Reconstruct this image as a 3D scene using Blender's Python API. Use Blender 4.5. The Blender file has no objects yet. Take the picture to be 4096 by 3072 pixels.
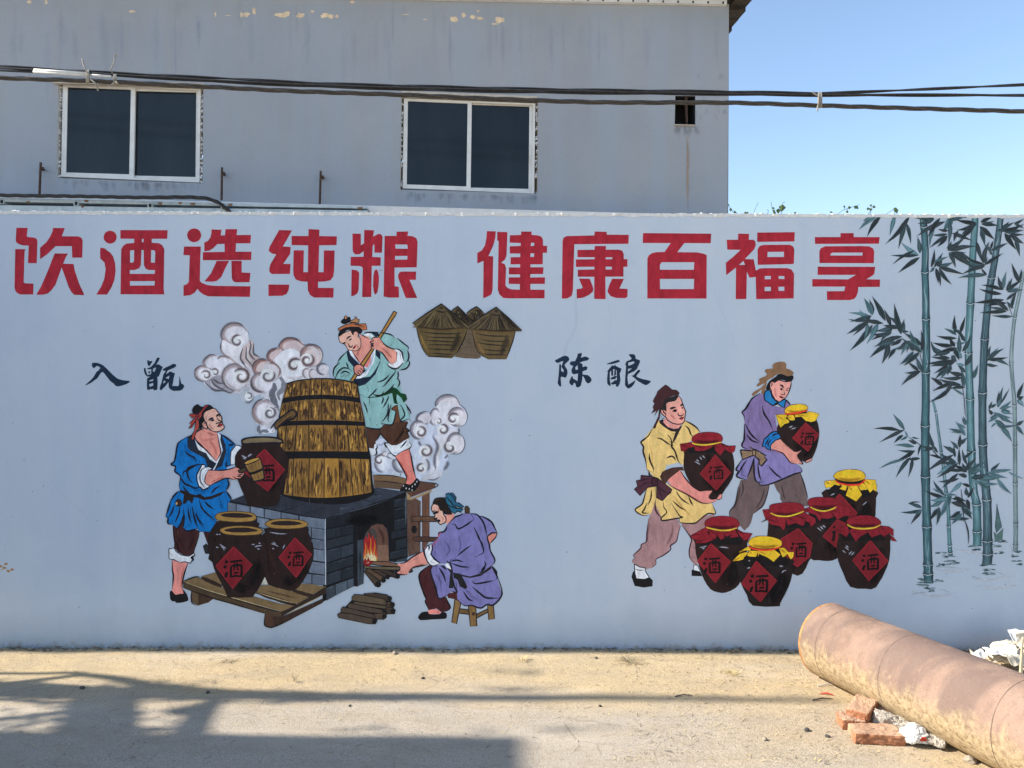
import bpy, bmesh, math, random
from mathutils import Vector, Matrix, noise
from mathutils.geometry import tessellate_polygon
random.seed(7)
SC = bpy.context.scene
COL = SC.collection

# ------------------------------------------------------------------ camera
FPX, EYE, PITCH, ROLL = 2963.0, 1.6, math.radians(1.2), math.radians(0.2)
fwd = Vector((0, math.cos(PITCH), math.sin(PITCH)))
rgt0 = Vector((1, 0, 0)); up0 = rgt0.cross(fwd)
RGT = rgt0*math.cos(ROLL) + up0*math.sin(ROLL)
UPV = up0*math.cos(ROLL) - rgt0*math.sin(ROLL)
CAMP = Vector((0, 0, EYE))
cam = bpy.data.cameras.new('camera'); camo = bpy.data.objects.new('camera', cam)
COL.objects.link(camo)
camo.matrix_world = Matrix(((RGT.x, UPV.x, -fwd.x, 0), (RGT.y, UPV.y, -fwd.y, 0), (RGT.z, UPV.z, -fwd.z, EYE), (0, 0, 0, 1)))
cam.sensor_width = 36.0; cam.lens = 36.0*FPX/4096.0
cam.clip_start = 0.05; cam.clip_end = 2000
SC.camera = camo

# ------------------------------------------------------------------ sky, sun, exposure
SUN_EL = math.radians(35.0)
sun_travel = Vector((1.43, -0.027, -1.0)).normalized()
w = bpy.data.worlds.new('World'); SC.world = w; w.use_nodes = True
nt = w.node_tree
sky = nt.nodes.new('ShaderNodeTexSky'); sky.sky_type = 'NISHITA'; sky.sun_disc = False
sky.sun_elevation = SUN_EL; sky.sun_rotation = math.radians(-91.1)
sky.air_density = 1.1; sky.dust_density = 0.5; sky.ozone_density = 1.3
bg = nt.nodes['Background']; bg.inputs[1].default_value = 0.135
nt.links.new(sky.outputs[0], bg.inputs[0])
sl = bpy.data.lights.new('sun', 'SUN'); sl.energy = 5.0; sl.angle = math.radians(0.8); sl.color = (1.0, 0.93, 0.82)
so = bpy.data.objects.new('sun', sl); COL.objects.link(so)
so.rotation_euler = sun_travel.to_track_quat('-Z', 'Y').to_euler()
SC.view_settings.view_transform = 'Standard'; SC.view_settings.look = 'None'
SC.view_settings.gamma = 1.0; SC.view_settings.exposure = 1.0
SC.cycles.transparent_max_bounces = 96
SC.cycles.max_bounces = 6; SC.cycles.diffuse_bounces = 4

# ------------------------------------------------------------------ helpers
def ray(u, v):
    return (fwd + RGT*((u-2048.0)/FPX) - UPV*((v-1536.0)/FPX))
def hit(u, v, p0, n):
    d = ray(u, v); t = (Vector(p0)-CAMP).dot(n)/d.dot(n)
    return CAMP + d*t
def lin(c):
    c = c/255.0
    return c/12.92 if c <= 0.04045 else ((c+0.055)/1.055)**2.4
def tag(o, label=None, cat=None, group=None, kind=None):
    for k, v in (('label', label), ('category', cat), ('group', group), ('kind', kind)):
        if v: o[k] = v
    return o
def link(o, parent=None):
    COL.objects.link(o)
    if parent is not None: o.parent = parent
    return o
def mob(name, verts, faces, mat, parent=None, smooth=False):
    me = bpy.data.meshes.new(name); me.from_pydata([tuple(v) for v in verts], [], faces); me.update()
    if isinstance(mat, (list, tuple)):
        for m in mat: me.materials.append(m)
    elif mat: me.materials.append(mat)
    if smooth:
        for p in me.polygons: p.use_smooth = True
    return link(bpy.data.objects.new(name, me), parent)
def empty(name, loc=(0, 0, 0)):
    o = bpy.data.objects.new(name, None); o.location = loc; o.empty_display_size = .05
    return link(o)
class MB:
    def __init__(s): s.v = []; s.f = []
    def add(s, vs, fs):
        b = len(s.v); s.v += [Vector(x) for x in vs]; s.f += [tuple(b+i for i in f) for f in fs]
    def hexa(s, c):      # 8 corners: 0-3 front ring, 4-7 back ring
        s.add(c, [(0, 1, 2, 3), (7, 6, 5, 4), (0, 4, 5, 1), (1, 5, 6, 2), (2, 6, 7, 3), (3, 7, 4, 0)])
    def box(s, lo, hi):
        (a, b, c), (d, e, f) = lo, hi
        s.hexa([(a, b, c), (d, b, c), (d, b, f), (a, b, f), (a, e, c), (d, e, c), (d, e, f), (a, e, f)])
    def tube(s, pts, rad, n=8, cap=True):
        pts = [Vector(p) for p in pts]; R = rad if isinstance(rad, (list, tuple)) else [rad]*len(pts)
        b = len(s.v); prev = None
        for i, p in enumerate(pts):
            d = (pts[min(i+1, len(pts)-1)] - pts[max(i-1, 0)]).normalized()
            if prev is None:
                a = d.orthogonal().normalized()
            else:
                a = (prev - d*prev.dot(d)).normalized()
            prev = a; c = d.cross(a)
            for k in range(n):
                t = 2*math.pi*k/n
                s.v.append(p + (a*math.cos(t)+c*math.sin(t))*R[i])
        for i in range(len(pts)-1):
            for k in range(n):
                k2 = (k+1) % n
                s.f.append((b+i*n+k, b+i*n+k2, b+(i+1)*n+k2, b+(i+1)*n+k))
        if cap:
            s.f.append(tuple(b+k for k in reversed(range(n)))); e = b+(len(pts)-1)*n
            s.f.append(tuple(e+k for k in range(n)))
    def build(s, name, mat, parent=None, smooth=False):
        return mob(name, s.v, s.f, mat, parent, smooth)
def cat_rom(pts, closed, sub=4):
    n = len(pts); out = []
    if n < 3: return list(pts)
    rng = range(n) if closed else range(n-1)
    for i in rng:
        if closed: p0, p1, p2, p3 = pts[i-1], pts[i], pts[(i+1) % n], pts[(i+2) % n]
        else: p0, p1, p2, p3 = pts[max(i-1, 0)], pts[i], pts[i+1], pts[min(i+2, n-1)]
        for k in range(sub):
            t = k/sub; t2 = t*t; t3 = t2*t
            out.append(tuple(0.5*(2*b+(c-a)*t+(2*a-5*b+4*c-d)*t2+(3*b-a-3*c+d)*t3) for a, b, c, d in zip(p0, p1, p2, p3)))
    if not closed: out.append(tuple(pts[-1]))
    return out

# node material helper
def mat_new(name):
    m = bpy.data.materials.new(name); m.use_nodes = True
    return m, m.node_tree, m.node_tree.nodes['Principled BSDF']
def nd(t, typ, **kw):
    n = t.nodes.new(typ)
    for k, v in kw.items():
        if k.startswith('i_'): n.inputs[int(k[2:])].default_value = v
        else: setattr(n, k, v)
    return n
def ramp(t, fac, stops):
    r = t.nodes.new('ShaderNodeValToRGB'); cr = r.color_ramp
    while len(cr.elements) > 1: cr.elements.remove(cr.elements[-1])
    for i, (p, c) in enumerate(stops):
        e = cr.elements[0] if i == 0 else cr.elements.new(p)
        e.position = p; e.color = (*c, 1) if len(c) == 3 else c
    if fac is not None: t.links.new(fac, r.inputs[0])
    return r.outputs[0]
def mixc(t, fac, a, b, mode='MIX'):
    m = t.nodes.new('ShaderNodeMix'); m.data_type = 'RGBA'; m.blend_type = mode
    for idx, val in ((0, fac), (6, a), (7, b)):
        if isinstance(val, (int, float)): m.inputs[idx].default_value = val
        elif isinstance(val, tuple): m.inputs[idx].default_value = (*val, 1)
        else: t.links.new(val, m.inputs[idx])
    return m.outputs[2]
def noi(t, co, scale, detail=4, rough=.55, stretch=None):
    n = nd(t, 'ShaderNodeTexNoise'); n.inputs['Scale'].default_value = scale
    n.inputs['Detail'].default_value = detail; n.inputs['Roughness'].default_value = rough
    if stretch:
        mp = nd(t, 'ShaderNodeMapping'); mp.inputs['Scale'].default_value = stretch
        t.links.new(co, mp.inputs[0]); co = mp.outputs[0]
    t.links.new(co, n.inputs['Vector'])
    return n.outputs['Fac']
def bump(t, b, h, strength, dist):
    n = nd(t, 'ShaderNodeBump'); n.inputs['Strength'].default_value = strength; n.inputs['Distance'].default_value = dist
    t.links.new(h, n.inputs['Height']); t.links.new(n.outputs[0], b.inputs['Normal'])
def coords(t, kind='Object'):
    return nd(t, 'ShaderNodeTexCoord').outputs[kind]
def simple_mat(name, c1, c2, scale=20, rough=.75, bmp=.3, dist=.002, stretch=None, spec=.3, metal=0):
    m, t, b = mat_new(name); co = coords(t)
    f = noi(t, co, scale, 5, .6, stretch)
    t.links.new(ramp(t, f, [(.3, c1), (.7, c2)]), b.inputs['Base Color'])
    b.inputs['Roughness'].default_value = rough; b.inputs['Specular IOR Level'].default_value = spec
    b.inputs['Metallic'].default_value = metal
    if bmp: bump(t, b, noi(t, co, scale*3, 4, .6, stretch), bmp, dist)
    return m

# ------------------------------------------------------------------ ground
YW = 4.735                                     # front face of the painted wall
def ground_z(x, y):
    z = .010*noise.noise(Vector((x*.8, y*1.1, 0))) + .005*noise.noise(Vector((x*3.1, y*3.3, 4)))
    if y > 4.35: z += .018*min(1, (y-4.35)/.3)*(.8+.5*noise.noise(Vector((x*2.3, 3, 1))))
    return z
def gpt(u, v, dz=0.0):                         # picture point on the ground
    d = ray(u, v); p = CAMP + d*(EYE/-d.z)
    return Vector((p.x, p.y, ground_z(p.x, p.y)+dz))

m_ground, t, b = mat_new('ground_sand'); co = coords(t)
sp = nd(t, 'ShaderNodeSeparateXYZ'); t.links.new(co, sp.inputs[0])
big = noi(t, co, .9, 5, .62, (1, 2.2, 1))
mr = nd(t, 'ShaderNodeMapRange'); mr.inputs[1].default_value = 3.75; mr.inputs[2].default_value = 4.45
t.links.new(sp.outputs[1], mr.inputs[0])
mrx = nd(t, 'ShaderNodeMapRange'); mrx.inputs[1].default_value = .2; mrx.inputs[2].default_value = 2.0
mrx.inputs[4].default_value = .5
t.links.new(sp.outputs[0], mrx.inputs[0])
a1 = nd(t, 'ShaderNodeMath', operation='MULTIPLY'); t.links.new(mr.outputs[0], a1.inputs[0]); a1.inputs[1].default_value = .75
a2 = nd(t, 'ShaderNodeMath', operation='ADD'); t.links.new(a1.outputs[0], a2.inputs[0]); t.links.new(mrx.outputs[0], a2.inputs[1])
a3 = nd(t, 'ShaderNodeMath', operation='ADD'); t.links.new(a2.outputs[0], a3.inputs[0]); t.links.new(big, a3.inputs[1])
sandf = ramp(t, a3.outputs[0], [(.60, (0, 0, 0)), (1.0, (1, 1, 1))])
grain = noi(t, co, 150, 6, .8); grain2 = noi(t, co, 38, 6, .72)
conc = ramp(t, grain, [(.36, (.20, .175, .145)), (.47, (.475, .41, .33)), (.66, (.62, .54, .44))])
sand = ramp(t, grain, [(.36, (.26, .18, .09)), (.48, (.57, .44, .265)), (.68, (.69, .56, .36))])
gc = mixc(t, sandf, conc, sand)
loose = noi(t, co, 2.1, 5, .65, (1, 1.8, 1))                       # loose grit against packed, worn dirt
speck = mixc(t, ramp(t, loose, [(.40, (.1, .1, .1)), (.62, (1, 1, 1))]), (0, 0, 0), ramp(t, grain2, [(.30, (.95, .95, .95)), (.46, (0, 0, 0))]))
gc = mixc(t, speck, gc, (.23, .185, .135))
gc = mixc(t, ramp(t, noi(t, co, 3.4, 6, .68, (1, 2, 1)), [(.34, (.55, .55, .55)), (.6, (0, 0, 0))]), gc, (.37, .305, .225))
gc = mixc(t, ramp(t, noi(t, co, 1.1, 5, .6, (.6, 2.4, 1)), [(.52, (0, 0, 0)), (.7, (.5, .5, .5))]), gc, (.62, .54, .43))
vor = nd(t, 'ShaderNodeTexVoronoi', feature='DISTANCE_TO_EDGE'); vor.inputs['Scale'].default_value = 2.6
mpv = nd(t, 'ShaderNodeMapping'); mpv.inputs['Scale'].default_value = (1, 1.3, 1); wob = mixc(t, .12, co, nd(t, 'ShaderNodeTexNoise', i_2=5.0).outputs[1], 'ADD'); t.links.new(wob, mpv.inputs[0]); t.links.new(mpv.outputs[0], vor.inputs['Vector'])
crk = ramp(t, vor.outputs['Distance'], [(.0, (.55, .55, .55)), (.010, (0, 0, 0))])
crk = mixc(t, ramp(t, noi(t, co, 1.6, 3, .5), [(.52, (0, 0, 0)), (.6, (1, 1, 1))]), (0, 0, 0), crk)
gc = mixc(t, crk, gc, (.20, .16, .12))
t.links.new(gc, b.inputs['Base Color']); b.inputs['Roughness'].default_value = .95; b.inputs['Specular IOR Level'].default_value = .1
add = nd(t, 'ShaderNodeMath', operation='ADD'); t.links.new(grain, add.inputs[0]); t.links.new(grain2, add.inputs[1])
add2 = nd(t, 'ShaderNodeMath', operation='MULTIPLY_ADD'); t.links.new(loose, add2.inputs[0]); add2.inputs[1].default_value = 1.5; t.links.new(add.outputs[0], add2.inputs[2])
bump(t, b, add2.outputs[0], .85, .010)
xs = [-400, -120, -40, -15, -8, -5.5] + [-4.5+.045*i for i in range(201)] + [5.5, 8, 15, 40, 120, 400]
ys = [-400, -120, -40, -15, -6, -2, 0, 1, 1.8, 2.4] + [2.7+.03*i for i in range(70)] + [5.2, 6, 8, 12, 20, 45, 120, 400]
vs = [(x, y, ground_z(x, y) if abs(x) < 9 and 0 < y < 5.3 else 0) for y in ys for x in xs]; nx = len(xs)
fs = [(j*nx+i, j*nx+i+1, (j+1)*nx+i+1, (j+1)*nx+i) for j in range(len(ys)-1) for i in range(nx-1)]
tag(mob('ground', vs, fs, m_ground, smooth=True), kind='structure')

# ------------------------------------------------------------------ painted wall body
NW = Vector((0, 1, 0))
m_wall, t, b = mat_new('wall_paint'); co = coords(t)
sp = nd(t, 'ShaderNodeSeparateXYZ'); t.links.new(co, sp.inputs[0])
n1 = noi(t, co, .9, 6, .62); n2 = noi(t, co, 5, 6, .62, (1, 1, .12)); n3 = noi(t, co, 60, 4, .6); n4 = noi(t, co, 3.2, 6, .7)
wc = ramp(t, n1, [(.28, (.455, .535, .655)), (.5, (.49, .565, .675)), (.72, (.53, .59, .68))])
wc = mixc(t, ramp(t, n2, [(.44, (0, 0, 0)), (.66, (.30, .30, .30))]), wc, (.58, .635, .71))
wc = mixc(t, ramp(t, n4, [(.30, (.30, .30, .30)), (.46, (0, 0, 0))]), wc, (.42, .50, .62))
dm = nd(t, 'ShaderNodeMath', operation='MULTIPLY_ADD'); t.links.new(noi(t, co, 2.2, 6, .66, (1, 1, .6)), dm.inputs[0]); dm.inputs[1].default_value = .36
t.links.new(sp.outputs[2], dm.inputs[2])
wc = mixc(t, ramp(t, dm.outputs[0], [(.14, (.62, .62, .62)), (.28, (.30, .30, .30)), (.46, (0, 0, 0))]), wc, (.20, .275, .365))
spl = nd(t, 'ShaderNodeMath', operation='MULTIPLY_ADD'); t.links.new(noi(t, co, 24, 5, .7), spl.inputs[0]); spl.inputs[1].default_value = .16; t.links.new(sp.outputs[2], spl.inputs[2])
wc = mixc(t, ramp(t, spl.outputs[0], [(.085, (.75, .75, .75)), (.13, (0, 0, 0))]), wc, (.24, .21, .17))
spk = noi(t, co, 14, 3, .5)
wc = mixc(t, ramp(t, spk, [(.765, (0, 0, 0)), (.79, (.55, .55, .55))]), wc, (.33, .36, .41))
vw = nd(t, 'ShaderNodeTexVoronoi', feature='DISTANCE_TO_EDGE'); vw.inputs['Scale'].default_value = 1.1
wb = mixc(t, .25, co, nd(t, 'ShaderNodeTexNoise', i_2=3.0).outputs[1], 'ADD'); t.links.new(wb, vw.inputs['Vector'])
ck = ramp(t, vw.outputs['Distance'], [(0, (.22, .22, .22)), (.003, (0, 0, 0))])
ck = mixc(t, ramp(t, noi(t, co, 1.0, 3, .5), [(.55, (0, 0, 0)), (.62, (1, 1, 1))]), (0, 0, 0), ck)
wc = mixc(t, ck, wc, (.30, .36, .45))
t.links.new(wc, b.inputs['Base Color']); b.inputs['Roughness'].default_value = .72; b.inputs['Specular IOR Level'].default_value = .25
add = nd(t, 'ShaderNodeMath', operation='MULTIPLY_ADD'); t.links.new(n3, add.inputs[0]); add.inputs[1].default_value = .25
t.links.new(noi(t, co, 5, 5, .55), add.inputs[2])
bump(t, b, add.outputs[0], .5, .010)
ztl = hit(0, 843, (0, YW, 0), NW).z; ztr = hit(4096, 858, (0, YW, 0), NW).z
def ztop(x): return ztl + (ztr-ztl)*(x+3.3)/6.6
mural_wall = empty('mural_wall', (0, YW, 0))
tag(mural_wall, 'long pale blue wall painted with a wine making mural and red lettering', 'wall')
mural_wall.location = (0, 0, 0)
N = 700; XL, XR = -9.0, 9.0
body = MB()
xs2 = [XL + (XR-XL)*i/N for i in range(N+1)]
vs = []
for x in xs2:
    zt = ztop(x) - .012 + .004*noise.noise(Vector((x*9, 0, 0))) + .003*noise.noise(Vector((x*31, 2, 0)))
    vs += [(x, YW, -.15), (x, YW, zt), (x, YW+.24, zt+.002), (x, YW+.24, -.15)]
fs = []
for i in range(N):
    a = i*4; c = a+4
    fs += [(a, c, c+1, a+1), (a+1, c+1, c+2, a+2), (a+2, c+2, c+3, a+3)]
fs += [(0, 1, 2, 3), tuple(N*4+k for k in (3, 2, 1, 0))]
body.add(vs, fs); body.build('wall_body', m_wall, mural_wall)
# rough mortar capping that catches the sun along the top
m_mortar = simple_mat('mortar_white', (.62, .62, .62), (.78, .77, .75), 40, .9, .8, .006)
cap = MB(); vs = []; fs = []; M = 1400
for i in range(M+1):
    x = XL + .02 + (XR-XL-.04)*i/M; z0 = ztop(x)
    lip = max(0, noise.noise(Vector((x*14, 5, 0)))*.010 + noise.noise(Vector((x*45, 9, 0)))*.008 - .001)
    drip = .010 + .008*noise.noise(Vector((x*11, 7, 0))) + .010*max(0, noise.noise(Vector((x*38, 3, 0))))
    h = .005 + .008*noise.noise(Vector((x*17, 1, 0))) + .010*noise.noise(Vector((x*52, 8, 0)))
    y0 = YW - .0015
    vs += [(x, y0, z0-.012-drip), (x, y0-lip*.6, z0-.010-drip*.5), (x, y0-lip, z0-.004+h*.5), (x, YW+.03, z0+h), (x, YW+.12, z0+.004+h*.7), (x, YW+.21, z0+h), (x, YW+.235, z0-.014)]
for i in range(M):
    for k in range(6):
        a = i*7+k; fs.append((a, a+7, a+8, a+1))
cap.add(vs, fs); cap.build('mortar_capping', m_mortar, mural_wall, smooth=False)
# ------------------------------------------------------------------ mural: paint engine
# every painted shape is a thin film of paint lying on the wall, later coats a hair in front of earlier ones
KW = (.70, .735, .775)
def pc(rgb):
    return tuple(min(.92, max(.004, lin(c)/k)) for c, k in zip(rgb, KW))
def paint_mat(name, soft):
    m, t, b = mat_new(name); co = coords(t)
    at = nd(t, 'ShaderNodeVertexColor'); at.layer_name = 'Col'
    f = noi(t, co, 22, 5, .65, (1, 1, .45)); g = noi(t, co, 120, 3, .6)
    c = mixc(t, 1.0, at.outputs[0], ramp(t, f, [(.28, (.76, .76, .76)), (.72, (1.26, 1.26, 1.26))]), 'MULTIPLY')
    c = mixc(t, 1.0, c, ramp(t, g, [(.3, (.88, .88, .88)), (.7, (1.12, 1.12, 1.12))]), 'MULTIPLY')
    t.links.new(c, b.inputs['Base Color']); b.inputs['Roughness'].default_value = .65; b.inputs['Specular IOR Level'].default_value = .12
    bump(t, b, f, .4, .004)
    if soft: t.links.new(at.outputs[1], b.inputs['Alpha'])
    return m
M_PAINT = paint_mat('mural_paint', False); M_SOFT = paint_mat('mural_paint_thin', True)
EPS = .00006
class Film:                                     # a painted surface: plane + layer bookkeeping
    def __init__(s, p0, n, inv=None):
        s.p0 = Vector(p0); s.n = n.normalized(); s.boxes = []
        s.inv = inv
    def at(s, u, v, lay):
        return hit(u, v, s.p0, s.n) - s.n*(.0006+lay*EPS)
    def layer(s, x0, y0, x1, y1):
        l = 0
        for (a, b, c, d, k) in s.boxes:
            if k >= l and a < x1 and c > x0 and b < y1 and d > y0: l = k+1
        s.boxes.append((x0, y0, x1, y1, l))
        return l
FILM = Film((0, YW, 0), NW)
class Part:
    def __init__(s, name, parent, label=None):
        s.name, s.parent, s.label = name, parent, label
        s.v = []; s.f = []; s.c = []; s.fm = []; s.obj = None
PARTS = []; CUR = None; TR = (0, 0, 1)
def part(name, parent=None, label=None):        # start a painted part (parent: another Part or the wall)
    global CUR
    CUR = Part(name, parent or mural_wall, label); PARTS.append(CUR); return CUR
def use(p):
    global CUR
    CUR = p
def Z(ox, oy, s):
    global TR
    TR = (ox, oy, s)
def P(s):
    if not isinstance(s, str): return [(TR[0]+x*TR[2], TR[1]+y*TR[2]) for x, y in s]
    q = [float(x) for x in s.split()]
    return [(TR[0]+q[i]*TR[2], TR[1]+q[i+1]*TR[2]) for i in range(0, len(q)-1, 2)]
def emit(pts, faces, cols, soft=0):
    xs = [p[0] for p in pts]; ys = [p[1] for p in pts]
    l = FILM.layer(min(xs)-.5, min(ys)-.5, max(xs)+.5, max(ys)+.5)
    b = len(CUR.v)
    CUR.v += [FILM.at(x, y, l) for x, y in pts]; CUR.c += cols
    for f in faces: CUR.f.append(tuple(b+i for i in f)); CUR.fm.append(soft)
def F(col, *loops, sm=0, ol=0, olc=(28, 28, 38), jit=0, al=1.0):
    L = []
    for s in loops:
        p = P(s)
        if sm: p = cat_rom(p, True, sm)
        if jit: p = [(x+random.uniform(-jit, jit), y+random.uniform(-jit, jit)) for x, y in p]
        L.append(p)
    tri = tessellate_polygon([[Vector((x, y, 0)) for x, y in p] for p in L])
    pts = [q for p in L for q in p]
    emit(pts, tri, [(*pc(col), al)]*len(pts), 1 if al < 1 else 0)
    if ol:
        for p in L: ribbon(p+[p[0]], ol, olc, taper=(1, 1), wob=.35)
def ribbon(p, w, col, taper=(.25, .1), wob=.2, soft=0.0, belly=0):
    n = len(p); 
    if n < 2: return
    ln = [0]
    for i in range(1, n): ln.append(ln[-1]+math.hypot(p[i][0]-p[i-1][0], p[i][1]-p[i-1][1]))
    T = ln[-1] or 1; pts = []; cols = []; faces = []; c = pc(col); ph = random.uniform(0, 99)
    for i in range(n):
        a = p[max(i-1, 0)]; b = p[min(i+1, n-1)]; dx, dy = b[0]-a[0], b[1]-a[1]; d = math.hypot(dx, dy) or 1
        nxv, nyv = -dy/d, dx/d; s = ln[i]/T
        k = taper[0]+(1-taper[0])*min(1, s/.3) if s < .5 else taper[1]+(1-taper[1])*min(1, (1-s)/.3)
        if belly: k = (taper[0]*(1-s)+taper[1]*s) + belly*math.sin(math.pi*s)
        k *= 1+wob*noise.noise(Vector((ln[i]*.06, ph, 0)))
        h = w*k*.5
        if soft:
            pts += [(p[i][0]+nxv*h, p[i][1]+nyv*h), p[i], (p[i][0]-nxv*h, p[i][1]-nyv*h)]
            e = soft*min(1, s/.18, (1-s)/.18)
            cols += [(*c, 0), (*c, e), (*c, 0)]
        else:
            pts += [(p[i][0]+nxv*h, p[i][1]+nyv*h), (p[i][0]-nxv*h, p[i][1]-nyv*h)]; cols += [(*c, 1)]*2
    st = 3 if soft else 2
    for i in range(n-1):
        a = i*st
        for k in range(st-1): faces.append((a+k, a+k+1, a+st+k+1, a+st+k))
    emit(pts, faces, cols, 1 if soft else 0)
def L(w, s, col=(28, 28, 38), taper=(.3, .12), sm=4, wob=.3):    # ink or brush line, w in picture units
    p = P(s); ribbon(cat_rom(p, False, sm) if sm and len(p) > 2 else p, w, col, taper, wob)
def LL(w, *ss, **k):
    for s in ss: L(w, s, **k)
def D(w, s, col, a=.6, taper=(.4, .3), sm=4):   # thin translucent wash with soft sides
    w *= TR[2]; p = P(s); ribbon(cat_rom(p, False, sm) if len(p) > 2 else [p[0], ((p[0][0]*2+p[1][0])/3, (p[0][1]*2+p[1][1])/3), ((p[0][0]+p[1][0]*2)/3, (p[0][1]+p[1][1]*2)/3), p[1]], w, col, taper, .2, a)
def ell(cx, cy, rx, ry, n=20, rot=0, a0=0, a1=360):
    q = []
    for i in range(n):
        t = math.radians(a0+(a1-a0)*i/(n if a1-a0 == 360 else n-1)); x, y = rx*math.cos(t), ry*math.sin(t)
        q.append((cx+x*math.cos(rot)-y*math.sin(rot), cy+x*math.sin(rot)+y*math.cos(rot)))
    return q
def build_parts():
    for p in PARTS:
        if not p.v: continue
        me = bpy.data.meshes.new(p.name); me.from_pydata([tuple(v) for v in p.v], [], p.f); me.update()
        me.materials.append(M_PAINT); me.materials.append(M_SOFT)
        ca = me.color_attributes.new('Col', 'FLOAT_COLOR', 'POINT')
        ca.data.foreach_set('color', [x for c in p.c for x in c])
        me.polygons.foreach_set('material_index', p.fm)
        p.obj = bpy.data.objects.new(p.name, me); COL.objects.link(p.obj)
        if p.label: p.obj['label'] = p.label
        if getattr(p, 'kind', None): p.obj['kind'] = p.kind
    for p in PARTS:
        if p.obj: p.obj.parent = p.parent.obj if isinstance(p.parent, Part) else p.parent

# ------------------------------------------------------------------ mural: red slogan
RED = (146, 36, 50)
def ch(label, *polys):
    part('painted_character', None, label)
    for q in polys:
        q = q if isinstance(q, tuple) else (q,)
        F(RED, *q, jit=.5)
        if not isinstance(q[0], str): continue
        D(26, [((float(q[0].split()[0])+20), float(q[0].split()[1])+14), (float(q[0].split()[0])+90, float(q[0].split()[1])+20)], (165, 52, 68), .35)
S7 = 700/2212
Z(0, 880, S7)
ch('red painted character 饮, first of the slogan', "208 100 350 100 338 205 358 215 430 222 462 236 474 262 474 300 464 545 354 545 362 324 290 322 240 306 210 284 200 262",
   "194 368 326 370 312 400 300 790 320 800 424 804 420 942 258 942 220 925 196 895 185 850",
   "672 100 822 102 780 205 990 208 1030 225 1045 262 1040 474 914 476 910 330 702 330 600 430 508 496 508 352 590 280 640 200 668 140",
   "690 424 862 424 830 470 798 553 930 556 945 640 1000 800 1062 935 1060 950 940 948 905 915 870 850 780 600 700 820 650 890 600 930 540 945 460 946 520 840 600 660")
ch('red painted character 酒, second of the slogan', (ell(1393, 217, 83, 82, 28),),
   "1270 348 1310 355 1390 410 1430 460 1455 540 1462 640 1445 760 1410 850 1355 942 1216 942 1280 840 1320 740 1336 620 1320 540 1268 485 1264 400",
   ("1524 126 2118 130 2112 236 1918 238 1918 288 2010 292 2050 318 2076 368 2068 870 2078 942 1524 940 1532 370 1560 325 1600 298 1696 290 1696 238 1520 236",
    "1795 238 1817 238 1815 284 1792 280", "1644 385 1696 380 1694 520 1680 540 1644 540", "1912 380 1948 382 1962 400 1958 540 1908 538",
    "1788 380 1816 380 1818 570 1840 615 1880 632 1958 632 1958 682 1642 682 1642 634 1700 632 1760 610 1780 570", "1644 772 1956 772 1952 828 1644 828"))
Z(680, 880, S7)
ch('red painted character 选, third of the slogan', (ell(306, 193, 89, 87, 28),),
   "178 336 390 336 384 450 378 770 400 795 470 822 560 832 1016 840 1008 972 480 964 420 940 380 910 348 870 310 920 260 950 172 962 172 828 220 810 240 775 248 446 170 444",
   "525 120 652 124 640 194 696 194 700 117 850 117 842 190 1024 190 1016 296 836 296 830 402 1032 402 1026 506 414 508 416 406 690 404 690 300 600 304 550 355 500 385 434 396 432 286 480 265 510 220 522 170",
   "590 516 748 518 700 610 650 720 590 770 540 780 436 778 520 670", "776 516 908 516 906 664 1018 668 1006 786 830 788 795 770 780 730")
ch('red painted character 纯, fourth of the slogan', "1380 128 1544 132 1426 335 1526 342 1520 430 1430 555 1524 556 1516 682 1285 684 1255 655 1254 610 1270 560 1342 434 1290 425 1248 388 1262 335",
   "1244 814 1510 816 1500 880 1475 935 1420 958 1246 962",
   "1752 115 1890 122 1886 202 2112 206 2104 318 1884 320 1876 660 1942 660 1944 384 2082 386 2076 640 2066 710 2030 760 1960 778 1872 782 1872 856 2068 858 2064 980 1820 980 1770 950 1742 890 1738 780 1660 778 1590 755 1562 700 1558 620 1562 384 1692 384 1686 660 1744 660 1748 320 1538 318 1536 200 1750 204")
Z(1340, 880, S7)
ch('red painted character 粮, fifth of the slogan', "222 172 328 174 328 320 366 294 370 126 494 130 482 212 545 175 580 178 602 210 594 414 500 414 498 305 476 320 472 468 578 470 576 578 466 580 458 972 342 974 352 610 340 590 300 580 196 578 198 466 360 466 362 395 310 432 260 436 228 405 222 370",
   "210 626 270 636 305 665 300 880 280 930 240 955 206 968", "520 620 545 650 556 720 552 830 535 915 512 945 492 915 482 840 484 720 496 650",
   ("626 202 778 200 780 146 926 146 916 200 980 204 1030 230 1045 280 1034 600 754 602 752 835 806 844 808 980 690 980 614 970 622 500", "760 310 910 312 918 325 918 365 764 363", "760 454 916 454 914 500 758 500"),
   "840 650 1026 652 1022 756 942 756 1042 984 896 986 800 740 798 700 810 668")
Z(1880, 880, S7)
ch('red painted character 健, sixth of the slogan', "214 142 328 142 318 230 290 330 234 455 292 458 286 880 270 940 230 965 166 990 170 516 92 550 92 418 150 385 190 320 208 230",
   ("344 150 472 152 460 450 445 500 394 538 440 560 456 610 448 830 480 862 530 876 630 880 630 810 490 808 490 726 632 724 632 688 490 688 492 598 634 598 634 560 512 560 512 472 636 470 636 422 504 422 502 332 640 328 640 290 502 286 504 194 646 190 648 146 780 146 778 190 860 194 905 212 924 250 922 326 976 328 972 414 922 416 918 560 764 562 764 598 930 598 924 682 762 684 762 726 950 726 944 808 762 808 762 880 944 884 942 990 480 992 420 985 370 940 352 880 360 264 344 260",
    "770 288 814 288 810 326 768 328", "766 420 812 420 808 466 764 466"))
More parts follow.
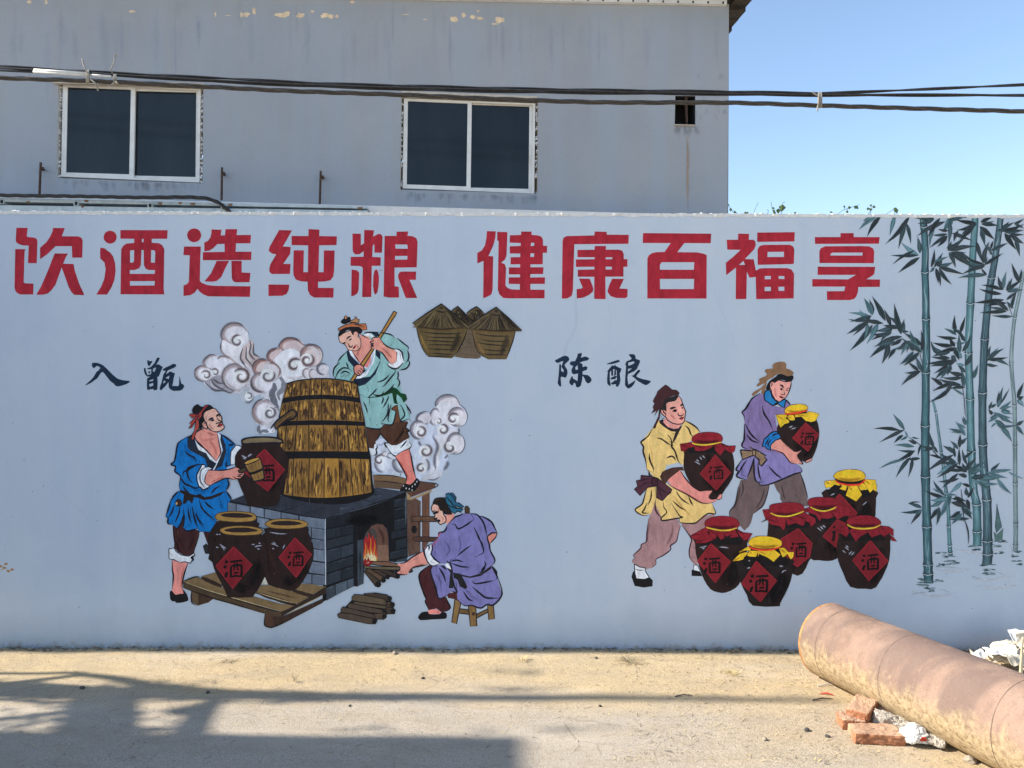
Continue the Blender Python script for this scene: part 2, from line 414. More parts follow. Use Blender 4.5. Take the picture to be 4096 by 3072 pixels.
ch('red painted character 康, seventh of the slogan', "1576 146 1728 150 1730 186 2008 188 2002 300 1320 306 1300 890 1285 960 1230 992 1160 994 1170 270 1180 225 1220 204 1574 194",
   ("1578 328 1718 328 1718 376 1880 376 1925 390 1944 430 1944 494 1992 494 1988 590 1942 592 1940 714 1712 716 1712 1000 1568 998 1570 718 1362 716 1362 628 1572 626 1572 590 1340 592 1338 498 1576 496 1576 472 1360 470 1358 380 1576 376",
    "1714 472 1798 472 1798 496 1714 496", "1714 590 1792 590 1792 626 1714 626"),
   "1376 742 1510 742 1545 820 1560 870 1550 910 1500 950 1430 980 1350 992 1348 876 1400 870 1424 855",
   "1796 744 1946 744 1890 868 1992 872 1990 970 1965 988 1850 985 1780 965 1742 920 1740 890 1760 820")
Z(2520, 880, S7)
ch('red painted character 百, eighth of the slogan', ("166 166 1028 172 1020 294 686 292 596 406 850 408 930 425 970 445 968 992 220 992 218 490 240 445 280 418 330 408 438 404 516 290 160 290", "380 560 400 534 812 534 808 630 378 630", "378 744 810 744 806 874 380 874"))
ch('red painted character 福, ninth of the slogan', ("1368 172 1504 174 1502 248 1560 250 1585 270 1588 320 1570 370 1452 494 1562 496 1590 640 1640 612 1700 608 1980 608 2040 625 2074 680 2068 992 1594 1002 1590 720 1510 730 1478 655 1472 998 1336 1000 1338 604 1216 698 1210 540 1300 470 1396 376 1228 376 1224 252 1366 248",
    "1376 568 1432 516 1454 568", "1704 708 1780 708 1780 750 1704 750", "1878 708 1952 708 1952 746 1878 746", "1702 846 1780 846 1780 898 1702 898", "1876 844 1952 844 1952 896 1876 896"),
   "1608 158 2084 154 2078 270 1608 276", ("1690 314 2020 314 2060 335 2076 370 2070 550 2050 558 1614 566 1614 370 1640 330", "1740 402 1946 402 1944 468 1736 468"))
Z(2880, 880, S7)
ch('red painted character 享, last of the slogan', "1522 166 1690 166 1690 214 2018 216 2008 300 1200 302 1200 216 1522 216",
   ("1330 332 1800 330 1890 336 1935 360 1950 400 1944 545 1256 545 1254 400 1275 355", "1396 448 1396 430 1420 414 1804 412 1802 450"),
   "1234 590 1962 592 1950 680 1930 700 1848 750 2022 752 2020 846 1746 846 1742 910 1720 970 1690 1000 1640 1012 1354 1012 1350 900 1570 900 1582 842 1166 842 1166 746 1620 750 1716 694 1234 692")
# brush captions
NAVY = (27, 42, 62)
Z(320, 1400, 450/2212)
part('painted_character', None, 'navy brush character 入 at the left end of the mural')
F(NAVY, "238 258 300 250 345 254 440 292 520 360 640 480 745 565 860 595 980 612 945 655 870 685 755 716 690 695 670 665 590 605 500 490 432 430 350 545 280 600 200 655 98 700 180 620 260 540 330 425 375 400 378 375 402 355 335 310 275 360 238 318", sm=2)
part('painted_character', None, 'navy brush character 甑 left of the painted steam')
F(NAVY, "1325 205 1340 197 1370 222 1425 215 1405 260 1365 318 1330 285", sm=2)
F(NAVY, "1545 145 1570 165 1550 210 1500 290 1545 280 1630 335 1600 400 1550 520 1520 530 1530 640 1520 780 1455 795 1440 765 1330 785 1318 770 1315 640 1320 560 1380 520 1325 525 1280 480 1258 420 1258 360 1275 350 1290 360 1300 420 1330 495 1400 470 1400 375 1345 382 1315 365 1400 330 1470 250 1510 160", "1438 362 1500 345 1465 430 1432 420", "1365 600 1440 570 1438 605 1370 620", "1362 670 1440 650 1440 700 1370 725")
F(NAVY, ell(1362, 437, 18, 24)); L(5, "1455 355 1452 400", NAVY)
F(NAVY, "1620 395 1660 355 1780 300 1830 270 1885 280 1893 320 1860 345 1725 405 1690 480 1770 420 1870 460 1850 520 1830 640 1815 705 1930 710 1948 680 1955 505 1995 660 2040 685 2052 720 2010 780 1960 800 1840 805 1780 775 1745 735 1740 630 1690 700 1595 795 1565 770 1580 700 1605 640 1640 480 1690 410 1650 410", "1680 550 1760 505 1745 570", "1645 600 1690 620 1640 665")
Z(2190, 1380, 450/2212)
part('painted_character', None, 'navy brush character 陈 above the jar carriers')
F(NAVY, "150 300 180 285 300 222 360 212 410 235 428 280 420 305 350 370 340 410 385 480 395 550 380 600 350 645 268 620 262 700 270 770 262 820 230 805 200 750 205 700 225 520 232 390 245 375 270 400 268 505 315 530 310 480 275 430 300 350 310 318 270 325 200 355 155 325", sm=2)
F(NAVY, "588 175 670 152 675 190 655 250 740 225 790 240 825 270 780 305 700 320 630 350 660 360 690 380 690 435 750 415 788 440 770 490 690 520 690 580 790 590 850 640 870 690 840 740 795 758 750 720 735 670 690 600 680 700 655 800 605 838 560 820 550 760 520 740 500 790 470 795 430 750 430 710 470 620 495 615 500 655 590 710 600 560 520 578 480 555 470 490 505 410 460 400 438 370 455 325 545 315 590 210", "545 440 590 395 600 480 555 490")
part('painted_character', None, 'navy brush character 酿 above the jar carriers')
F(NAVY, "1165 380 1200 355 1330 310 1400 292 1422 320 1390 340 1290 370", sm=2)
F(NAVY, "1275 395 1300 415 1330 385 1345 415 1455 465 1440 520 1420 560 1435 680 1420 760 1380 825 1345 815 1345 770 1275 780 1240 760 1330 690 1365 690 1360 500 1290 470 1290 610 1255 600 1250 500 1225 540 1225 680 1245 800 1215 805 1175 760 1172 660 1185 530 1172 520 1210 470")
F(NAVY, "1315 490 1345 490 1350 580 1310 620"); F(NAVY, "1235 660 1270 630 1350 605 1365 625 1325 675 1240 675")
F(NAVY, "1595 195 1625 178 1700 182 1730 215 1735 270 1815 300 1820 330 1760 470 1700 520 1585 570 1570 640 1590 780 1735 690 1700 770 1650 830 1585 858 1545 825 1522 780 1530 600 1545 405 1525 390 1550 325 1640 285 1655 260", "1585 350 1690 320 1715 350 1640 395 1590 405", "1585 470 1660 460 1580 525")
F(NAVY, "1645 600 1690 595 1780 490 1815 495 1815 530 1745 615 1870 670 2035 710 1970 775 1915 785 1780 710 1700 640", sm=2)
# ------------------------------------------------------------------ mural: colours shared by the figures
INK = (26, 27, 36); BLK = (25, 25, 29); WHT = (204, 210, 226); SKIN = (204, 138, 128); FACE = (208, 164, 150); SKD = (160, 98, 92); BLUE = (18, 104, 174); DBLUE = (12, 72, 128)
TEAL = (128, 170, 172); GRN = (22, 58, 34); BRN = (72, 48, 38); MAR = (62, 32, 34); WOOD = (152, 112, 54); WDK = (78, 58, 46); WMD = (112, 84, 50)
JAR = (40, 29, 29); JDK = (24, 22, 25); RIM = (150, 116, 64); DIA = (114, 31, 40); STM = (196, 200, 214); STS = (158, 142, 146); STD = (96, 96, 108)
STN = (92, 104, 120); SDK = (42, 45, 53); PUR = (112, 110, 164); YEL = (208, 180, 116); MAU = (150, 118, 122); LIL = (118, 104, 150); GBR = (98, 84, 86); CLY = (212, 174, 46); CRI = (124, 32, 44); CRD = (66, 25, 33)
def jiu(cx, cy, s, skx=0.0, sky_=0.0, w=1.0, al=None):   # the character on the jars, brushed in black
    def T(q): return [(cx+(x-.5)*s+(y-.5)*s*skx, cy+(y-.5)*s+(x-.5)*s*sky_) for x, y in q]
    c = (18, 16, 20); k = s*TR[2]*w*1.35
    for q in ([(.10, .10), (.22, .20)], [(.02, .36), (.14, .45)]):
        ribbon(P(T([q[0], ((q[0][0]+q[1][0])/2, (q[0][1]+q[1][1])/2), q[1]])), k*.13, c, (.6, .7), .2)
    ribbon(cat_rom(P(T([(.20, .66), (.12, .82), (.10, .96)])), False, 3), k*.11, c, (.3, 1), .2)
    ribbon(P(T([(.34, .16), (.66, .13), (.98, .11)])), k*.085, c, (.8, .9), .2)
    ribbon(cat_rom(P(T([(.38, .38), (.37, .65), (.36, .95)])), False, 3), k*.085, c, (.8, 1), .2)
    ribbon(cat_rom(P(T([(.40, .38), (.65, .35), (.90, .36), (.92, .60), (.90, .96)])), False, 4), k*.095, c, (.7, 1), .2)
    ribbon(P(T([(.40, .92), (.65, .88), (.88, .92)])), k*.08, c, (.8, .8), .2)
    ribbon(cat_rom(P(T([(.56, .20), (.56, .40), (.52, .60)])), False, 3), k*.065, c, (.8, .6), .2)
    ribbon(cat_rom(P(T([(.70, .20), (.70, .50), (.78, .60)])), False, 3), k*.065, c, (.8, .6), .2)
    ribbon(P(T([(.52, .74), (.66, .72), (.78, .72)])), k*.075, c, (.8, .8), .2)
def diamond(s, cc, edge=(158, 44, 56)):
    F(DIA, s, jit=.4); p = P(s); q = p+[p[0]]
    ribbon(q, 2.2, edge, (1, 1), .5)
def hl(s, w=5, col=(176, 180, 200), a=.75):
    D(w/TR[2], s, col, a)

# ---------------- steam (left)
Z(760, 1270, 600/2212)
steam = part('painted_steam', None, 'painted curling white and mauve steam left of the barrel')
B = (192, 192, 204)
F(B, "180 700 200 640 260 570 320 545 400 580 470 570 500 545 450 450 470 360 480 250 500 190 560 110 650 82 740 98 800 150 850 210 870 300 850 380 890 320 930 370 950 420 940 520 980 555 1040 600 980 650 950 700 940 760 930 840 905 900 910 980 940 1060 1000 1090 1060 1110 960 1160 940 1140 945 1200 910 1250 850 1272 790 1250 750 1190 745 1130 690 1115 640 1110 580 1110 480 1080 350 1070 270 1020 205 975 215 940 130 920 80 870 64 810 90 750", sm=3)
F(B, "1130 610 1150 540 1200 480 1290 440 1330 390 1380 320 1450 296 1540 305 1620 350 1680 405 1760 392 1870 410 1940 480 1956 580 1920 660 2000 680 2050 740 2040 830 2050 900 1900 905 1600 940 1430 980 1400 1060 1390 1150 1350 1240 1310 1400 1290 1480 1250 1580 1260 1620 1200 1650 1130 1655 1060 1640 1020 1660 1010 1620 1040 1590 980 1560 930 1470 920 1380 950 1280 1040 1210 1100 1180 1050 1160 1040 1110 960 1080 905 1000 900 920 940 840 920 760 940 680 1010 620 1080 605", sm=3)
def DD(w, *ss, col=STD, taper=(.4, .3)):
    for q_ in ss: D(w*1.1, q_, col, .8, taper)
def puff(cx, cy, rx, ry, rot=0, col=(205, 205, 216), ed=STS, w=.42, a=.8, dk=STD):
    F(col, ell(cx, cy, rx, ry, 22, rot), sm=2)
    k = TR[2]*min(rx, ry)
    for f, cc, aa, ww in ((.86, ed, a, w*1.5), (.97, dk, a*.8, w*.45)):
        q = P(ell(cx, cy, rx*f, ry*f, 26, rot, 60, 330)); ribbon(q, k*ww, cc, (.5, .4), .15, aa)
def curl(cx, cy, r, a0, turns=1.15, d=1, col=(112, 104, 112), lit=(214, 214, 224), w=.42):
    F(lit, ell(cx, cy, r, r*.95, 20), sm=2)
    q = []
    n = 30
    for i in range(n):
        s = i/(n-1); th = math.radians(a0)+d*turns*2*math.pi*s; rr = r*(1-.78*s)
        q.append((cx+rr*math.cos(th), cy+rr*math.sin(th)*.95))
    ribbon(P(q), r*TR[2]*w*1.7, STS, (.8, .2), .1, .75); ribbon(P(q), r*TR[2]*w*.8, col, (.9, .2), .1, .95)
    ribbon(P(q), r*TR[2]*.07, (70, 70, 82), (.9, .3), .2)
# lobes, back to front
puff(660, 250, 205, 180, 0); F((208, 208, 218), "480 330 620 400 780 440 760 520 740 620 790 700 850 770 700 740 620 690 600 600 490 540 455 450", sm=3)
D(46, "470 340 455 430 480 520 560 580 610 600", STS, .8); D(14, "470 350 448 440 470 520 500 550", STD, .7)
D(60, "560 560 640 640 720 700", (176, 158, 156), .6); D(40, "520 170 600 120 700 110 780 150", (178, 160, 160), .55)
curl(700, 348, 98, -60, 1.1, -1)
F((180, 166, 168), "850 380 890 320 935 370 950 420 940 520 980 555 1045 600 990 640 950 700 930 760 880 720 800 660 745 590 770 500 780 440", sm=3)
LL(7, "880 330 900 420 880 520 930 600 1000 650", "830 430 830 540 830 600 900 690 930 750", "780 450 745 580 770 650 850 760", "940 380 935 520 980 560 1040 600", col=(92, 88, 98))
D(30, "860 400 850 520 860 600 930 690", (216, 214, 222), .8); D(24, "920 380 915 520 960 590", (214, 208, 214), .7)
puff(330, 650, 150, 105, -.3); puff(510, 640, 110, 70, .3)
D(20, "400 580 470 565 520 570 590 600", (120, 100, 100), .6)
F((206, 208, 220), "230 720 330 640 480 610 600 660 560 760 480 860 400 840 330 760", sm=3)
puff(190, 825, 122, 118); curl(240, 850, 76, 200, 1.1, 1); curl(370, 810, 64, -150, 1.0, 1, col=(104, 84, 86))
F((150, 148, 160), "215 950 300 905 360 870 440 850 520 940 660 1080 590 1110 500 1075 370 1080 280 1020", sm=3)
LL(8, "225 960 290 1020 370 1075 500 1075 590 1112 650 1085", "310 900 370 1000 470 1050 520 1030", "330 900 420 960 500 980", col=(88, 86, 98)); D(26, "280 930 340 1010 440 1060", (214, 212, 222), .8)
puff(650, 870, 178, 190, .2); D(60, "520 830 530 950 600 1030 700 1060", (214, 210, 216), .6); D(30, "490 900 520 1000 600 1060 700 1080", STD, .5)
curl(765, 870, 132, -150, 1.25, 1, col=(104, 88, 92), w=.5)
D(60, "640 1060 740 1080 800 1040 860 960", (186, 176, 180), .7)
F((170, 178, 190), "760 1060 830 1030 870 1040 860 1110 920 1120 945 1180 920 1245 850 1272 790 1250 750 1180 745 1110", sm=3)
D(40, "930 1140 925 1210 860 1255 790 1230", (92, 98, 110), .85); D(26, "760 1080 800 1110 870 1105", (214, 216, 226), .9); curl(870, 1165, 60, -120, .8, 1, col=(120, 126, 138))
puff(1060, 740, 135, 130, -.2, (196, 182, 184), (150, 118, 116)); D(50, "960 800 980 700 1060 640 1150 640", (146, 112, 110), .8)
puff(1060, 960, 160, 150, 0); D(40, "920 900 915 990 960 1060 1040 1095 1110 1090", (96, 94, 106), .7)
F((200, 198, 208), "1100 700 1200 670 1290 690 1340 780 1300 880 1220 950 1120 960 1050 900 1060 800", sm=3)
D(50, "1130 690 1230 680 1310 730 1330 810 1280 900", (150, 120, 116), .8); curl(1150, 860, 108, -40, 1.05, 1, col=(104, 108, 118)); D(50, "1000 860 1000 980 1080 1060", (218, 216, 224), .8)
puff(1500, 430, 190, 135, 0, (190, 176, 180), (156, 124, 122)); puff(1260, 560, 130, 110, -.3, (188, 172, 176), (146, 112, 110))
F((206, 210, 222), "1230 640 1300 560 1400 480 1520 460 1620 520 1640 640 1700 720 1820 780 1860 870 1700 930 1450 970 1380 900 1340 760 1290 690", sm=3)
D(46, "1140 600 1160 540 1210 490 1290 450", (120, 94, 92), .7); D(34, "1340 390 1400 330 1480 310 1590 340 1670 400", (128, 104, 104), .7)
puff(1790, 560, 160, 160, .2, (196, 184, 188), (150, 118, 116)); D(50, "1700 460 1800 440 1880 500 1890 590 1850 660", (220, 216, 222), .8); curl(1730, 630, 104, -60, 1.3, 1, col=(112, 86, 86), w=.5)
curl(1545, 705, 112, -40, 1.0, -1, col=(92, 78, 80), w=.5); puff(1960, 760, 90, 90, 0, (196, 196, 206), STD); puff(1720, 820, 60, 75, 0, (200, 196, 204), STS); puff(1810, 830, 55, 75, 0, (200, 198, 206), STS)
D(70, "1420 880 1560 900 1700 860", (186, 176, 180), .6); D(40, "1400 950 1600 920 1800 880", (222, 218, 224), .7); D(30, "1250 620 1260 680 1340 760", (150, 130, 132), .6)
F((196, 200, 212), "1220 960 1290 920 1340 870 1390 940 1390 1060 1360 1200 1330 1340 1280 1290 1215 1200 1205 1130 1230 1060", sm=3)
LL(26, "1240 965 1250 1050 1215 1130 1240 1220 1310 1330", col=(98, 102, 114), taper=(.4, .2)); LL(20, "1330 880 1380 960 1370 1060 1300 1130 1330 1220", col=(120, 122, 134), taper=(.4, .2))
D(34, "1290 940 1310 1040 1270 1120 1310 1220", (224, 226, 234), .9)
puff(1090, 1390, 165, 190, .1, (206, 206, 216), STS); D(60, "960 1290 930 1400 980 1510 1060 1570", (168, 150, 152), .6); curl(1180, 1410, 92, -90, 1.4, 1, col=(110, 114, 126), w=.45)
D(44, "1240 1320 1300 1340 1320 1400", (118, 122, 134), .7); D(40, "1050 1230 1130 1190 1210 1180", (214, 214, 224), .7)
F((200, 204, 216), "1030 1590 1080 1610 1140 1650 1220 1620 1260 1650 1230 1700 1000 1710 1010 1640", sm=2); LL(14, "1030 1590 1015 1660 1060 1720", "1040 1700 1090 1670 1170 1690", col=(104, 108, 120))
LL(6, "1190 1650 1225 1590 1240 1560", "1215 1690 1250 1620", col=(60, 62, 72))
for p_ in ("470 260 500 170 560 108 650 82 740 98 800 150 860 220 870 300", "450 480 455 400 478 330", "200 660 250 580 320 545 400 585", "64 800 90 750 180 705", "64 820 90 890 180 945 240 930", "1132 610 1155 540 1210 475 1290 440 1330 390 1390 315 1460 296 1560 310 1680 405 1770 392 1880 415 1950 500 1955 590 1920 670 1850 720 1760 735", "925 770 930 700 980 640 1080 606 1180 650", "905 900 903 1000 950 1070 1040 1105", "1340 740 1335 820", "922 1400 935 1310 1000 1230 1110 1190"):
    L(3.2, p_, (74, 74, 86))

# ---------------- steam (right)
Z(1420, 1560, 540/2212)
steam2 = part('painted_steam', None, 'painted grey curling steam right of the barrel')
F((182, 192, 212), "340 850 450 800 560 830 900 900 960 820 1000 820 1080 830 1010 800 930 740 905 640 920 560 1000 480 1040 400 1120 355 1220 370 1250 310 1320 280 1330 200 1390 120 1480 80 1560 75 1650 120 1710 200 1730 250 1800 310 1840 410 1830 500 1790 570 1700 605 1700 690 1760 760 1800 860 1790 960 1730 1030 1640 1055 1540 1050 1520 1140 1520 1220 1440 1340 1420 1400 1370 1470 1180 1480 1090 1500 1000 1480 850 1450 290 1340 260 1100", sm=3)
puff(1520, 230, 205, 155, 0, (196, 194, 204), (140, 138, 150)); F((200, 202, 214), "1340 260 1480 200 1620 240 1740 330 1800 420 1780 520 1600 600 1440 560 1330 500 1250 430", sm=3)
D(60, "1360 270 1460 220 1560 230", (220, 220, 228), .7); puff(1680, 440, 155, 160, 0, (202, 200, 210), (140, 136, 148)); curl(1610, 470, 100, -30, 1.05, -1, col=(92, 90, 104), w=.5)
puff(1310, 440, 92, 150, .1, (200, 200, 212), (120, 118, 132)); curl(1370, 515, 52, -110, .95, 1, col=(88, 86, 100)); D(40, "1300 330 1270 420 1290 520", (222, 222, 230), .8)
puff(1120, 470, 130, 110, -.5, (196, 194, 206), (110, 106, 120)); puff(1040, 650, 135, 155, 0, (202, 202, 214), (120, 118, 132)); curl(1075, 690, 98, -110, 1.1, 1, col=(92, 88, 102), w=.5)
D(60, "1010 520 980 620 990 700", (224, 224, 232), .8); curl(1440, 650, 95, -110, 1.05, 1, col=(92, 90, 104), w=.5)
F((196, 198, 210), "1380 720 1500 740 1560 640 1680 620 1700 700 1640 820 1450 900 1400 1000 1390 1150 1370 1280 1300 1350 1200 1400 1230 1300 1290 1200 1300 1080 1340 1000 1360 900 1290 800", sm=3)
DD(70, "1310 690 1280 760 1330 850 1355 920 1340 1000 1310 1080 1305 1200 1320 1300 1270 1360", col=(104, 102, 116), taper=(.4, .2))
D(60, "1420 760 1430 900 1380 1020 1370 1160", (224, 226, 234), .9); puff(1650, 870, 145, 180, 0, (204, 204, 214), (124, 120, 132)); curl(1560, 940, 100, -120, 1.0, -1, col=(92, 90, 104), w=.5)
DD(44, "1690 620 1705 660 1690 720", col=(92, 96, 110), taper=(.6, .5)); DD(50, "1520 1050 1500 1090 1460 1120", col=(104, 106, 120), taper=(.6, .5)); DD(80, "1500 1150 1515 1220 1440 1330", col=(96, 96, 110), taper=(.4, .2))
DD(50, "1050 830 1060 880 1090 920", col=(104, 102, 116), taper=(.7, .5)); curl(1160, 1000, 112, -100, 1.2, 1, col=(100, 98, 112), w=.45); D(50, "1100 880 1180 930", (218, 220, 230), .7)
F((196, 200, 212), "1110 1100 1180 1120 1220 1220 1200 1320 1110 1375 1030 1340 1010 1260 1060 1210", sm=3); DD(64, "1150 1110 1200 1180 1210 1270 1170 1340", col=(120, 118, 130), taper=(.3, .4)); curl(1085, 1280, 78, -60, 1.1, -1, col=(84, 82, 96), w=.55)
F((180, 184, 196), "1090 1480 1120 1420 1240 1390 1330 1330 1410 1300 1430 1380 1400 1440 1330 1480 1180 1470", sm=3); D(40, "1180 1460 1300 1470 1410 1410", (100, 100, 114), .8); D(34, "1130 1440 1250 1410 1350 1360", (222, 224, 232), .8)
puff(450, 1200, 130, 160, 0, (196, 202, 216), (140, 142, 154)); curl(400, 1150, 84, -60, 1.05, -1, col=(92, 90, 104), w=.5); puff(780, 1200, 165, 160, 0, (200, 206, 220), (132, 134, 148)); puff(600, 1080, 90, 50, .2, (190, 196, 210), (130, 132, 146)); puff(490, 1045, 45, 40)
D(40, "360 880 430 900 500 830", (146, 148, 160), .6); D(60, "330 960 420 990 520 930", (216, 222, 234), .7); DD(44, "760 1360 730 1420", col=(140, 146, 160), taper=(.6, .5))
D(60, "560 1300 650 1380 760 1400", (206, 212, 226), .8); D(50, "1000 1000 990 1100 1060 1180", (204, 212, 228), .8)
for p_ in ("1330 280 1310 230 1370 140 1470 82 1560 75 1650 120 1705 200 1720 240 1800 310 1842 420 1820 530 1760 590 1690 605", "1000 490 1060 390 1150 352 1220 370", "910 600 905 680 950 760 1040 805 1130 780", "1700 700 1770 770 1800 870 1780 970 1700 1045 1560 1050"):
    L(3.2, p_, (74, 74, 88))

# ---------------- brown bench right of the stove
Z(1220, 1900, 540/1659)
bench = part('painted_bench', None, 'painted brown wooden bench standing right of the stove')
F((88, 68, 60), "1250 300 1360 290 1420 320 1416 950 1270 1006 1258 800", jit=.4); F((98, 70, 58), "1440 260 1530 210 1528 780 1520 830 1460 910 1440 930", jit=.4)
D(90, "1330 340 1330 600 1330 960", (110, 76, 62), .6); D(26, "1400 330 1400 900", (60, 42, 38), .6); D(30, "1480 260 1480 800", (122, 84, 66), .6)
F((92, 74, 60), "838 0 1000 0 1240 40 1600 104 1604 150 1280 260 1250 210 1180 180 850 150", jit=.4); F((112, 88, 66), "838 0 1030 0 1240 44 1230 108 1060 80 845 70")
F((86, 64, 54), "1400 90 1600 104 1280 245 1250 210 1370 200"); LL(4, "850 70 1030 82 1230 110", "838 0 1050 4 1240 40", "1410 84 1604 104 1604 150 1280 262", "1460 180 1456 200", "1600 108 1290 236")
F((150, 126, 92), "1250 238 1290 236 1300 290 1555 180 1555 205 1310 310 1256 300"); F((88, 62, 52), "1282 230 1600 112 1602 152 1296 276"); LL(3, "1282 240 1600 152", "1300 310 1555 210")
for s, c in (("1300 530 1320 508 1370 505 1620 510 1620 574 1340 572 1310 555", (88, 66, 54)), ("1322 785 1340 762 1390 757 1640 765 1610 818 1345 815", (76, 54, 46))): F(c, s, ol=3)
D(24, "1330 525 1450 530 1600 535", (128, 94, 70), .6); F(BLK, ell(1342, 670, 34, 48), sm=2); LL(4, "1420 322 1418 940", "1440 262 1440 920", "1530 212 1530 800"); LL(3, "1256 350 1420 322")

# ---------------- worker stirring the barrel
Z(1300, 1230, 540/2212)
wk2 = part('painted_worker', None, 'painted worker in teal robe stirring the barrel with a long pole')
r2 = part('robe', wk2)
F(TEAL, "350 720 250 830 205 900 150 990 135 1090 165 1180 420 1200 540 1290 560 1420 700 1480 735 1460 760 1700 1300 1700 1330 1600 1200 1180 1190 1040 1170 1010 1240 1025 1340 980 1385 890 1365 820 1355 690 1365 650 1290 590 1220 520 1130 490 1070 440 980 425 860 405 690 410 620 440 560 700", sm=0)
Z(1420, 1560, 540/2212)
F(TEAL, "60 20 90 90 130 250 160 460 185 600 280 630 370 640 470 595 430 545 545 570 620 550 640 470 670 390 690 240 740 470 770 520 900 465 900 400 860 330 830 230 780 80 560 -20", jit=.3)
F(BRN, "655 250 700 240 715 330 740 470 770 530 690 560 600 575 640 480 670 390 660 340 600 330 590 300"); F((96, 62, 44), "640 280 700 260 720 420 735 520 650 540 670 400 660 330 610 320", sm=0)
tr2 = part('trousers', wk2); F(BRN, "180 600 280 632 400 640 400 720 380 770 335 840 350 940 320 960 230 960 200 750"); F(BRN, "410 640 470 570 620 560 690 520 745 520 770 525 850 510 865 545 840 610 890 670 870 700 890 760 870 800 800 830 740 880 680 905 590 905 535 880 510 820 460 780 420 700", jit=.3)
D(60, "620 880 720 780 800 600", (50, 32, 26), .6); D(50, "520 700 600 820 700 840", (98, 64, 48), .5); LL(5, "850 515 865 545 820 600 890 670 840 690 890 760 870 800", "410 640 425 720 520 830 560 890", "400 640 410 720 340 840", "770 600 800 680 720 780 690 860", col=(30, 22, 22))
use(tr2); F(WHT, "540 870 600 905 690 905 780 850 870 795 890 860 920 890 910 930 870 970 800 990 680 1080 600 1040 545 960 490 890 500 870", jit=.3); F(WHT, "320 890 345 880 365 930 345 980 355 1030 300 1075 250 1040 232 950 310 960")
LL(6, "540 960 490 890 505 865 540 880", "545 960 590 1030 670 1085 730 1040 790 1005 870 970 915 935 920 890 880 840", "745 950 800 890 860 820", "840 915 880 870", "355 890 365 940 345 970 355 1040 300 1080", "430 545 480 600"); D(30, "600 1000 700 1040 780 990", (170, 178, 196), .7)
use(wk2); F((206, 120, 112), "665 1090 780 1010 880 970 905 1020 920 1100 950 1250 1000 1440 960 1500 900 1550 830 1530 850 1460 840 1380 800 1300 700 1170", jit=.3)
D(60, "700 1120 800 1300 900 1500", (176, 92, 88), .6); D(40, "850 1020 880 1200 950 1420", (228, 160, 150), .6); LL(6, "890 970 920 1090 950 1260 1000 1450", "665 1095 750 1240 810 1340 850 1450 830 1530")
sh = part('shoe', wk2); F(BLK, "830 1530 900 1555 960 1520 1005 1440 1060 1490 1055 1550 1010 1620 960 1659 760 1659 740 1630 790 1550", sm=2)
for e in ((795, 1570), (840, 1610), (890, 1620), (940, 1580), (985, 1545), (1015, 1500), (935, 1640)): F((190, 196, 206), ell(*e, 8, 16, 8, .3))
use(r2); Z(1300, 1230, 540/2212)
F((26, 36, 54), "350 720 385 690 420 780 580 930 560 1010 640 1010 700 1040 640 1100 505 1170 740 1130 800 1060 880 930 905 860 830 780 825 680 910 740 905 900 830 1090 740 1190 660 1260 560 1292 465 1210 500 1010 380 870")
F(WHT, "385 690 435 705 520 830 600 930 640 960 690 990 750 900 760 740 800 680 832 680 805 900 720 1030 690 1110 580 1160 500 1170 540 1110 650 1060 690 1010 600 960 560 920 430 790"); D(40, "450 770 560 900 620 950", (150, 178, 210), .6); D(44, "790 720 760 900 690 1030 600 1120", (150, 176, 208), .6)
F((26, 36, 54), "620 440 690 405 860 405 900 450 840 490 760 420 690 425"); F(WHT, "640 440 700 420 760 430 800 480 770 500 720 465 660 470 640 455")
use(wk2); F(SKIN, "575 435 640 470 720 500 760 540 750 640 750 700 760 760 750 880 690 990 640 960 580 930 500 830 440 710 540 700 590 620", jit=.3)
D(50, "590 650 540 740 520 800", SKD, .5); D(50, "640 520 680 640 660 760", (222, 168, 156), .5); F((208, 128, 124), "755 770 750 890 695 985 640 955 680 850"); LL(4, "575 435 720 510 745 520", "440 710 500 800 580 920", "600 650 620 700"); F(FACE, "660 470 700 458 740 500 720 505")
F((204, 142, 130), "760 520 800 490 870 490 920 520 960 590 1050 650 1140 690 1180 730 1175 880 1100 935 1020 870 940 740 840 690 820 660 750 670 745 620 750 570", jit=.3)
D(60, "900 640 1020 740 1110 850", (180, 106, 100), .5); D(40, "880 540 960 620 1080 680", (224, 168, 156), .5); LL(5, "900 500 960 590 1060 660 1150 690 1180 740 1170 890", "840 690 940 745 1030 870 1090 930", "760 520 800 545 760 555 750 570 790 590 750 610 800 620 745 650 800 670", "760 520 800 490 870 490")
F(FACE, "225 500 240 460 330 410 440 370 480 400 540 400 555 470 580 520 590 610 560 680 510 710 440 705 380 690 350 640 320 600 250 570", sm=2, ol=3)
D(60, "270 480 360 440 430 430", (222, 182, 166), .6); D(50, "480 600 540 640 520 690", (186, 124, 118), .5); D(30, "360 560 400 620 420 660", (222, 186, 168), .7)
LL(6, "355 525 380 490 430 465", "290 600 320 580 345 575", taper=(.5, .3)); LL(5, "390 545 420 520 440 510", "320 620 345 605", "385 590 400 640 430 650 460 610"); F(INK, ell(412, 528, 18, 12, 10, -.5)); F((176, 40, 46), "460 660 480 645 515 635 495 670 470 680"); L(4, "455 685 475 650 512 620")
L(4, "470 410 500 395 545 420 540 480 555 495"); F((206, 150, 138), "475 405 520 395 545 430 535 490 500 450")
hr = part('hair', wk2); F(BLK, "225 480 220 430 260 370 340 330 440 320 540 320 600 360 612 400 570 440 550 420 510 395 475 405 470 460 440 430 410 370 350 380 290 440", sm=2)
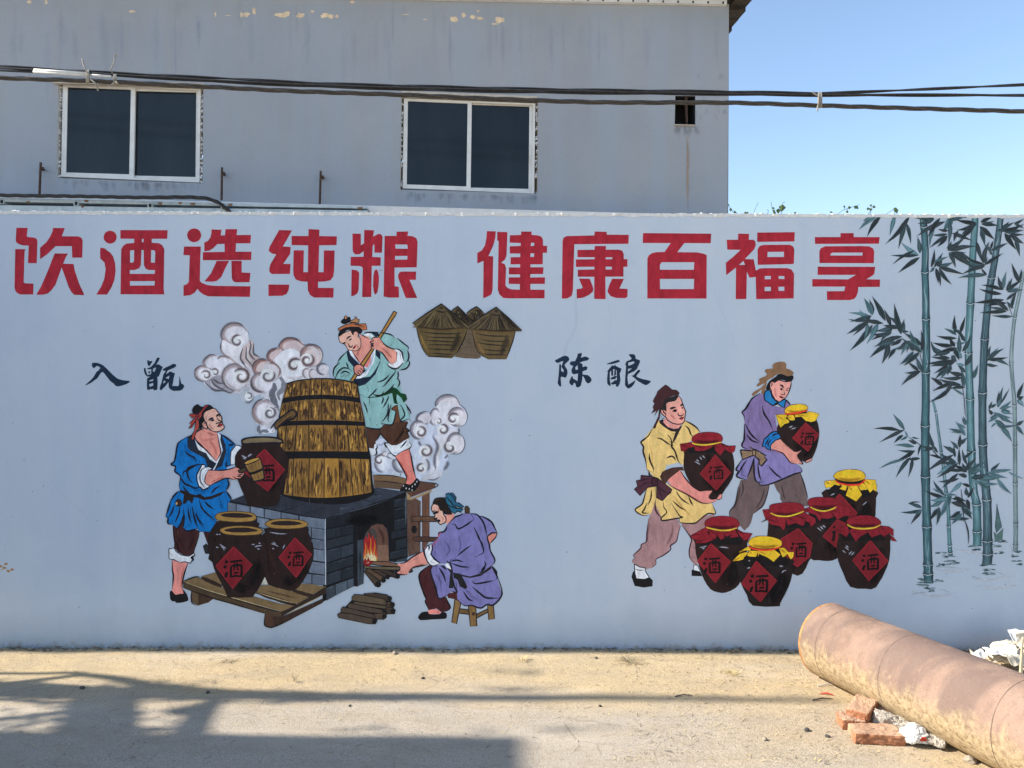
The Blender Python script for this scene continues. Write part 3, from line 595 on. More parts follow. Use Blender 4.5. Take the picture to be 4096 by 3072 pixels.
F(BLK, "255 240 290 190 340 170 400 150 420 180 420 230 380 255 310 275", sm=2); sc = part('headscarf', wk2); F((172, 104, 70), "215 350 260 320 340 280 460 250 540 270 670 265 685 330 690 365 610 370 560 320 440 320 340 330 230 385", sm=0, ol=3); F((160, 118, 82), "420 220 460 200 500 180 480 155 515 150 515 185 565 195 555 255 480 245 410 245", ol=3); F((190, 124, 84), ell(340, 165, 22, 30, 14), ol=3); LL(4, "450 270 560 290 660 330", "340 290 330 320", "540 270 560 310")
use(wk2); pol = part('pole', wk2)
F((158, 116, 60), "1130 60 1178 85 1165 110 910 510 640 955 460 1215 415 1200 580 930 760 680 875 480", ol=4); D(14, "1150 90 900 490", (190, 148, 88), .6)
use(wk2); F(SKIN, "750 560 790 520 880 495 905 520 850 660 790 672 745 650", sm=2); LL(5, "760 525 800 545 755 560 748 580 795 595 750 615 798 630 745 650 800 672")
F((200, 132, 122), "470 1000 500 945 570 935 620 955 640 1000 620 1060 570 1115 540 1110 490 1075", sm=2, ol=4); LL(4, "570 1000 600 1010 620 1050", "540 1030 580 1045 590 1080", "520 1050 560 1085 560 1115")
use(r2)
F(WHT, "1140 690 1200 680 1260 730 1275 830 1305 890 1220 960 1190 1000 1120 985 1040 950 1045 905 1100 940 1175 890 1185 740", jit=.3); LL(6, "1040 910 1035 950 1110 1000 1200 990 1280 900", "1230 740 1245 860", "1130 680 1200 685 1260 735 1280 830 1300 890")
bl = part('belt', wk2); F(GRN, "720 1470 870 1450 1000 1380 1100 1300 1180 1330 1240 1400 1325 1420 1350 1500 1290 1565 1250 1480 1180 1420 1170 1500 1200 1590 1130 1570 1100 1400 1020 1430 880 1470 700 1485", sm=0); D(40, "1120 1340 1230 1420 1310 1500", (30, 84, 48), .6); D(40, "1150 1440 1160 1560", (12, 36, 22), .6)
use(r2)
LL(6, "350 730 250 830 200 920", "245 900 155 990 135 1100 160 1150", "165 1180 215 1060 300 990 400 1010 440 1060", "350 900 380 980 385 1000", "260 1085 330 1045 420 1085", "265 1145 340 1085", "335 1130 415 1085", "900 410 1000 425 1090 450 1140 500", "1180 500 1290 590 1365 650 1360 700", "1355 700 1375 820 1320 920", "1365 850 1385 920 1330 1000 1210 1030", "1055 660 1100 590", "1140 1010 1150 1060 1080 1150 960 1290 920 1300", "1195 1040 1200 1120 1180 1190", "1200 1160 1225 1240 1190 1310", "850 1225 960 1190 1060 1100", "700 1480 780 1410 860 1320", "560 1415 690 1480", "700 1300 715 1380", "780 1410 840 1440 930 1430 965 1360", "1140 1250 1040 1370 970 1410", "735 1460 725 1560", "940 1460 955 1510 920 1590", "1050 1440 1020 1520 950 1650", "1040 1560 1020 1640", "630 1540 680 1659", "1080 1580 1085 1640")
L(5, "640 410 690 405 900 405", INK); Z(1420, 1560, 540/2212)
LL(6, "185 605 280 632 400 636 470 595", "430 545 545 570 620 555 660 420 665 350 600 320", "740 240 780 300 815 410 760 480 755 520 900 465", "840 250 900 440", "830 230 915 370 890 390", "550 230 530 400 430 540", "585 250 540 480 575 520", "140 190 190 310 205 390", "250 460 252 530", "240 120 240 260", "890 480 930 530")
# ---------------- stove
Z(1220, 1900, 540/1659)
stove = part('painted_stove', None, 'painted black brick stove with a fire burning in its arch')
F((48, 53, 64), "-160 420 0 290 850 160 1240 205 1265 1010 730 1110 720 1330 600 1365 215 1560 255 520 -160 420", jit=.3)
F((22, 23, 27), "255 520 700 400 1240 200 1265 1010 1110 1070 1035 1060 1030 800 1010 660 950 605 890 597 820 630 740 720 720 800 720 1330 645 1370 600 1365 215 1560 255 700")
F((52, 58, 70), "0 380 320 360 400 360 860 230 860 150 1240 205 1060 280 820 350 560 430 255 520 0 470 -160 430"); D(30, "120 490 330 430 620 390", (96, 106, 124), .5); D(24, "760 300 900 260 1060 250", (92, 100, 116), .5); D(20, "870 200 980 180", (96, 104, 120), .5)
LL(6, "380 360 600 415", "720 310 870 335", "860 235 1070 262", "880 210 990 175", "-100 440 160 430 300 390", col=(14, 15, 18)); LL(3, "260 520 700 410 1060 290", col=(70, 76, 90)); L(5, "1245 205 1262 1030", (14, 14, 18))
lb_ = part('painted_brick', stove)                     # bricks of the left, light side face come below with the jars
rows = [(255, 525, 250, 660), (255, 670, 250, 795), (255, 805, 250, 912), (255, 925, 250, 1085), (255, 1095, 250, 1210), (255, 1220, 250, 1360), (262, 1380, 262, 1545)]
def bk(poly, c, lite):
    part('painted_brick', stove); F(c, poly, jit=.4)
    q = [float(x) for x in poly.split()]
    if lite: D(22, [(q[0]+6, q[1]+12), (q[2]-10, q[3]+12)], lite, .5)
def row(y0l, y0r, y1l, y1r, x0, x1, cuts, base, lite):
    xs_ = [x0]+cuts+[x1]
    for i in range(len(xs_)-1):
        a_, b_ = xs_[i]+4, xs_[i+1]-4
        f = lambda x, l, r: l+(r-l)*(x-x0)/(x1-x0)
        k = random.uniform(.8, 1.15)
        bk(f"{a_} {f(a_, y0l, y0r)+5} {b_} {f(b_, y0l, y0r)+5} {b_} {f(b_, y1l, y1r)-5} {a_} {f(a_, y1l, y1r)-5}", tuple(int(v*k) for v in base), lite)
# front face, left of the arch
row(530, 440, 665, 600, 258, 560, [], (32, 36, 43), (58, 64, 76)); row(668, 600, 795, 715, 258, 600, [445], (36, 41, 48), (62, 70, 82)); row(800, 718, 918, 825, 258, 600, [], (38, 43, 50), (60, 66, 78)); row(922, 835, 1085, 975, 258, 600, [445], (44, 51, 60), (80, 90, 104)); row(1092, 982, 1212, 1100, 258, 600, [], (42, 48, 56), (74, 84, 98)); row(1220, 1108, 1360, 1250, 258, 600, [448], (46, 53, 62), (72, 82, 96)); row(1382, 1258, 1550, 1360, 262, 602, [375, 520], (66, 76, 88), (96, 108, 124))
# front face, right of the arch
row(300, 270, 400, 380, 1090, 1240, [], (34, 39, 46), (70, 78, 92)); row(410, 385, 545, 510, 1090, 1244, [], (30, 34, 41), (74, 82, 96)); row(550, 520, 690, 645, 1095, 1248, [], (38, 44, 52), (78, 88, 102)); row(695, 655, 790, 750, 1060, 1252, [], (32, 37, 44), None); row(800, 765, 930, 880, 1110, 1254, [], (40, 46, 54), None); row(945, 890, 1040, 1000, 1040, 1258, [], (40, 46, 55), (70, 80, 94)); row(1040, 1005, 1075, 1060, 1120, 1258, [], (52, 60, 70), None)
use(stove); D(20, "1235 240 1238 400 1242 620", (130, 142, 160), .5); D(160, "500 560 700 560 900 520", (18, 18, 22), .8)
F((24, 25, 30), "600 830 612 760 650 720 720 800 720 1330 645 1370 605 1362", jit=.3); F((56, 64, 74), "645 800 718 790 720 1330 648 1366"); D(30, "680 860 680 1300", (30, 34, 40), .7)
arch = part('painted_fire', stove)
F((92, 66, 58), "722 1060 728 800 760 700 820 625 890 598 960 610 1005 665 1022 760 1034 1062", sm=0); F((120, 92, 78), "888 860 1020 860 1032 1060 886 1055"); D(60, "900 640 960 760 960 860", (76, 48, 44), .6); F((66, 62, 60), "735 780 770 690 830 640 880 700 888 860 800 870 730 860"); D(40, "790 660 810 760 860 860", (50, 40, 40), .6)
D(110, "760 900 800 960 800 1040", (150, 64, 44), .7); F((150, 36, 40), "722 1000 726 800 750 740 765 800 790 700 806 790 836 730 850 800 868 780 880 900 886 1056 722 1060", jit=.4)
for s_, c_ in (("724 1050 735 900 752 960 768 850 784 940 806 820 826 930 848 850 862 960 878 920 884 1056", (172, 66, 44)), ("724 1056 740 960 756 1000 774 900 792 980 812 880 832 980 852 920 866 1010 880 990 884 1058", (184, 132, 76)), ("726 1058 744 1000 762 1030 780 950 800 1020 818 940 838 1020 856 980 872 1058", (196, 186, 146))): F(c_, s_, sm=2)
LL(4, "738 1000 750 880 742 820", "800 960 812 830 800 760", "850 980 862 880 852 810", col=(196, 120, 56), taper=(.2, .1))
D(30, "740 960 800 1000 870 980", (224, 218, 190), .7); L(3, "888 700 888 1050", (60, 44, 44)); F((130, 32, 40), "722 1060 740 1010 760 1050 780 1000 800 1050 845 1050 800 1110 730 1115"); D(20, "750 1080 800 1070", (206, 190, 150), .7)
# left, light face of the stove (behind the jars)
Z(820, 1980, 540/2212)
use(stove); F((34, 37, 44), "370 90 500 110 960 205 1560 330 1972 385 1982 1480 1600 1440 1500 1200 900 600 600 300 370 260", jit=.3); 
F((46, 50, 60), "380 95 500 60 640 0 1000 60 1300 0 2212 150 2212 300 1970 388 1560 325 960 215 520 118"); D(40, "820 160 1200 240 1540 150", (64, 70, 84), .6); LL(10, "1300 250 1620 150", "1650 300 2000 200", "960 210 1200 150", col=(30, 32, 40)); LL(5, "380 95 520 118 960 212 1560 330 1970 388", col=(24, 26, 32))
def lrow(y0, y1, x0, x1, cuts, sl):
    xs_ = [x0]+cuts+[x1]
    for i in range(len(xs_)-1):
        a_, b_ = xs_[i]+8, xs_[i+1]-8; f = lambda x, y: y+(x-x0)*sl; k = random.uniform(.86, 1.1)
        bk(f"{a_} {f(a_, y0)+8} {b_} {f(b_, y0)+8} {b_} {f(b_, y1)-8} {a_} {f(a_, y1)-8}", tuple(int(v*k) for v in (102, 114, 132)), (140, 150, 168))
lrow(110, 262, 372, 740, [515], .20); lrow(175, 330, 745, 1540, [975, 1250], .195); lrow(335, 510, 1545, 1972, [], .13); lrow(350, 520, 850, 1060, [], .21); lrow(525, 680, 880, 1010, [], .21)
lrow(520, 700, 1690, 1972, [1745], .15); lrow(705, 870, 1740, 1972, [], .15); lrow(875, 1075, 1770, 1972, [], .14); lrow(1075, 1275, 1700, 1972, [], .13); lrow(1275, 1440, 1600, 1972, [1755], .10)
use(stove); L(4, "1975 390 1972 700 1978 1100 1978 1470", (170, 180, 196), taper=(.8, .8))

# ---------------- barrel
Z(1080, 1500, 460/1413)
barrel = part('painted_barrel', None, 'painted wooden distilling barrel with black hoops on the stove')
F(BLK, "208 108 330 72 500 50 640 44 800 52 960 76 1080 112 1110 300 1165 560 1215 900 1240 1000 1262 1300 1284 1410 1284 1460 1180 1520 960 1580 760 1590 500 1570 260 1520 130 1470 80 800 110 520 150 330")
random.seed(21)
def stave(q, tone):
    part('stave', barrel)
    base = tuple(int(a_*tone+b_*(1-tone)) for a_, b_ in zip((162, 120, 56), (72, 56, 44)))
    F(base, [q[0], q[1], q[2], q[3]], jit=.5)
    def m(u_, v_): 
        t_ = (q[0][0]+(q[1][0]-q[0][0])*u_, q[0][1]+(q[1][1]-q[0][1])*u_); b_ = (q[3][0]+(q[2][0]-q[3][0])*u_, q[3][1]+(q[2][1]-q[3][1])*u_)
        return (t_[0]+(b_[0]-t_[0])*v_, t_[1]+(b_[1]-t_[1])*v_)
    for i in range(24):
        u_ = random.uniform(.08, .9); v_ = random.uniform(0, .75); dv = random.uniform(.16, .6); v2 = min(.98, v_+dv)
        ps = [m(u_, v_), m(u_+random.uniform(-.07, .07), (v_+v2)/2), m(max(.05, min(.95, u_+random.uniform(-.1, .1))), v2)]
        wid = random.uniform(3, 10) if i < 12 else random.uniform(1.5, 4.5)
        cc = random.choice([(74, 52, 40), (92, 66, 44), (60, 44, 38), (104, 78, 48)]) if random.random() < .72 else (184, 142, 74)
        if i % 2 == 0: D(wid*2.4/TR[2], ps, cc, .8)
        else: L(wid, ps, cc, taper=(.2, .2), wob=.6)
bands = [(lambda x: 48+((x-640)/440)**2*62, lambda x: 242+((x-640)/470)**2*40, [205, 285, 392, 500, 640, 775, 900, 1000, 1075], [165, 262, 370, 485, 635, 788, 915, 1020, 1095], .55),
         (lambda x: 296+((x-640)/480)**2*50, lambda x: 556+((x-640)/520)**2*18, [148, 245, 360, 485, 640, 795, 925, 1035, 1118], [108, 205, 335, 475, 640, 808, 945, 1062, 1158], .5),
         (lambda x: 614+((x-640)/520)**2*14, lambda x: 934+((x-640)/560)**2*6, [100, 205, 330, 480, 655, 825, 950, 1075, 1172], [95, 185, 300, 482, 658, 840, 975, 1110, 1212], .6),
         (lambda x: 1024+((x-640)/560)**2*12, lambda x: 1508-((x-640)/560)**2*60, [235, 292, 485, 670, 850, 990, 1115, 1225, 1226], [165, 282, 475, 665, 860, 1025, 1160, 1255, 1256], .8)]
for bi, (ft, fb, xt, xb, tone) in enumerate(bands):
    for i in range(len(xt)-1):
        if xt[i+1]-xt[i] < 5: continue
        q = [(xt[i]+6, ft(xt[i]+6)), (xt[i+1]-6, ft(xt[i+1]-6)), (xb[i+1]-6, fb(xb[i+1]-6)), (xb[i]+6, fb(xb[i]+6))]
        tn = tone*(.55+.45*min(1, (i+1)/3.5)) if i < 3 else tone*random.uniform(.9, 1.2)
        stave(q, min(1, tn))
use(barrel); D(26, "180 310 640 258 1100 300", (44, 44, 50), .6); D(26, "240 980 700 970 1230 990", (42, 42, 48), .6); L(5, "208 108 330 72 500 50 640 44 800 52 960 76 1082 112", BLK, taper=(1, 1))
spt = part('spout', barrel); F((98, 76, 50), "52 606 90 560 250 440 285 425 320 445 330 490 300 530 220 560 130 620 80 668", ol=7); D(22, "110 590 200 520 300 460", (140, 108, 66), .7); D(16, "110 620 210 540 300 490", (58, 42, 36), .8); LL(3, "70 610 160 540 270 450", "90 640 190 560 310 500", col=(54, 40, 34))

# ---------------- blue worker with the ladle
Z(640, 2000, 540/2212)
wk1 = part('painted_worker', None, 'painted worker in blue robe ladling wine from a jar')
tr1 = part('trousers', wk1); F((58, 34, 36), "205 400 650 500 640 600 610 700 580 780 560 870 480 910 380 900 290 850 230 780 235 690", jit=.3); F((58, 34, 36), "700 500 860 480 830 700 790 740 750 620"); F((40, 40, 42), "700 750 760 710 800 760 815 885 740 880 715 800")
D(70, "300 500 330 650 400 820", (74, 44, 42), .5); D(50, "560 560 520 720 460 850", (44, 26, 28), .5); LL(5, "210 420 240 690 265 760", "650 510 600 700 560 830", "270 470 300 620 340 700", "260 660 300 780 350 860", "720 540 790 750", col=(26, 18, 20)); LL(3, "280 500 310 640", "630 540 580 740", col=(140, 96, 72))
F(WHT, "145 800 230 785 260 840 350 900 470 920 560 870 575 900 525 940 545 970 500 1035 410 1010 320 1025 230 975 150 965", jit=.3, ol=4); L(6, "150 860 220 915"); LL(8, "560 880 570 905 515 945 545 970 490 1035")
use(wk1); F((212, 134, 128), "200 980 320 1020 460 1030 430 1120 390 1250 365 1400 385 1530 300 1560 230 1540 195 1470 215 1300 205 1130", jit=.3); D(50, "270 1060 300 1250 270 1480", (226, 160, 150), .5); D(40, "400 1060 360 1250 340 1450", (182, 106, 102), .5); LL(6, "460 1030 400 1200 365 1380 370 1470", "200 985 205 1150 220 1250 200 1470")
sh1 = part('shoe', wk1); F(BLK, "160 1510 190 1480 240 1540 300 1562 385 1530 365 1450 440 1540 460 1620 440 1659 200 1659 165 1580", sm=2); Z(720, 2220, 600/2212); F(BLK, "-70 590 60 570 118 620 118 665 60 695 -60 705 -70 650", sm=2)
Z(640, 1600, 540/2212)
rb1 = part('robe', wk1)
F(BLUE, "455 600 300 700 280 760 245 980 188 1040 200 1065 265 1095 250 1170 330 1240 345 1260 315 1380 330 1480 250 1560 180 1659 160 1700 1115 1700 1165 1620 1090 1490 1135 1380 1125 1290 1165 1060 1160 880 1180 800 1240 720 1150 640 1010 560 960 540 560 640", jit=.3)
Z(640, 2000, 540/2212); F(BLUE, "180 0 130 180 95 270 130 290 130 380 200 400 290 455 350 380 390 200 400 300 390 460 460 505 620 470 640 515 840 525 900 400 930 330 1110 180 1110 -20 160 -20", jit=.3); F((58, 34, 36), "300 440 350 370 385 240 390 100 405 250 390 460")
D(80, "700 100 800 250 880 350", (30, 128, 198), .5); D(60, "150 60 180 200 160 330", (30, 122, 192), .5); D(80, "560 200 640 330 740 480", (14, 88, 150), .5); D(60, "1000 40 1040 160", (14, 90, 150), .5)
LL(7, "180 0 130 180 95 270", "95 270 135 290 135 380 200 400", "390 160 400 300 385 460", "290 455 355 370 390 230", "400 470 520 375", "400 480 470 505 620 465", "640 515 840 520", "650 10 710 160 900 330", "530 100 570 300 630 460", "460 130 490 300 525 380", "500 130 520 300", "590 200 640 330 720 410", "730 20 800 90 890 155", "995 10 1010 140", "325 100 320 200 250 370", "240 80 190 220 130 290", "210 320 195 390", "1112 0 1110 180", "640 480 560 330", col=INK)
F((60, 40, 36), ell(310, 45, 48, 55, 16), sm=2, ol=4); F((190, 150, 110), ell(278, 55, 16, 22, 10))
Z(640, 1600, 540/2212)
D(90, "380 800 380 1000 440 1150", (28, 122, 194), .6); D(100, "400 700 500 920 620 1000", (14, 90, 154), .5); D(80, "860 1420 700 1490 500 1440", (14, 92, 156), .5); D(50, "1110 720 1130 900 1120 1050", (12, 88, 150), .5); D(80, "1020 1360 960 1420 860 1450", (30, 126, 196), .5)
F((34, 40, 54), "455 600 530 560 600 630 580 700 640 810 770 870 830 960 935 1030 980 940 1030 830 1040 820 1000 700 990 600 1010 555 1080 740 1090 850 1020 1080 900 1145 800 1140 740 960 640 900 500 830 450 760", jit=.3)
F(WHT, "570 630 600 680 680 760 760 820 850 920 930 1005 985 880 1000 800 960 600 945 540 975 550 1000 580 990 650 1030 820 980 960 920 1090 890 1150 870 1140 930 1040 820 970 760 870 640 820 615 770")
use(wk1); F((206, 136, 126), "720 465 780 480 880 520 940 540 960 590 985 760 1000 860 960 940 930 1000 850 920 760 820 680 760 600 680 575 610 600 540 640 500", sm=0, jit=.3)
D(80, "640 600 720 700 800 780", (222, 152, 142), .5); D(70, "820 660 900 780 940 920", (176, 104, 96), .5); D(50, "760 520 840 560 920 570", SKD, .5); D(50, "680 660 800 650 900 640", (184, 112, 106), .4); LL(5, "600 545 575 610 640 720 760 820", "945 560 980 740 1000 860 930 1000", "570 630 760 820 920 1000", "720 465 640 500 600 540", "690 480 740 530")
F(FACE, "720 220 760 180 860 140 910 145 945 190 985 230 1015 290 1020 370 1035 400 1058 440 1040 475 975 515 900 518 840 495 790 450 770 400 745 380 735 340 715 280", sm=2, ol=4)
F((206, 150, 138), "690 390 720 350 760 360 780 440 775 475 720 450", sm=2, ol=4); D(60, "780 240 860 190 920 200", (220, 176, 160), .6); D(50, "800 380 840 450 900 480", (192, 136, 126), .5); D(26, "960 280 980 350 990 380", (222, 190, 170), .7); D(30, "800 240 760 280 760 340", (176, 140, 134), .5)
LL(8, "800 335 840 305 885 295", "930 275 950 245 990 235", taper=(.5, .3)); LL(5, "830 350 870 325 900 330", "960 255 985 250", "935 280 965 330 1000 345 1000 370 960 375 925 385 930 350", "940 440 980 400 1015 390", "940 435 1000 425 1030 405"); F(INK, ell(872, 335, 22, 14, 10, -.2)); F(INK, ell(978, 262, 12, 12, 8)); F((150, 40, 44), "965 425 985 400 1010 385 1030 400 1005 425"); L(4, "720 400 740 370 765 400 755 430")
hr1 = part('hair', wk1); F(BLK, "530 190 540 130 580 85 630 70 665 100 710 110 760 95 810 75 880 130 820 165 760 185 720 240 710 290 735 350 690 380 700 430 690 460 655 475 640 400 650 300 600 240 560 230", sm=2)
hs1 = part('headscarf', wk1); RB = (150, 58, 54); F(RB, "630 230 700 150 740 90 780 80 800 90 760 130 700 200 690 270 640 320 610 300", ol=3); F(RB, "620 230 500 225 485 260 540 275 510 290 530 300 600 270 520 350 485 385 520 390 475 470 520 450 570 370 620 300", ol=3); F((160, 70, 60), "600 320 640 330 650 400 640 470 600 510 560 650 520 645 530 570 570 500 585 400", ol=3); F((142, 44, 52), ell(620, 255, 26, 24, 10), ol=3)
slv = part('sleeve_cuff', wk1); F(WHT, "1245 740 1300 745 1350 790 1270 860 1240 920 1235 1060 1160 1055 1155 930 1170 840", jit=.3, ol=4); F(WHT, "690 1060 740 1060 745 1100 800 1090 855 1110 850 1140 800 1150 760 1240 740 1330 770 1380 825 1400 790 1440 710 1470 640 1410 610 1320 605 1230 650 1140", jit=.3, ol=5); LL(6, "745 1100 680 1150 660 1240 665 1330 720 1410 740 1445", "800 1150 760 1230 740 1330 790 1395 825 1400", "655 1325 665 1330"); D(40, "700 1130 640 1260 680 1400", (172, 182, 204), .6); D(30, "790 1110 700 1250 730 1350", (176, 186, 208), .5)
# big jar held up on the stove
bj = part('painted_jar', None, 'painted dark wine jar beside the barrel, being ladled')
F(JAR, "1340 710 1960 710 1970 740 2060 860 2110 960 2115 1060 2090 1200 2030 1400 1960 1640 1900 1740 1450 1740 1420 1640 1320 1420 1260 1260 1240 1120 1235 960 1270 850 1340 780", sm=0, jit=.3)
D(200, "1700 1500 1850 1400 2000 1100", (34, 24, 26), .7); D(120, "1330 900 1300 1100 1400 1400", (60, 42, 40), .6); D(14, "1260 930 1250 1100 1290 1280", (20, 18, 20), .6)
dm_ = part('paper_diamond', bj); diamond("1720 805 2050 1140 1770 1495 1390 1180 1560 960", 0); jiu(1735, 1190, 310, .05, 0)
use(bj); F(RIM if 0 else (112, 98, 76), "1345 680 1370 645 1480 615 1680 605 1860 612 1980 640 2015 670 2000 705 1900 700 1700 705 1500 715 1380 720", sm=2, ol=7); D(30, "1400 665 1650 640 1950 665", (150, 136, 106), .5)
hl("1340 900 1400 940 1440 930", 10); hl("1360 950 1420 965", 8); hl("1440 930 1500 890 1510 905", 10)
use(slv); Z(640, 1600, 540/2212); F((150, 170, 200), "1110 1090 1240 1065 1240 1100 1140 1140 1100 1140"); use(wk1)
F((204, 136, 126), "800 1150 900 1150 1000 1150 1110 1140 1200 1120 1260 1105 1310 1130 1300 1160 1330 1190 1375 1180 1380 1210 1350 1250 1320 1280 1280 1275 1250 1305 1180 1290 1140 1265 1080 1275 980 1310 900 1360 830 1395 770 1380 745 1330 760 1240", jit=.3)
D(60, "830 1220 950 1210 1080 1190", (222, 158, 146), .5); D(60, "830 1350 950 1300 1080 1250", (176, 104, 98), .5); LL(5, "800 1150 1000 1150 1110 1140 1260 1100 1320 1125", "830 1395 930 1345 1080 1280 1170 1290 1260 1308", "1260 1245 1300 1250 1350 1245", "1275 1215 1310 1225 1370 1205", "1220 1260 1270 1290 1320 1280", "1200 1240 1240 1290")
ld = part('ladle', wk1); F((70, 56, 42), "1285 1155 1400 1100 1420 1160 1350 1195 1300 1190", ol=4); F((132, 102, 60), "1380 1030 1640 940 1690 1080 1720 1280 1640 1320 1540 1330 1470 1200 1420 1120", ol=6); F((172, 134, 66), "1390 1030 1430 995 1520 960 1610 940 1640 950 1600 990 1500 1035 1410 1055", sm=2, ol=4); F(BLK, "1450 1190 1560 1165 1690 1110 1695 1150 1580 1205 1470 1230")
LL(5, "1450 1050 1490 1180", "1500 1040 1540 1165", "1560 1020 1590 1150", "1610 1000 1640 1130", "1500 1230 1550 1320", "1550 1220 1590 1320", "1600 1205 1640 1310", "1650 1180 1690 1290", col=(62, 46, 36)); D(24, "1480 1060 1520 1160", (70, 52, 40), .6); D(24, "1600 1220 1640 1300", (80, 60, 44), .6)
bt1 = part('belt', wk1); F((38, 30, 30), "330 1470 420 1490 520 1540 600 1560 650 1530 690 1560 740 1590 850 1570 950 1530 1060 1495 1000 1560 850 1620 720 1640 620 1600 540 1590 440 1570 330 1510", sm=0); F((38, 30, 30), "400 1540 500 1560 560 1600 530 1700 500 1659 460 1640 420 1700 380 1700 390 1600"); F(INK, ell(650, 1565, 36, 30, 12)); D(16, "720 1610 850 1590 980 1540", (60, 50, 46), .6)
use(rb1); LL(7, "455 600 330 680 290 740 260 920 235 1010 190 1040 200 1065 260 1090 250 1170 340 1250 320 1380 330 1470", "405 830 460 890 560 940 600 1015", "650 990 660 1040", "640 1050 540 1090 460 1150 390 1180 385 1260", "640 1055 560 1080 500 1140", "700 1050 580 1070 470 1110 450 1170 470 1270 540 1360", "330 1240 400 1360 480 1400 580 1440 700 1420", "1000 560 1100 620 1230 720 1240 730", "1125 740 1190 730 1220 710", "1100 1000 1090 1080 1160 1065", "1110 1290 1135 1380 1095 1480", "980 1410 900 1460 840 1540", "740 1520 660 1545", "385 1410 420 1470 480 1520", "1060 1500 1090 1620", "1085 1490 1160 1600 1165 1659", "970 1590 985 1659", "330 1500 300 1620", "310 1490 230 1570 180 1659", "1040 740 1100 720", "460 1180 455 1240", "1030 870 1060 960", "640 1620 660 1659", "1105 870 1080 1000")

# ---------------- timber platform and the jars on it
Z(720, 2220, 600/2212)
plat = part('painted_platform', None, 'painted timber plank platform under the wine jars')
F((88, 72, 56), "160 510 500 640 420 700 270 745 175 690", jit=.3); F((64, 48, 40), "270 560 500 640 420 700 270 745"); F((74, 54, 46), "1255 860 1500 910 2110 640 2110 700 1600 970 1400 1055 1305 1060 1250 1025", jit=.3); F((52, 40, 36), "1370 900 1500 910 2105 640 2105 700 1600 970 1390 1055")
F((70, 58, 46), "48 390 80 400 400 520 800 640 1250 770 1495 835 1700 740 1960 640 2160 450 2160 560 1700 790 1495 910 1250 860 800 720 480 630 50 480", jit=.3); F((48, 40, 36), "1495 835 1700 745 1960 590 2150 465 2160 560 1960 660 1720 780 1500 910")
for s in ("50 385 240 320 320 345 700 500 1500 720 1690 740 1500 832 800 640 400 515", "310 315 510 255 600 300 1130 500 1300 580 1930 600 1740 715 1130 570 620 450", "1140 540 1200 440 1330 440 1930 600 1750 715", "1650 520 1790 420 1960 430 2148 465 1960 580"):
    part('plank', plat); F((112, 94, 68), s, jit=.3)
D(70, "140 400 400 470 700 570", (132, 112, 80), .5); D(50, "1100 660 1300 700 1500 740", (134, 114, 82), .6); D(40, "1000 690 1250 760 1400 800", (78, 64, 50), .5); D(40, "1250 520 1500 580 1750 640", (86, 66, 56), .6); D(40, "1400 470 1700 560 1850 600", (138, 112, 86), .5); D(30, "1750 470 1900 500 2050 490", (140, 116, 92), .5)
LL(16, "320 330 480 400 620 460", "1130 550 1400 640 1720 735", "1670 520 1850 575 1960 600", col=(48, 38, 34), taper=(.5, .8)); LL(5, "50 385 240 318 320 340", "80 402 400 520 800 642 1495 838 1700 745", "1495 838 1490 905", "50 480 480 632 800 722 1250 862", "1740 720 2150 465", "175 520 175 690 270 745", "1255 865 1250 1025 1310 1060 1390 1055 1600 970", col=(30, 26, 26)); LL(3, "90 404 400 512 800 632 1490 828", "1140 548 1500 660 1730 712", "1600 860 1900 700 2100 600", col=(176, 160, 126))
Z(820, 1980, 540/2212)
def jar(label, body, rim, mouth, dia, cpos, csz, hls, skx=0, sky_=0, rc=RIM):
    j = part('painted_jar', None, label)
    F(JAR, body, sm=2)
    p = P(body); xs_ = [q[0] for q in p]; ys_ = [q[1] for q in p]; x0, x1, y0, y1 = min(xs_), max(xs_), min(ys_), max(ys_)
    global TR
    T0 = TR; TR = (0, 0, 1); wd = x1-x0; hg = y1-y0
    D(wd*.30, [(x1-wd*.16, y0+hg*.38), (x1-wd*.22, y0+hg*.65), (x1-wd*.36, y0+hg*.9)], JDK, .7); D(wd*.26, [(x0+wd*.2, y0+hg*.3), (x0+wd*.2, y0+hg*.5), (x0+wd*.3, y0+hg*.8)], (58, 40, 38), .6)
    D(wd*.3, [(x0+wd*.5, y0+hg*.75), (x0+wd*.55, y0+hg*.97)], JDK, .7)
    TR = T0
    ribbon(cat_rom(p, True, 2)+[p[0]], 1.6, (20, 18, 20), (1, 1), .8)
    if rim: r = part('rim', j); F(rc, rim, sm=2, ol=3, olc=(70, 56, 36)); D(18, [(float(rim.split()[0])+60, float(rim.split()[1])-10), (float(rim.split()[0])+300, float(rim.split()[1])+60), (float(rim.split()[0])+560, float(rim.split()[1]))], (176, 140, 82), .5); F((44, 34, 34), mouth, sm=2); 
    if dia: d_ = part('paper_diamond', j); diamond(dia, 0); jiu(*cpos, csz, skx, sky_)
    use(j)
    for h in hls: hl(h, 7)
    return j
jar('painted dark wine jar at the back of the platform', "200 430 830 430 880 520 900 700 900 1000 130 1100 80 960 55 800 75 640 130 530 190 450", "172 345 215 300 330 275 480 265 650 275 780 295 838 340 840 390 780 425 600 443 400 435 230 415 180 385", "258 325 330 300 470 292 640 300 760 325 788 350 700 368 500 372 330 355", None, None, None, ["180 640 230 650", "230 630 270 660", "215 700 260 680"])
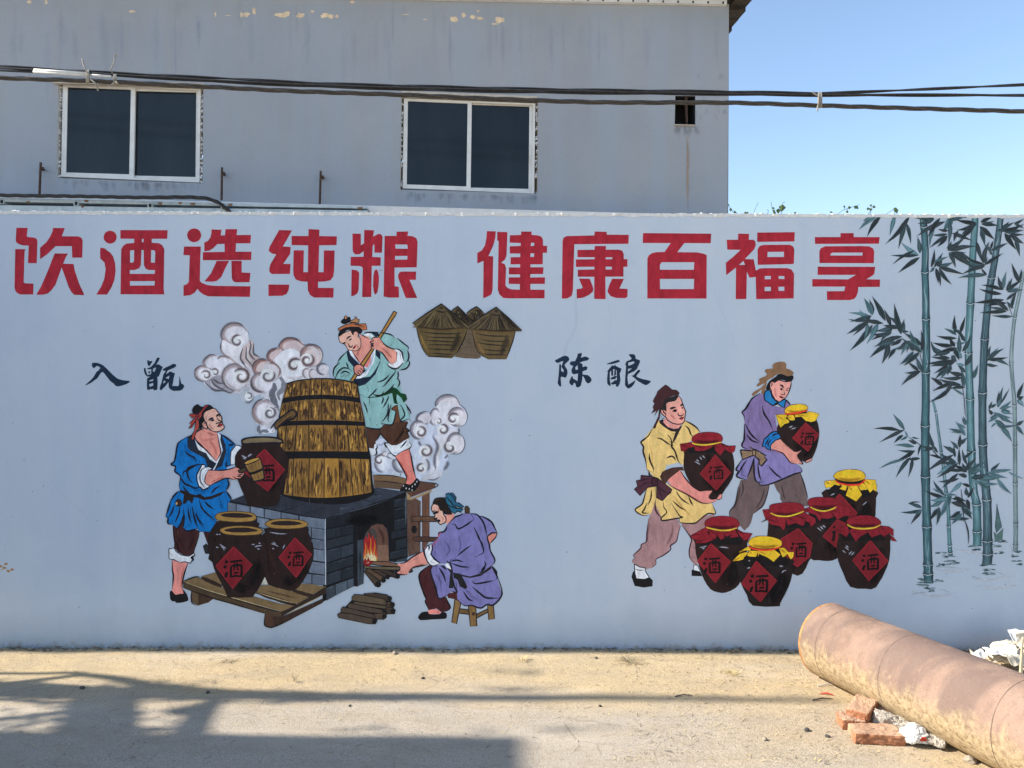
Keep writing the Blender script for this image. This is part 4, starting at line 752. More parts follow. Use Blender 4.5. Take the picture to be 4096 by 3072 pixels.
jar('painted dark wine jar with red diamond at the right of the platform', "1010 540 1660 530 1690 600 1740 720 1775 850 1780 1000 1740 1150 1660 1320 1540 1500 1430 1560 1300 1540 1040 1460 980 1330 930 1000 930 690 1000 610", "985 475 1030 430 1150 395 1310 388 1500 400 1630 425 1688 470 1670 510 1560 540 1350 553 1150 545 1030 515", "1080 460 1160 430 1300 420 1480 430 1590 460 1560 480 1400 497 1220 495 1110 480", "1480 700 1750 970 1500 1350 1215 1020", (1490, 1040), 270, ["1080 790 1150 810 1220 850", "1110 765 1170 800", "1270 890 1320 800", "1040 600 1200 630 1370 632", "1100 870 1140 880"])
jar('painted dark wine jar with red diamond at the front of the platform', "280 640 920 640 980 760 1030 900 1040 1090 1010 1270 920 1460 800 1640 760 1670 400 1670 360 1620 280 1450 180 1260 130 1100 130 900 170 760", "248 570 290 540 400 512 600 500 780 515 900 545 948 590 930 625 840 650 600 660 380 645 280 615", "315 572 400 545 560 530 740 538 850 570 865 590 740 605 560 612 380 600", "475 845 778 1140 460 1530 182 1160", (470, 1200), 320, ["180 850 230 860", "240 800 300 840 360 880", "260 840 310 870 320 920", "760 810 830 805", "810 850 880 830 945 830", "850 870 910 890", "880 780 920 800"], .03, -.03)
use(plat); F((176, 176, 166), "985 1340 1040 1465 930 1450", sm=0, jit=.3)
# ---------------- firewood in the fire mouth
Z(1220, 1900, 540/1659)
fw = part('painted_firewood', None, 'painted bundle of firewood being pushed into the fire'); F((40, 36, 36), '740 1120 1130 1120 1150 1240 1000 1260 880 1330 760 1180')
def log(s, c, end=None, er=20, ol=3):
    part('log', fw); F(c, s, jit=.4, ol=ol, olc=(24, 22, 24))
    q = [float(x) for x in s.split()]
    D(14, [(q[0]+10, q[1]+8), ((q[0]+q[2])/2, (q[1]+q[3])/2+8), (q[2]-12, q[3]+8)], (118, 100, 78), .6)
    if end: F((30, 27, 28), ell(*end, er, er*1.05, 12), ol=2)
log("720 1180 745 1160 930 1310 900 1375 870 1370", (66, 56, 48), (900, 1342), 34); log("735 1165 800 1150 990 1270 960 1315 930 1300", (84, 66, 54), (965, 1290), 28); log("830 1165 900 1160 1045 1230 1020 1280 985 1260", (62, 52, 46), (1015, 1250), 26); log("900 1165 980 1150 1165 1235 1140 1270 1090 1255", (58, 48, 44), (1140, 1245), 26)
log("725 1110 840 1120 1160 1130 1165 1165 1000 1165 730 1145", (92, 82, 66)); log("835 1060 1000 1060 1140 1090 1150 1125 980 1115 810 1095", (110, 82, 66)); log("1265 1180 1320 1160 1325 1185 1290 1200", (40, 36, 36))
# ---------------- man feeding the fire
Z(1320, 2180, 720/2212)
wk3 = part('painted_worker', None, 'painted worker in violet robe crouched on a stool feeding the fire')
stl = part('stool', wk3); W3 = (118, 94, 60)
for s in ("1565 780 1720 795 1720 855 1560 835", "1800 850 1960 775 1970 810 1800 900"): F((104, 82, 54), s, ol=4)
for s in ("1535 660 1610 700 1555 970 1495 950", "1935 730 2008 730 2022 905 1950 918", "1700 745 1790 745 1805 995 1725 1000"): F(W3, s, ol=4); q_ = [float(x) for x in s.split()]; D(16, [(q_[0]+30, q_[1]+30), (q_[4]-30, q_[5]-20)], (160, 132, 86), .6)
F((60, 48, 38), ell(1765, 845, 22, 24, 12))
tr3 = part('trousers', wk3); F((66, 34, 38), "1220 250 1270 250 1340 650 1435 640 1440 690 1475 770 1430 815 1370 825 1310 780 1210 800 1170 700 1180 660 1130 540 1100 420 1110 340", jit=.3); F((70, 36, 38), "1440 600 1565 570 1565 670 1450 650"); D(60, "1180 360 1180 480 1240 620", (88, 44, 46), .5); LL(7, "1220 250 1110 340 1100 430 1140 560 1180 660 1170 700 1215 800", "1430 650 1445 700 1478 770 1430 815", "1250 740 1310 750", "1260 520 1310 560", col=(30, 18, 22))
use(wk3); F((222, 128, 122), "1205 800 1310 785 1370 830 1345 848 1215 845", jit=.3); sh3 = part('shoe', wk3); F(BLK, "1090 870 1130 825 1205 818 1220 848 1345 850 1375 822 1430 835 1435 890 1400 908 1250 915 1120 925 1085 900", sm=2)
rb3 = part('robe', wk3)
F(PUR, "1255 255 1480 240 1500 560 1420 640 1330 660 1300 560 1260 420 1240 340", jit=.3)
Z(1560, 1940, 480/2212)
F(PUR, "1320 520 1400 520 1600 545 1690 575 1860 670 1980 880 1900 890 1790 950 1800 1010 1830 1080 1850 1200 1935 1390 1870 1490 1960 1600 1980 1680 1150 1680 1100 1440 920 1450 750 1260 780 1070 900 970 900 890 990 850 1050 740 1180 600", jit=.3)
Z(1320, 2180, 720/2212); F(PUR, "1500 240 1985 255 2050 390 2115 600 2110 630 2010 735 1930 730 1850 775 1740 740 1650 745 1565 665 1560 575 1480 560 1460 330", jit=.3)
D(24, "1700 520 1850 600 2000 640", (132, 130, 184), .6); D(26, "1640 460 1700 600 1800 680", (94, 92, 146), .5); D(26, "1330 340 1360 480 1370 600", (94, 92, 146), .5)
LL(7, "1985 258 2055 390 2030 430", "2060 390 2115 600 2010 735 1930 730 1850 775 1740 740 1650 745 1565 665", "1745 510 1850 600 1930 650 2090 650", "1640 570 1700 660 1760 690", "1690 560 1800 670", "1750 440 1800 475 2020 435", "1345 280 1400 380 1420 460", "1300 360 1385 480", "1260 260 1240 340 1300 530 1335 655 1420 630 1480 580", "1500 370 1525 500 1560 580 1480 560", "1550 460 1560 560", "1790 150 1890 90", "1910 230 1890 300 1830 350")
Z(1560, 1940, 480/2212)
D(60, "1250 900 1300 1100 1250 1300", (98, 96, 150), .6); D(40, "1650 700 1700 950 1750 1200", (132, 130, 186), .6); D(50, "1000 1000 1100 1200 1000 1330", (104, 102, 156), .6); D(30, "1180 690 1280 640 1400 580", (134, 138, 194), .7)
LL(7, "1050 740 1040 800 990 860 900 885 900 960", "1130 715 1200 730 1260 805 1400 740 1555 625", "1490 535 1555 625", "1080 715 1180 600 1330 545 1310 510", "1480 525 1600 545 1690 640 1740 740 1770 850 1790 960", "1660 600 1690 575 1860 670 1930 790 1980 885", "1790 945 1880 885 1975 885", "1545 780 1590 860 1650 1000 1690 1080 1725 1240 1620 1290", "1790 950 1800 1020 1830 1090 1850 1210 1935 1390 1870 1490", "1100 1390 1220 1340", "1240 1310 1380 1190 1500 1110", "1110 1410 1230 1385 1350 1420", "1130 1440 1300 1500 1470 1515", "1050 1385 1060 1420 1110 1440 1140 1560 1160 1640", "830 1080 835 1190", "825 1220 875 1320", "770 1080 780 1180 750 1260 800 1340 920 1430", "930 1480 1000 1520 1040 1560", "905 1530 950 1630", "850 1490 855 1590", "1740 1400 1760 1470 1700 1560 1690 1640", "1880 1490 1960 1600 1975 1660")
L(5, "880 970 915 900 950 870", (150, 70, 90)); L(5, "790 1140 830 1060 910 1000", (150, 70, 90))
use(wk3); F((196, 128, 116), "1790 950 1880 885 1978 885 1950 960 1880 1040 1830 1090", ol=5); F(SKIN, "130 1470 180 1440 280 1430 400 1340 620 1215 650 1280 690 1430 690 1465 590 1490 480 1510 420 1530 340 1600 330 1640 240 1650 150 1640 110 1600 160 1570 180 1520", jit=.3)
D(44, "330 1440 480 1350 610 1290", (220, 156, 144), .6); D(44, "400 1510 520 1480 650 1450", (174, 100, 92), .6); LL(6, "180 1440 280 1425 440 1310 620 1215", "690 1465 560 1490 430 1520 340 1590", "130 1475 180 1500 180 1560 120 1600 150 1640 250 1650 330 1640", "190 1590 220 1640", "240 1590 260 1640", "290 1580 310 1630")
F((200, 140, 128), "1000 690 1060 720 1180 590 1190 530 1100 530 1020 560"); F(FACE, "765 420 780 370 820 345 890 370 930 460 975 480 985 550 1030 600 1035 660 1000 700 930 730 890 690 870 650 820 630 830 550 800 520 790 500 765 460", sm=0, ol=4)
D(40, "890 400 900 470 880 540", (186, 120, 110), .6); D(40, "940 560 980 620 960 690", (182, 124, 112), .5); D(30, "800 400 810 450", (222, 172, 154), .6); LL(10, "780 490 830 470", "795 525 850 505 900 490", taper=(.6, .2)); LL(8, "855 645 915 655 890 690", "820 630 860 615 850 600"); F((180, 168, 148), "940 460 975 475 985 545 960 520"); LL(5, "1010 560 1030 610 1030 660", "940 460 980 480 985 550")
F(WHT, "690 1120 770 1080 780 1180 750 1270 810 1360 920 1440 870 1470 800 1490 740 1470 690 1400 650 1290 635 1200", jit=.3, ol=4); LL(6, "715 1100 725 1150 710 1200", "750 1390 820 1450", "650 1180 620 1215 700 1440"); L(6, "640 1180 670 1130", (170, 60, 70))
hr3 = part('hair', wk3); F((34, 28, 28), "785 350 800 290 840 240 930 225 1010 235 1060 300 1090 420 1150 530 1100 545 1000 535 970 480 930 470 905 420 890 370 830 345", sm=2); D(40, "820 290 880 260 960 260", (84, 62, 50), .6)
hs3 = part('headscarf', wk3); TQ = (38, 96, 124); F(TQ, "1010 230 1050 215 1025 170 1080 145 1115 185 1110 145 1160 150 1218 230 1205 320 1270 330 1360 400 1330 425 1190 370 1230 420 1350 450 1300 500 1240 480 1200 525 1130 490 1080 410 1040 340", ol=4); LL(5, "1040 230 1130 320 1190 430", "1050 340 1130 400 1330 440", "1080 150 1170 220 1200 320", "1080 410 1180 480", "1130 230 1160 320"); D(30, "1060 260 1110 350 1180 420", (56, 130, 160), .6)
F((76, 56, 42), "1378 420 1395 390 1430 390 1465 430 1468 520 1385 520", ol=3)
bt3 = part('belt', wk3); Z(1320, 2180, 720/2212); F((36, 34, 36), "1980 255 1985 290 1850 380 1720 405 1600 380 1600 360 1720 385 1850 350"); F((34, 34, 36), "1430 270 1500 310 1510 380 1515 530 1460 530 1470 420 1480 340"); F((34, 34, 36), "1510 340 1600 350 1650 430 1690 520 1665 540 1595 510 1570 430 1520 400"); F(WHT, "1410 240 1440 220 1475 260 1490 300 1430 275", al=.999)
# ---------------- log pile on the ground
lp_ = part('painted_log_pile', None, 'painted pile of dark logs in front of the stove'); fw = lp_; F((34, 31, 32), '150 800 300 640 460 620 740 660 780 800 660 880 540 940 160 870')
for s, e in (("415 595 560 585 700 610 755 650 750 690 690 690 600 650 480 640", (735, 655)), ("270 640 300 605 420 612 660 660 700 700 680 740 560 720 400 705 270 680", None), ("690 700 760 695 795 740 770 780 690 770", (770, 730)), ("680 770 770 765 805 800 795 845 700 845", (775, 810)), ("290 690 400 705 690 745 690 785 560 770 300 730", None), ("215 740 250 712 320 725 640 790 650 835 500 830 230 775", None), ("135 790 160 755 250 775 540 850 560 900 400 880 140 830", None), ("540 840 690 835 690 890 660 912 560 905", (670, 875)), ("95 850 130 828 250 840 550 905 580 930 560 965 480 965 300 930 110 890", (548, 938))):
    log(s, random.choice([(72, 62, 56), (58, 50, 46), (82, 72, 60)]), e, 26)
# ---------------- thatched baskets
Z(1630, 1200, 480/2212)
bs = part('painted_basket', None, 'painted thatch covered grain baskets beside the stirring worker')
def thatch(apex, l, r, low, c):
    part('thatch', bs); F(c, f"{apex[0]} {apex[1]} {apex[0]+22} {apex[1]+8} {r[0]} {r[1]} {r[0]-20} {r[1]+20} {low[0]+(r[0]-low[0])*.5} {low[1]+(r[1]-low[1])*.3+8} {low[0]} {low[1]} {l[0]+60} {l[1]+70} {l[0]} {l[1]}", jit=.8)
    for i in range(70):
        f = random.random(); bx = l[0]+(r[0]-l[0])*f; by = (l[1]+70 if f < .5 else r[1]-10)*.5+low[1]*.5+random.uniform(-16, 14); by -= abs(f-.5)*40*(1 if f < .5 else -.2)
        s_ = random.uniform(.25, .7); q_ = [(apex[0]+(bx-apex[0])*s_, apex[1]+(by-apex[1])*s_), (apex[0]+(bx-apex[0])*(s_+.9)*.5+2, apex[1]+(by-apex[1])*(s_+1)*.5), (bx, by)]
        L(random.uniform(1.2, 3.2), q_, random.choice([(34, 31, 29), (44, 38, 34), (104, 90, 62)]), taper=(.15, .7))
    D(70, [(apex[0]+40, apex[1]+60), ((apex[0]+r[0])/2, (apex[1]+r[1])/2+40), (r[0]-90, r[1]-10)], (40, 36, 32), .7); D(60, [(apex[0]-40, apex[1]+60), (apex[0], apex[1]+70), (apex[0]+50, apex[1]+70)], (44, 38, 34), .8); D(44, [(l[0]+80, l[1]+60), low, (r[0]-60, r[1])], (42, 37, 33), .7)
    D(30, [(apex[0]-10, apex[1]+70), ((apex[0]+l[0])/2, (apex[1]+l[1])/2+30), (l[0]+90, l[1]+10)], (128, 110, 76), .5)
    LL(6, [(l[0], l[1]), ((apex[0]+l[0])/2, (apex[1]+l[1])/2-6), apex, ((apex[0]+r[0])/2, (apex[1]+r[1])/2-6), (r[0], r[1])], col=(32, 30, 30), sm=0); LL(5, [(apex[0]-130, apex[1]+110), (apex[0], apex[1]+150), (apex[0]+110, apex[1]+140)], col=(40, 36, 34))
use(bs); F((52, 45, 38), '820 230 960 260 1120 260 1280 250 1420 270 1300 420 1160 520 1050 470'); F((92, 80, 66), "1120 440 1180 500 1250 800 1360 1050 1290 1085 1040 1075 870 1045 1000 850 1080 560", jit=.4); LL(4, "1115 630 1215 640", "1080 720 1200 722", "1110 795 1200 792", "1070 875 1190 865", "1000 990 1300 1030", col=(46, 40, 38))
thatch((925, 118), (800, 210), (1190, 400), (1100, 440), (82, 72, 58)); thatch((1275, 125), (1085, 240), (1420, 250), (1200, 370), (86, 74, 58)); use(bs)
F((88, 75, 50), "150 460 500 480 1110 490 1080 620 960 880 860 1040 810 1075 400 1050 340 1000 270 880 200 680", jit=.4); F((94, 79, 54), "1180 490 1500 520 1995 530 1950 740 1880 940 1820 1095 1490 1095 1360 1030 1250 860", jit=.4)
D(70, "230 600 290 780 400 980", (146, 118, 68), .7); D(150, "950 580 900 780 780 980", (52, 46, 40), .8); D(70, "1270 700 1350 900 1470 1040", (146, 116, 74), .7); D(150, "1850 620 1790 850 1690 1050", (56, 49, 43), .8); D(30, "450 620 520 850 620 1000", (120, 102, 66), .6)
LL(5, "240 578 400 605 740 625 1050 605", "340 672 420 685 800 695 1020 690", "305 735 400 748 800 770 980 770", "380 825 560 825 900 835", "370 898 600 910 900 912", "450 980 700 1000 870 1000", "380 1045 700 1035 860 1050", "1255 612 1500 660 1920 670", "1350 720 1500 755 1880 768", "1280 780 1500 820 1880 850", "1410 905 1600 935 1850 930", "1380 980 1500 1005 1850 1010", "1480 1090 1820 1090", col=(40, 36, 34)); L(3, "160 500 200 680 270 880 350 1010 420 1055", (30, 28, 28)); L(5, "1100 540 1060 680 960 890 860 1045", (30, 28, 28)); L(5, "1990 580 1940 760 1820 1095", (34, 32, 32)); L(3, "1185 535 1220 720 1300 950 1490 1095", (30, 28, 28))
thatch((625, 75), (95, 425), (1150, 500), (600, 540), (84, 73, 54)); thatch((1635, 135), (1120, 470), (2110, 560), (1600, 570), (78, 69, 55))

# ---------------- yellow robed carrier
Z(2480, 1880, 540/1659)
wk4 = part('painted_worker', None, 'painted worker in yellow robe carrying a red capped jar')
tr4 = part('trousers', wk4)
F(MAU, "440 350 380 540 350 600 330 780 320 880 265 910 250 960 165 1040 180 1070 148 1110 150 1140 240 1180 330 1218 400 1200 440 1160 445 1090 530 1050 580 1010 625 940 690 880 720 760 740 680 700 590", jit=.3); F(MAU, "745 660 800 650 1050 560 1160 545 1160 640 950 1000 950 1170 900 1150 860 1090 850 1000 870 860 830 760")
D(60, "430 640 420 800 480 1000", (172, 140, 142), .5); D(40, "640 640 640 780 560 950", (122, 90, 96), .6); D(30, "360 640 340 800 340 900", (110, 78, 88), .6); LL(5, "350 600 330 780 322 880 265 915 250 965 165 1045 180 1070 148 1115", "745 680 715 790 690 880 620 930 620 980 530 1050 445 1095 440 1160 380 1210", "330 900 345 960", "760 680 830 770 880 850 870 900 850 1000 865 1090 950 1165", "870 1070 930 1075", "900 940 905 970", col=(60, 36, 46)); L(6, "430 360 440 500 520 600", (58, 34, 44))
use(wk4); sk4 = part('sock', wk4); F(WHT, "175 1155 240 1190 310 1205 315 1250 360 1320 300 1345 200 1335 180 1260 180 1220", jit=.3, ol=4); LL(3, "175 1210 240 1232 310 1225", "195 1235 190 1265", "230 1255 235 1280", "275 1245 290 1295"); F(WHT, "908 1165 955 1175 985 1250 905 1232", ol=3)
sh4 = part('shoe', wk4); F(BLK, "160 1250 175 1240 200 1335 300 1345 365 1322 402 1355 398 1430 290 1445 180 1425 140 1310", sm=0, jit=.4); F(BLK, "880 1225 985 1248 1010 1305 880 1302")
rb4 = part('robe', wk4); F(YEL, "340 0 520 0 500 120 620 200 980 390 1130 410 1170 530 1080 530 980 610 910 655 740 648 730 600 770 580 700 580 520 620 510 580 440 430 440 340 420 430 380 540 270 558 185 490 270 410 330 220 360 180 400 60", jit=.3)
D(40, "640 300 760 450 900 600", (190, 158, 96), .6); LL(6, "330 220 300 330 270 420 185 490 270 555 360 560", "335 400 300 480 275 525 360 530", "385 240 380 340 340 440", "430 210 440 340", "530 390 540 460 575 520 510 585 520 620 640 605 770 580 730 560 620 390", "690 265 760 360 860 425", "650 380 740 460 820 500", "840 320 870 390 900 440", "730 600 740 645 910 655 980 610 1080 535 1175 535 1130 415", col=(42, 36, 34))
Z(2480, 1500, 540/2212); F(YEL, "640 740 520 880 345 1100 380 1180 400 1290 440 1550 540 1600 540 1700 700 1659 760 1480 960 1430 1040 1480 1060 1300 1100 1120 1200 1050 1300 930 1200 820 1070 750 1000 840 900 900 760 850", jit=.3); D(40, "480 1100 520 1300 540 1500", (190, 160, 98), .5); D(50, "620 900 700 1000 820 1060", (222, 198, 136), .6)
F((40, 34, 38), "640 750 700 720 740 780 830 850 920 880 1000 830 1020 830 960 950 910 1060 850 1130 870 1060 910 930 830 920 720 850 650 790"); LL(7, "530 880 460 1000 350 1090 350 1120 385 1180 380 1260 420 1400 440 1550", "600 1030 680 1050 780 1120 850 1160", "780 980 830 1040 850 1140 850 1180 900 1250 950 1400 1000 1470", "480 1280 490 1400 550 1540 540 1590", "760 1365 840 1330 890 1360 910 1410", "1070 830 1130 890 1160 970 1200 1010", "1070 750 1200 820 1270 880 1310 940", "800 1100 860 1090", "870 1080 940 1140", "865 965 900 960", "950 965 990 970", "440 1550 540 1600", "470 1570 490 1650 530 1640", col=(42, 36, 34))
use(wk4); F((206, 140, 134), "705 770 740 700 800 780 940 810 1000 815 960 870 880 885 780 850", sm=0); F((212, 150, 140), "750 470 790 440 900 420 960 340 1000 390 1030 480 1050 540 1078 600 1065 680 1055 760 1020 800 940 808 860 790 780 740 750 690 720 670 670 620 665 560 710 560 755 590", sm=0, ol=4)
D(60, "820 460 900 450 980 430", (222, 178, 164), .6); D(50, "820 640 880 700 920 720", (186, 118, 116), .6); D(24, "1000 540 1010 600 1010 640", (226, 190, 172), .7); LL(8, "820 555 860 540 915 530", "990 510 1010 490 1040 478", taper=(.5, .4)); LL(5, "860 605 890 575 940 570", "1000 530 1030 515", "950 610 960 660 1000 670 1020 660 1045 630", "670 580 700 570 715 610 750 640 745 680"); F(INK, ell(905, 590, 26, 18, 12)); F(INK, ell(1022, 540, 14, 14, 10)); F((140, 40, 44), "960 710 1000 690 1050 690 1030 725 1000 735"); L(4, "955 712 1000 705 1052 685")
hr4 = part('hair', wk4); F((34, 36, 38), "930 330 960 345 920 410 880 430 800 440 755 470 755 600 700 560 660 560 660 650 690 700 730 710 720 720 690 710 650 650 640 540 720 400", sm=0)
hs4 = part('headscarf', wk4); F((60, 36, 40), "740 160 780 180 850 240 920 240 980 290 960 330 880 340 740 400 700 480 690 540 650 560 660 700 600 820 580 870 530 880 570 800 630 680 640 560 560 680 590 590 510 640 545 560 530 530 560 470 540 430 560 380 600 320 610 270 680 200", jit=1.2)
bw = part('sash', wk4); Z(2480, 1880, 540/1659); SA = (74, 44, 56); F(SA, "260 65 390 80 460 100 640 240 620 280 580 310 520 380 450 340 450 200 420 200 340 215 245 315 175 235 215 200 200 130 255 120", ol=4); F((64, 36, 48), ell(425, 145, 40, 56, 14), ol=4); LL(4, "230 140 320 110 390 110", "220 220 300 170 390 150", "460 180 520 250 600 290", "460 200 500 300 520 370"); D(24, "280 90 360 100", (110, 70, 82), .6)
# his jar
Z(2480, 1500, 540/2212)
def capjar(label, body, top, skirt, cord, dia, cpos, csz, hls, yellow=False, skx=0, sky_=0, bodycol=None):
    j = part('painted_jar', None, label)
    F(bodycol or JAR, body, sm=2); p = P(body); xs_ = [q[0] for q in p]; ys_ = [q[1] for q in p]; x0, x1, y0, y1 = min(xs_), max(xs_), min(ys_), max(ys_)
    global TR
    T0 = TR; TR = (0, 0, 1); wd = x1-x0; hg = y1-y0
    D(wd*.32, [(x1-wd*.18, y0+hg*.25), (x1-wd*.22, y0+hg*.6), (x1-wd*.38, y0+hg*.93)], JDK, .9); D(wd*.3, [(x0+wd*.5, y0+hg*.1), (x0+wd*.55, y0+hg*.96)], JDK, .6); TR = T0
    nk = P(top); nx0, nx1 = min(q[0] for q in nk), max(q[0] for q in nk); ny0, ny1 = min(q[1] for q in nk), max(q[1] for q in nk); T1 = TR; TR = (0, 0, 1)
    F((70, 52, 36) if yellow else (60, 24, 32), [(nx0+(nx1-nx0)*.05, ny0+(ny1-ny0)*.5), (nx1-(nx1-nx0)*.05, ny0+(ny1-ny0)*.5), (nx1-(nx1-nx0)*.02, ny1+(ny1-ny0)*.55), (nx0+(nx1-nx0)*.02, ny1+(ny1-ny0)*.55)]); TR = T1
    bq = P(body); by0 = min(q[1] for q in bq); bh = max(q[1] for q in bq)-by0; bx0, bx1 = min(q[0] for q in bq), max(q[0] for q in bq); T1 = TR; TR = (0, 0, 1)
    F(JDK, [(nx0+(nx1-nx0)*.08, ny1-(ny1-ny0)*.1), (nx1-(nx1-nx0)*.08, ny1-(ny1-ny0)*.1), (bx1-(bx1-bx0)*.07, by0+bh*.05), (bx1-(bx1-bx0)*.12, by0+bh*.16), (bx0+(bx1-bx0)*.12, by0+bh*.16), (bx0+(bx1-bx0)*.07, by0+bh*.05)]); TR = T1
    if dia: part('paper_diamond', j); diamond(dia, 0, (150, 40, 50)); jiu(*cpos, csz, skx, sky_)
    use(j)
    for h in hls: hl(h, 7)
    cl = part('cloth_cap', j); c, cd, cl_ = (CLY, (150, 112, 38), (226, 208, 52)) if yellow else (CRI, CRD, (146, 38, 50))
    for s in skirt: F(c, s, sm=0, jit=.4); ribbon(P(s)+[P(s)[0]], 1.5, (60, 44, 20) if yellow else (52, 20, 28), (1, 1), .8); q_ = P(s); m_ = (sum(a for a, _ in q_)/len(q_), sum(b for _, b in q_)/len(q_)); T1 = TR; TR = (0, 0, 1); D(9, [q_[0], m_], cd, .6); D(8, [q_[1], m_, q_[-2]], cl_, .6); TR = T1
    F(c, top, sm=2); q_ = P(top); ribbon(cat_rom(q_, True, 2)+[q_[0]], 1.8, (60, 44, 20) if yellow else (52, 20, 28), (1, 1), .8)
    xs_ = [q[0] for q in q_]; ys_ = [q[1] for q in q_]; T1 = TR; TR = (0, 0, 1); a0, a1, b0, b1 = min(xs_), max(xs_), min(ys_), max(ys_)
    D((b1-b0)*.4, [(a0+8, b1-(b1-b0)*.3), ((a0+a1)/2, b1-(b1-b0)*.12), (a1-8, b1-(b1-b0)*.3)], cd, .8); D((b1-b0)*.35, [(a0+(a1-a0)*.2, b0+(b1-b0)*.4), ((a0+a1)/2, b0+(b1-b0)*.3), (a1-(a1-a0)*.2, b0+(b1-b0)*.4)], cl_, .6); TR = T1
    cp_ = part('cord', j); L(6 if not yellow else 7, cord, (206, 60, 44) if yellow else (198, 172, 56), taper=(.7, .7))
    return j
capjar('painted wine jar with red cap carried by the worker in yellow', "1100 1130 1760 1150 1830 1250 1870 1400 1870 1560 1840 1700 1740 1850 1640 2000 1550 2050 1400 2040 1330 1960 1200 1840 1090 1660 1040 1500 1050 1300", "1175 1060 1190 1010 1280 955 1450 935 1600 950 1670 1000 1680 1060 1640 1105 1480 1130 1300 1125 1190 1095",
       ["980 1130 1170 1100 1240 1140 1220 1180 1130 1190 1060 1250 1000 1245", "1220 1160 1420 1150 1540 1150 1480 1200 1380 1240 1300 1250 1230 1240", "1540 1150 1640 1110 1740 1200 1640 1320 1560 1240", "1640 1105 1760 1160 1895 1155 1880 1240 1830 1285 1740 1240"], "1180 1110 1240 1135 1380 1145 1520 1130 1660 1100",
       "1560 1310 1815 1600 1580 1890 1310 1620", (1575, 1600), 240, ["1215 1410 1270 1440 1320 1470", "1240 1380 1300 1420", "1300 1330 1350 1400", "1340 1310 1400 1370"], skx=.05, sky_=-.05)
use(wk4); Z(2480, 1880, 540/1659); F((206, 132, 126), "575 110 640 60 720 0 760 20 800 100 880 190 980 265 1060 255 1135 255 1100 300 1100 340 1130 360 1185 360 1180 385 1100 405 1020 405 940 370 820 300 700 240 640 210", jit=.3); F((206, 132, 126), "1180 355 1220 300 1250 295 1250 345 1215 365", sm=0, ol=3); D(30, "640 110 760 190 900 290", (226, 164, 152), .6); D(24, "700 230 850 310 1000 390", (172, 96, 92), .6); LL(5, "580 140 640 205 820 300 960 385 1040 410 1130 400 1185 375", "740 10 800 100 890 200 980 265", "1095 300 1100 345 1160 365")
F((66, 46, 42), "560 0 640 -30 770 -40 790 10 740 0 660 60 600 110 560 170 520 150 490 80 520 20", sm=0)

# ---------------- lilac robed carrier
Z(2860, 1780, 540/2212)
wk5 = part('painted_worker', None, 'painted worker in lilac robe carrying a yellow capped jar')
tr5 = part('trousers', wk5); F(GBR, "620 260 560 420 520 570 420 570 380 700 320 980 240 1090 245 1200 320 1240 400 1310 480 1400 550 1340 590 1270 625 1130 780 990 830 880 890 650 720 600", jit=.3); F(GBR, "960 630 1100 570 1380 430 1430 560 1500 780 1530 1000 1440 1010 1200 960 1110 950 1065 880 1070 820 1010 740")
D(70, "560 640 560 850 440 1150", (134, 110, 110), .5); D(50, "420 640 380 850 300 1080", (66, 56, 58), .6); D(50, "820 680 760 900 650 1060", (68, 58, 60), .6); D(60, "1250 560 1320 760 1400 940", (122, 102, 98), .5); D(40, "1080 620 1120 800 1160 930", (66, 54, 52), .6); LL(5, "445 600 460 740 410 870", "350 1010 360 1080", "1065 820 1160 870", "1390 440 1460 640 1530 900", "890 660 850 820 790 980 700 1070 620 1130", "380 680 330 960 240 1090 245 1190", col=(42, 36, 38))
rb5 = part('robe', wk5); F((120, 114, 166), "440 0 980 -40 1100 120 1180 230 1350 320 1425 430 1290 480 1100 560 880 650 740 655 720 600 680 600 640 450 640 260 520 570 360 520 380 430 345 400 430 280 470 60", jit=.3); D(60, "820 300 950 450 1100 540", (134, 130, 184), .6); D(40, "440 330 440 450 420 520", (98, 92, 144), .5)
LL(7, "440 240 345 395 380 430 360 520 520 570", "520 240 430 380 380 480", "640 200 590 380 520 540", "640 200 640 460 680 600 790 600", "700 300 720 480 760 590", "880 350 1000 480 1110 555", "720 600 740 655 880 645 1100 560 1300 475 1425 430 1360 320", "460 490 510 530")
Z(2880, 1420, 540/2212); F(LIL, "650 630 540 700 440 820 360 940 400 1010 400 1130 390 1380 360 1450 370 1520 480 1570 900 1600 1080 1660 1100 1659 980 1380 930 1200 900 980 1060 960 1060 880 1150 820 1070 730 1040 860 860 830 730 730 720 650", jit=.3); D(60, "640 800 660 1000 720 1200", (132, 116, 160), .6); D(50, "440 1000 450 1200 430 1400", (130, 122, 176), .6)
LL(7, "650 630 540 700 480 780 420 880 360 940 390 990 405 1080", "690 830 720 960 800 1080 870 1240", "465 1060 450 1200", "410 1130 500 1290 580 1370 650 1420", "435 1300 520 1400 640 1440", "1080 730 1130 790 1160 825", "400 1130 395 1380 362 1450 370 1510 460 1535")
use(wk5); cl5 = part('collar', wk5); F((30, 112, 172), "740 590 800 570 830 600 850 680 900 740 950 780 1060 720 1080 740 1050 865 1000 840 950 800 860 830 780 770 730 740 720 660", ol=5); D(30, "780 620 800 700 870 770", (70, 140, 190), .6); F(INK, "880 800 940 770 955 800 900 810")
use(wk5); F((210, 148, 140), "830 440 860 430 890 450 960 410 1080 440 1165 430 1160 500 1135 580 1110 640 1080 690 1040 720 970 770 900 730 850 640 840 580 815 540 815 480", sm=0, ol=4); D(50, "900 520 900 620 930 700", (186, 122, 118), .5); D(50, "1040 470 1100 470", (224, 178, 166), .6); D(20, "1040 580 1040 640", (228, 196, 178), .7)
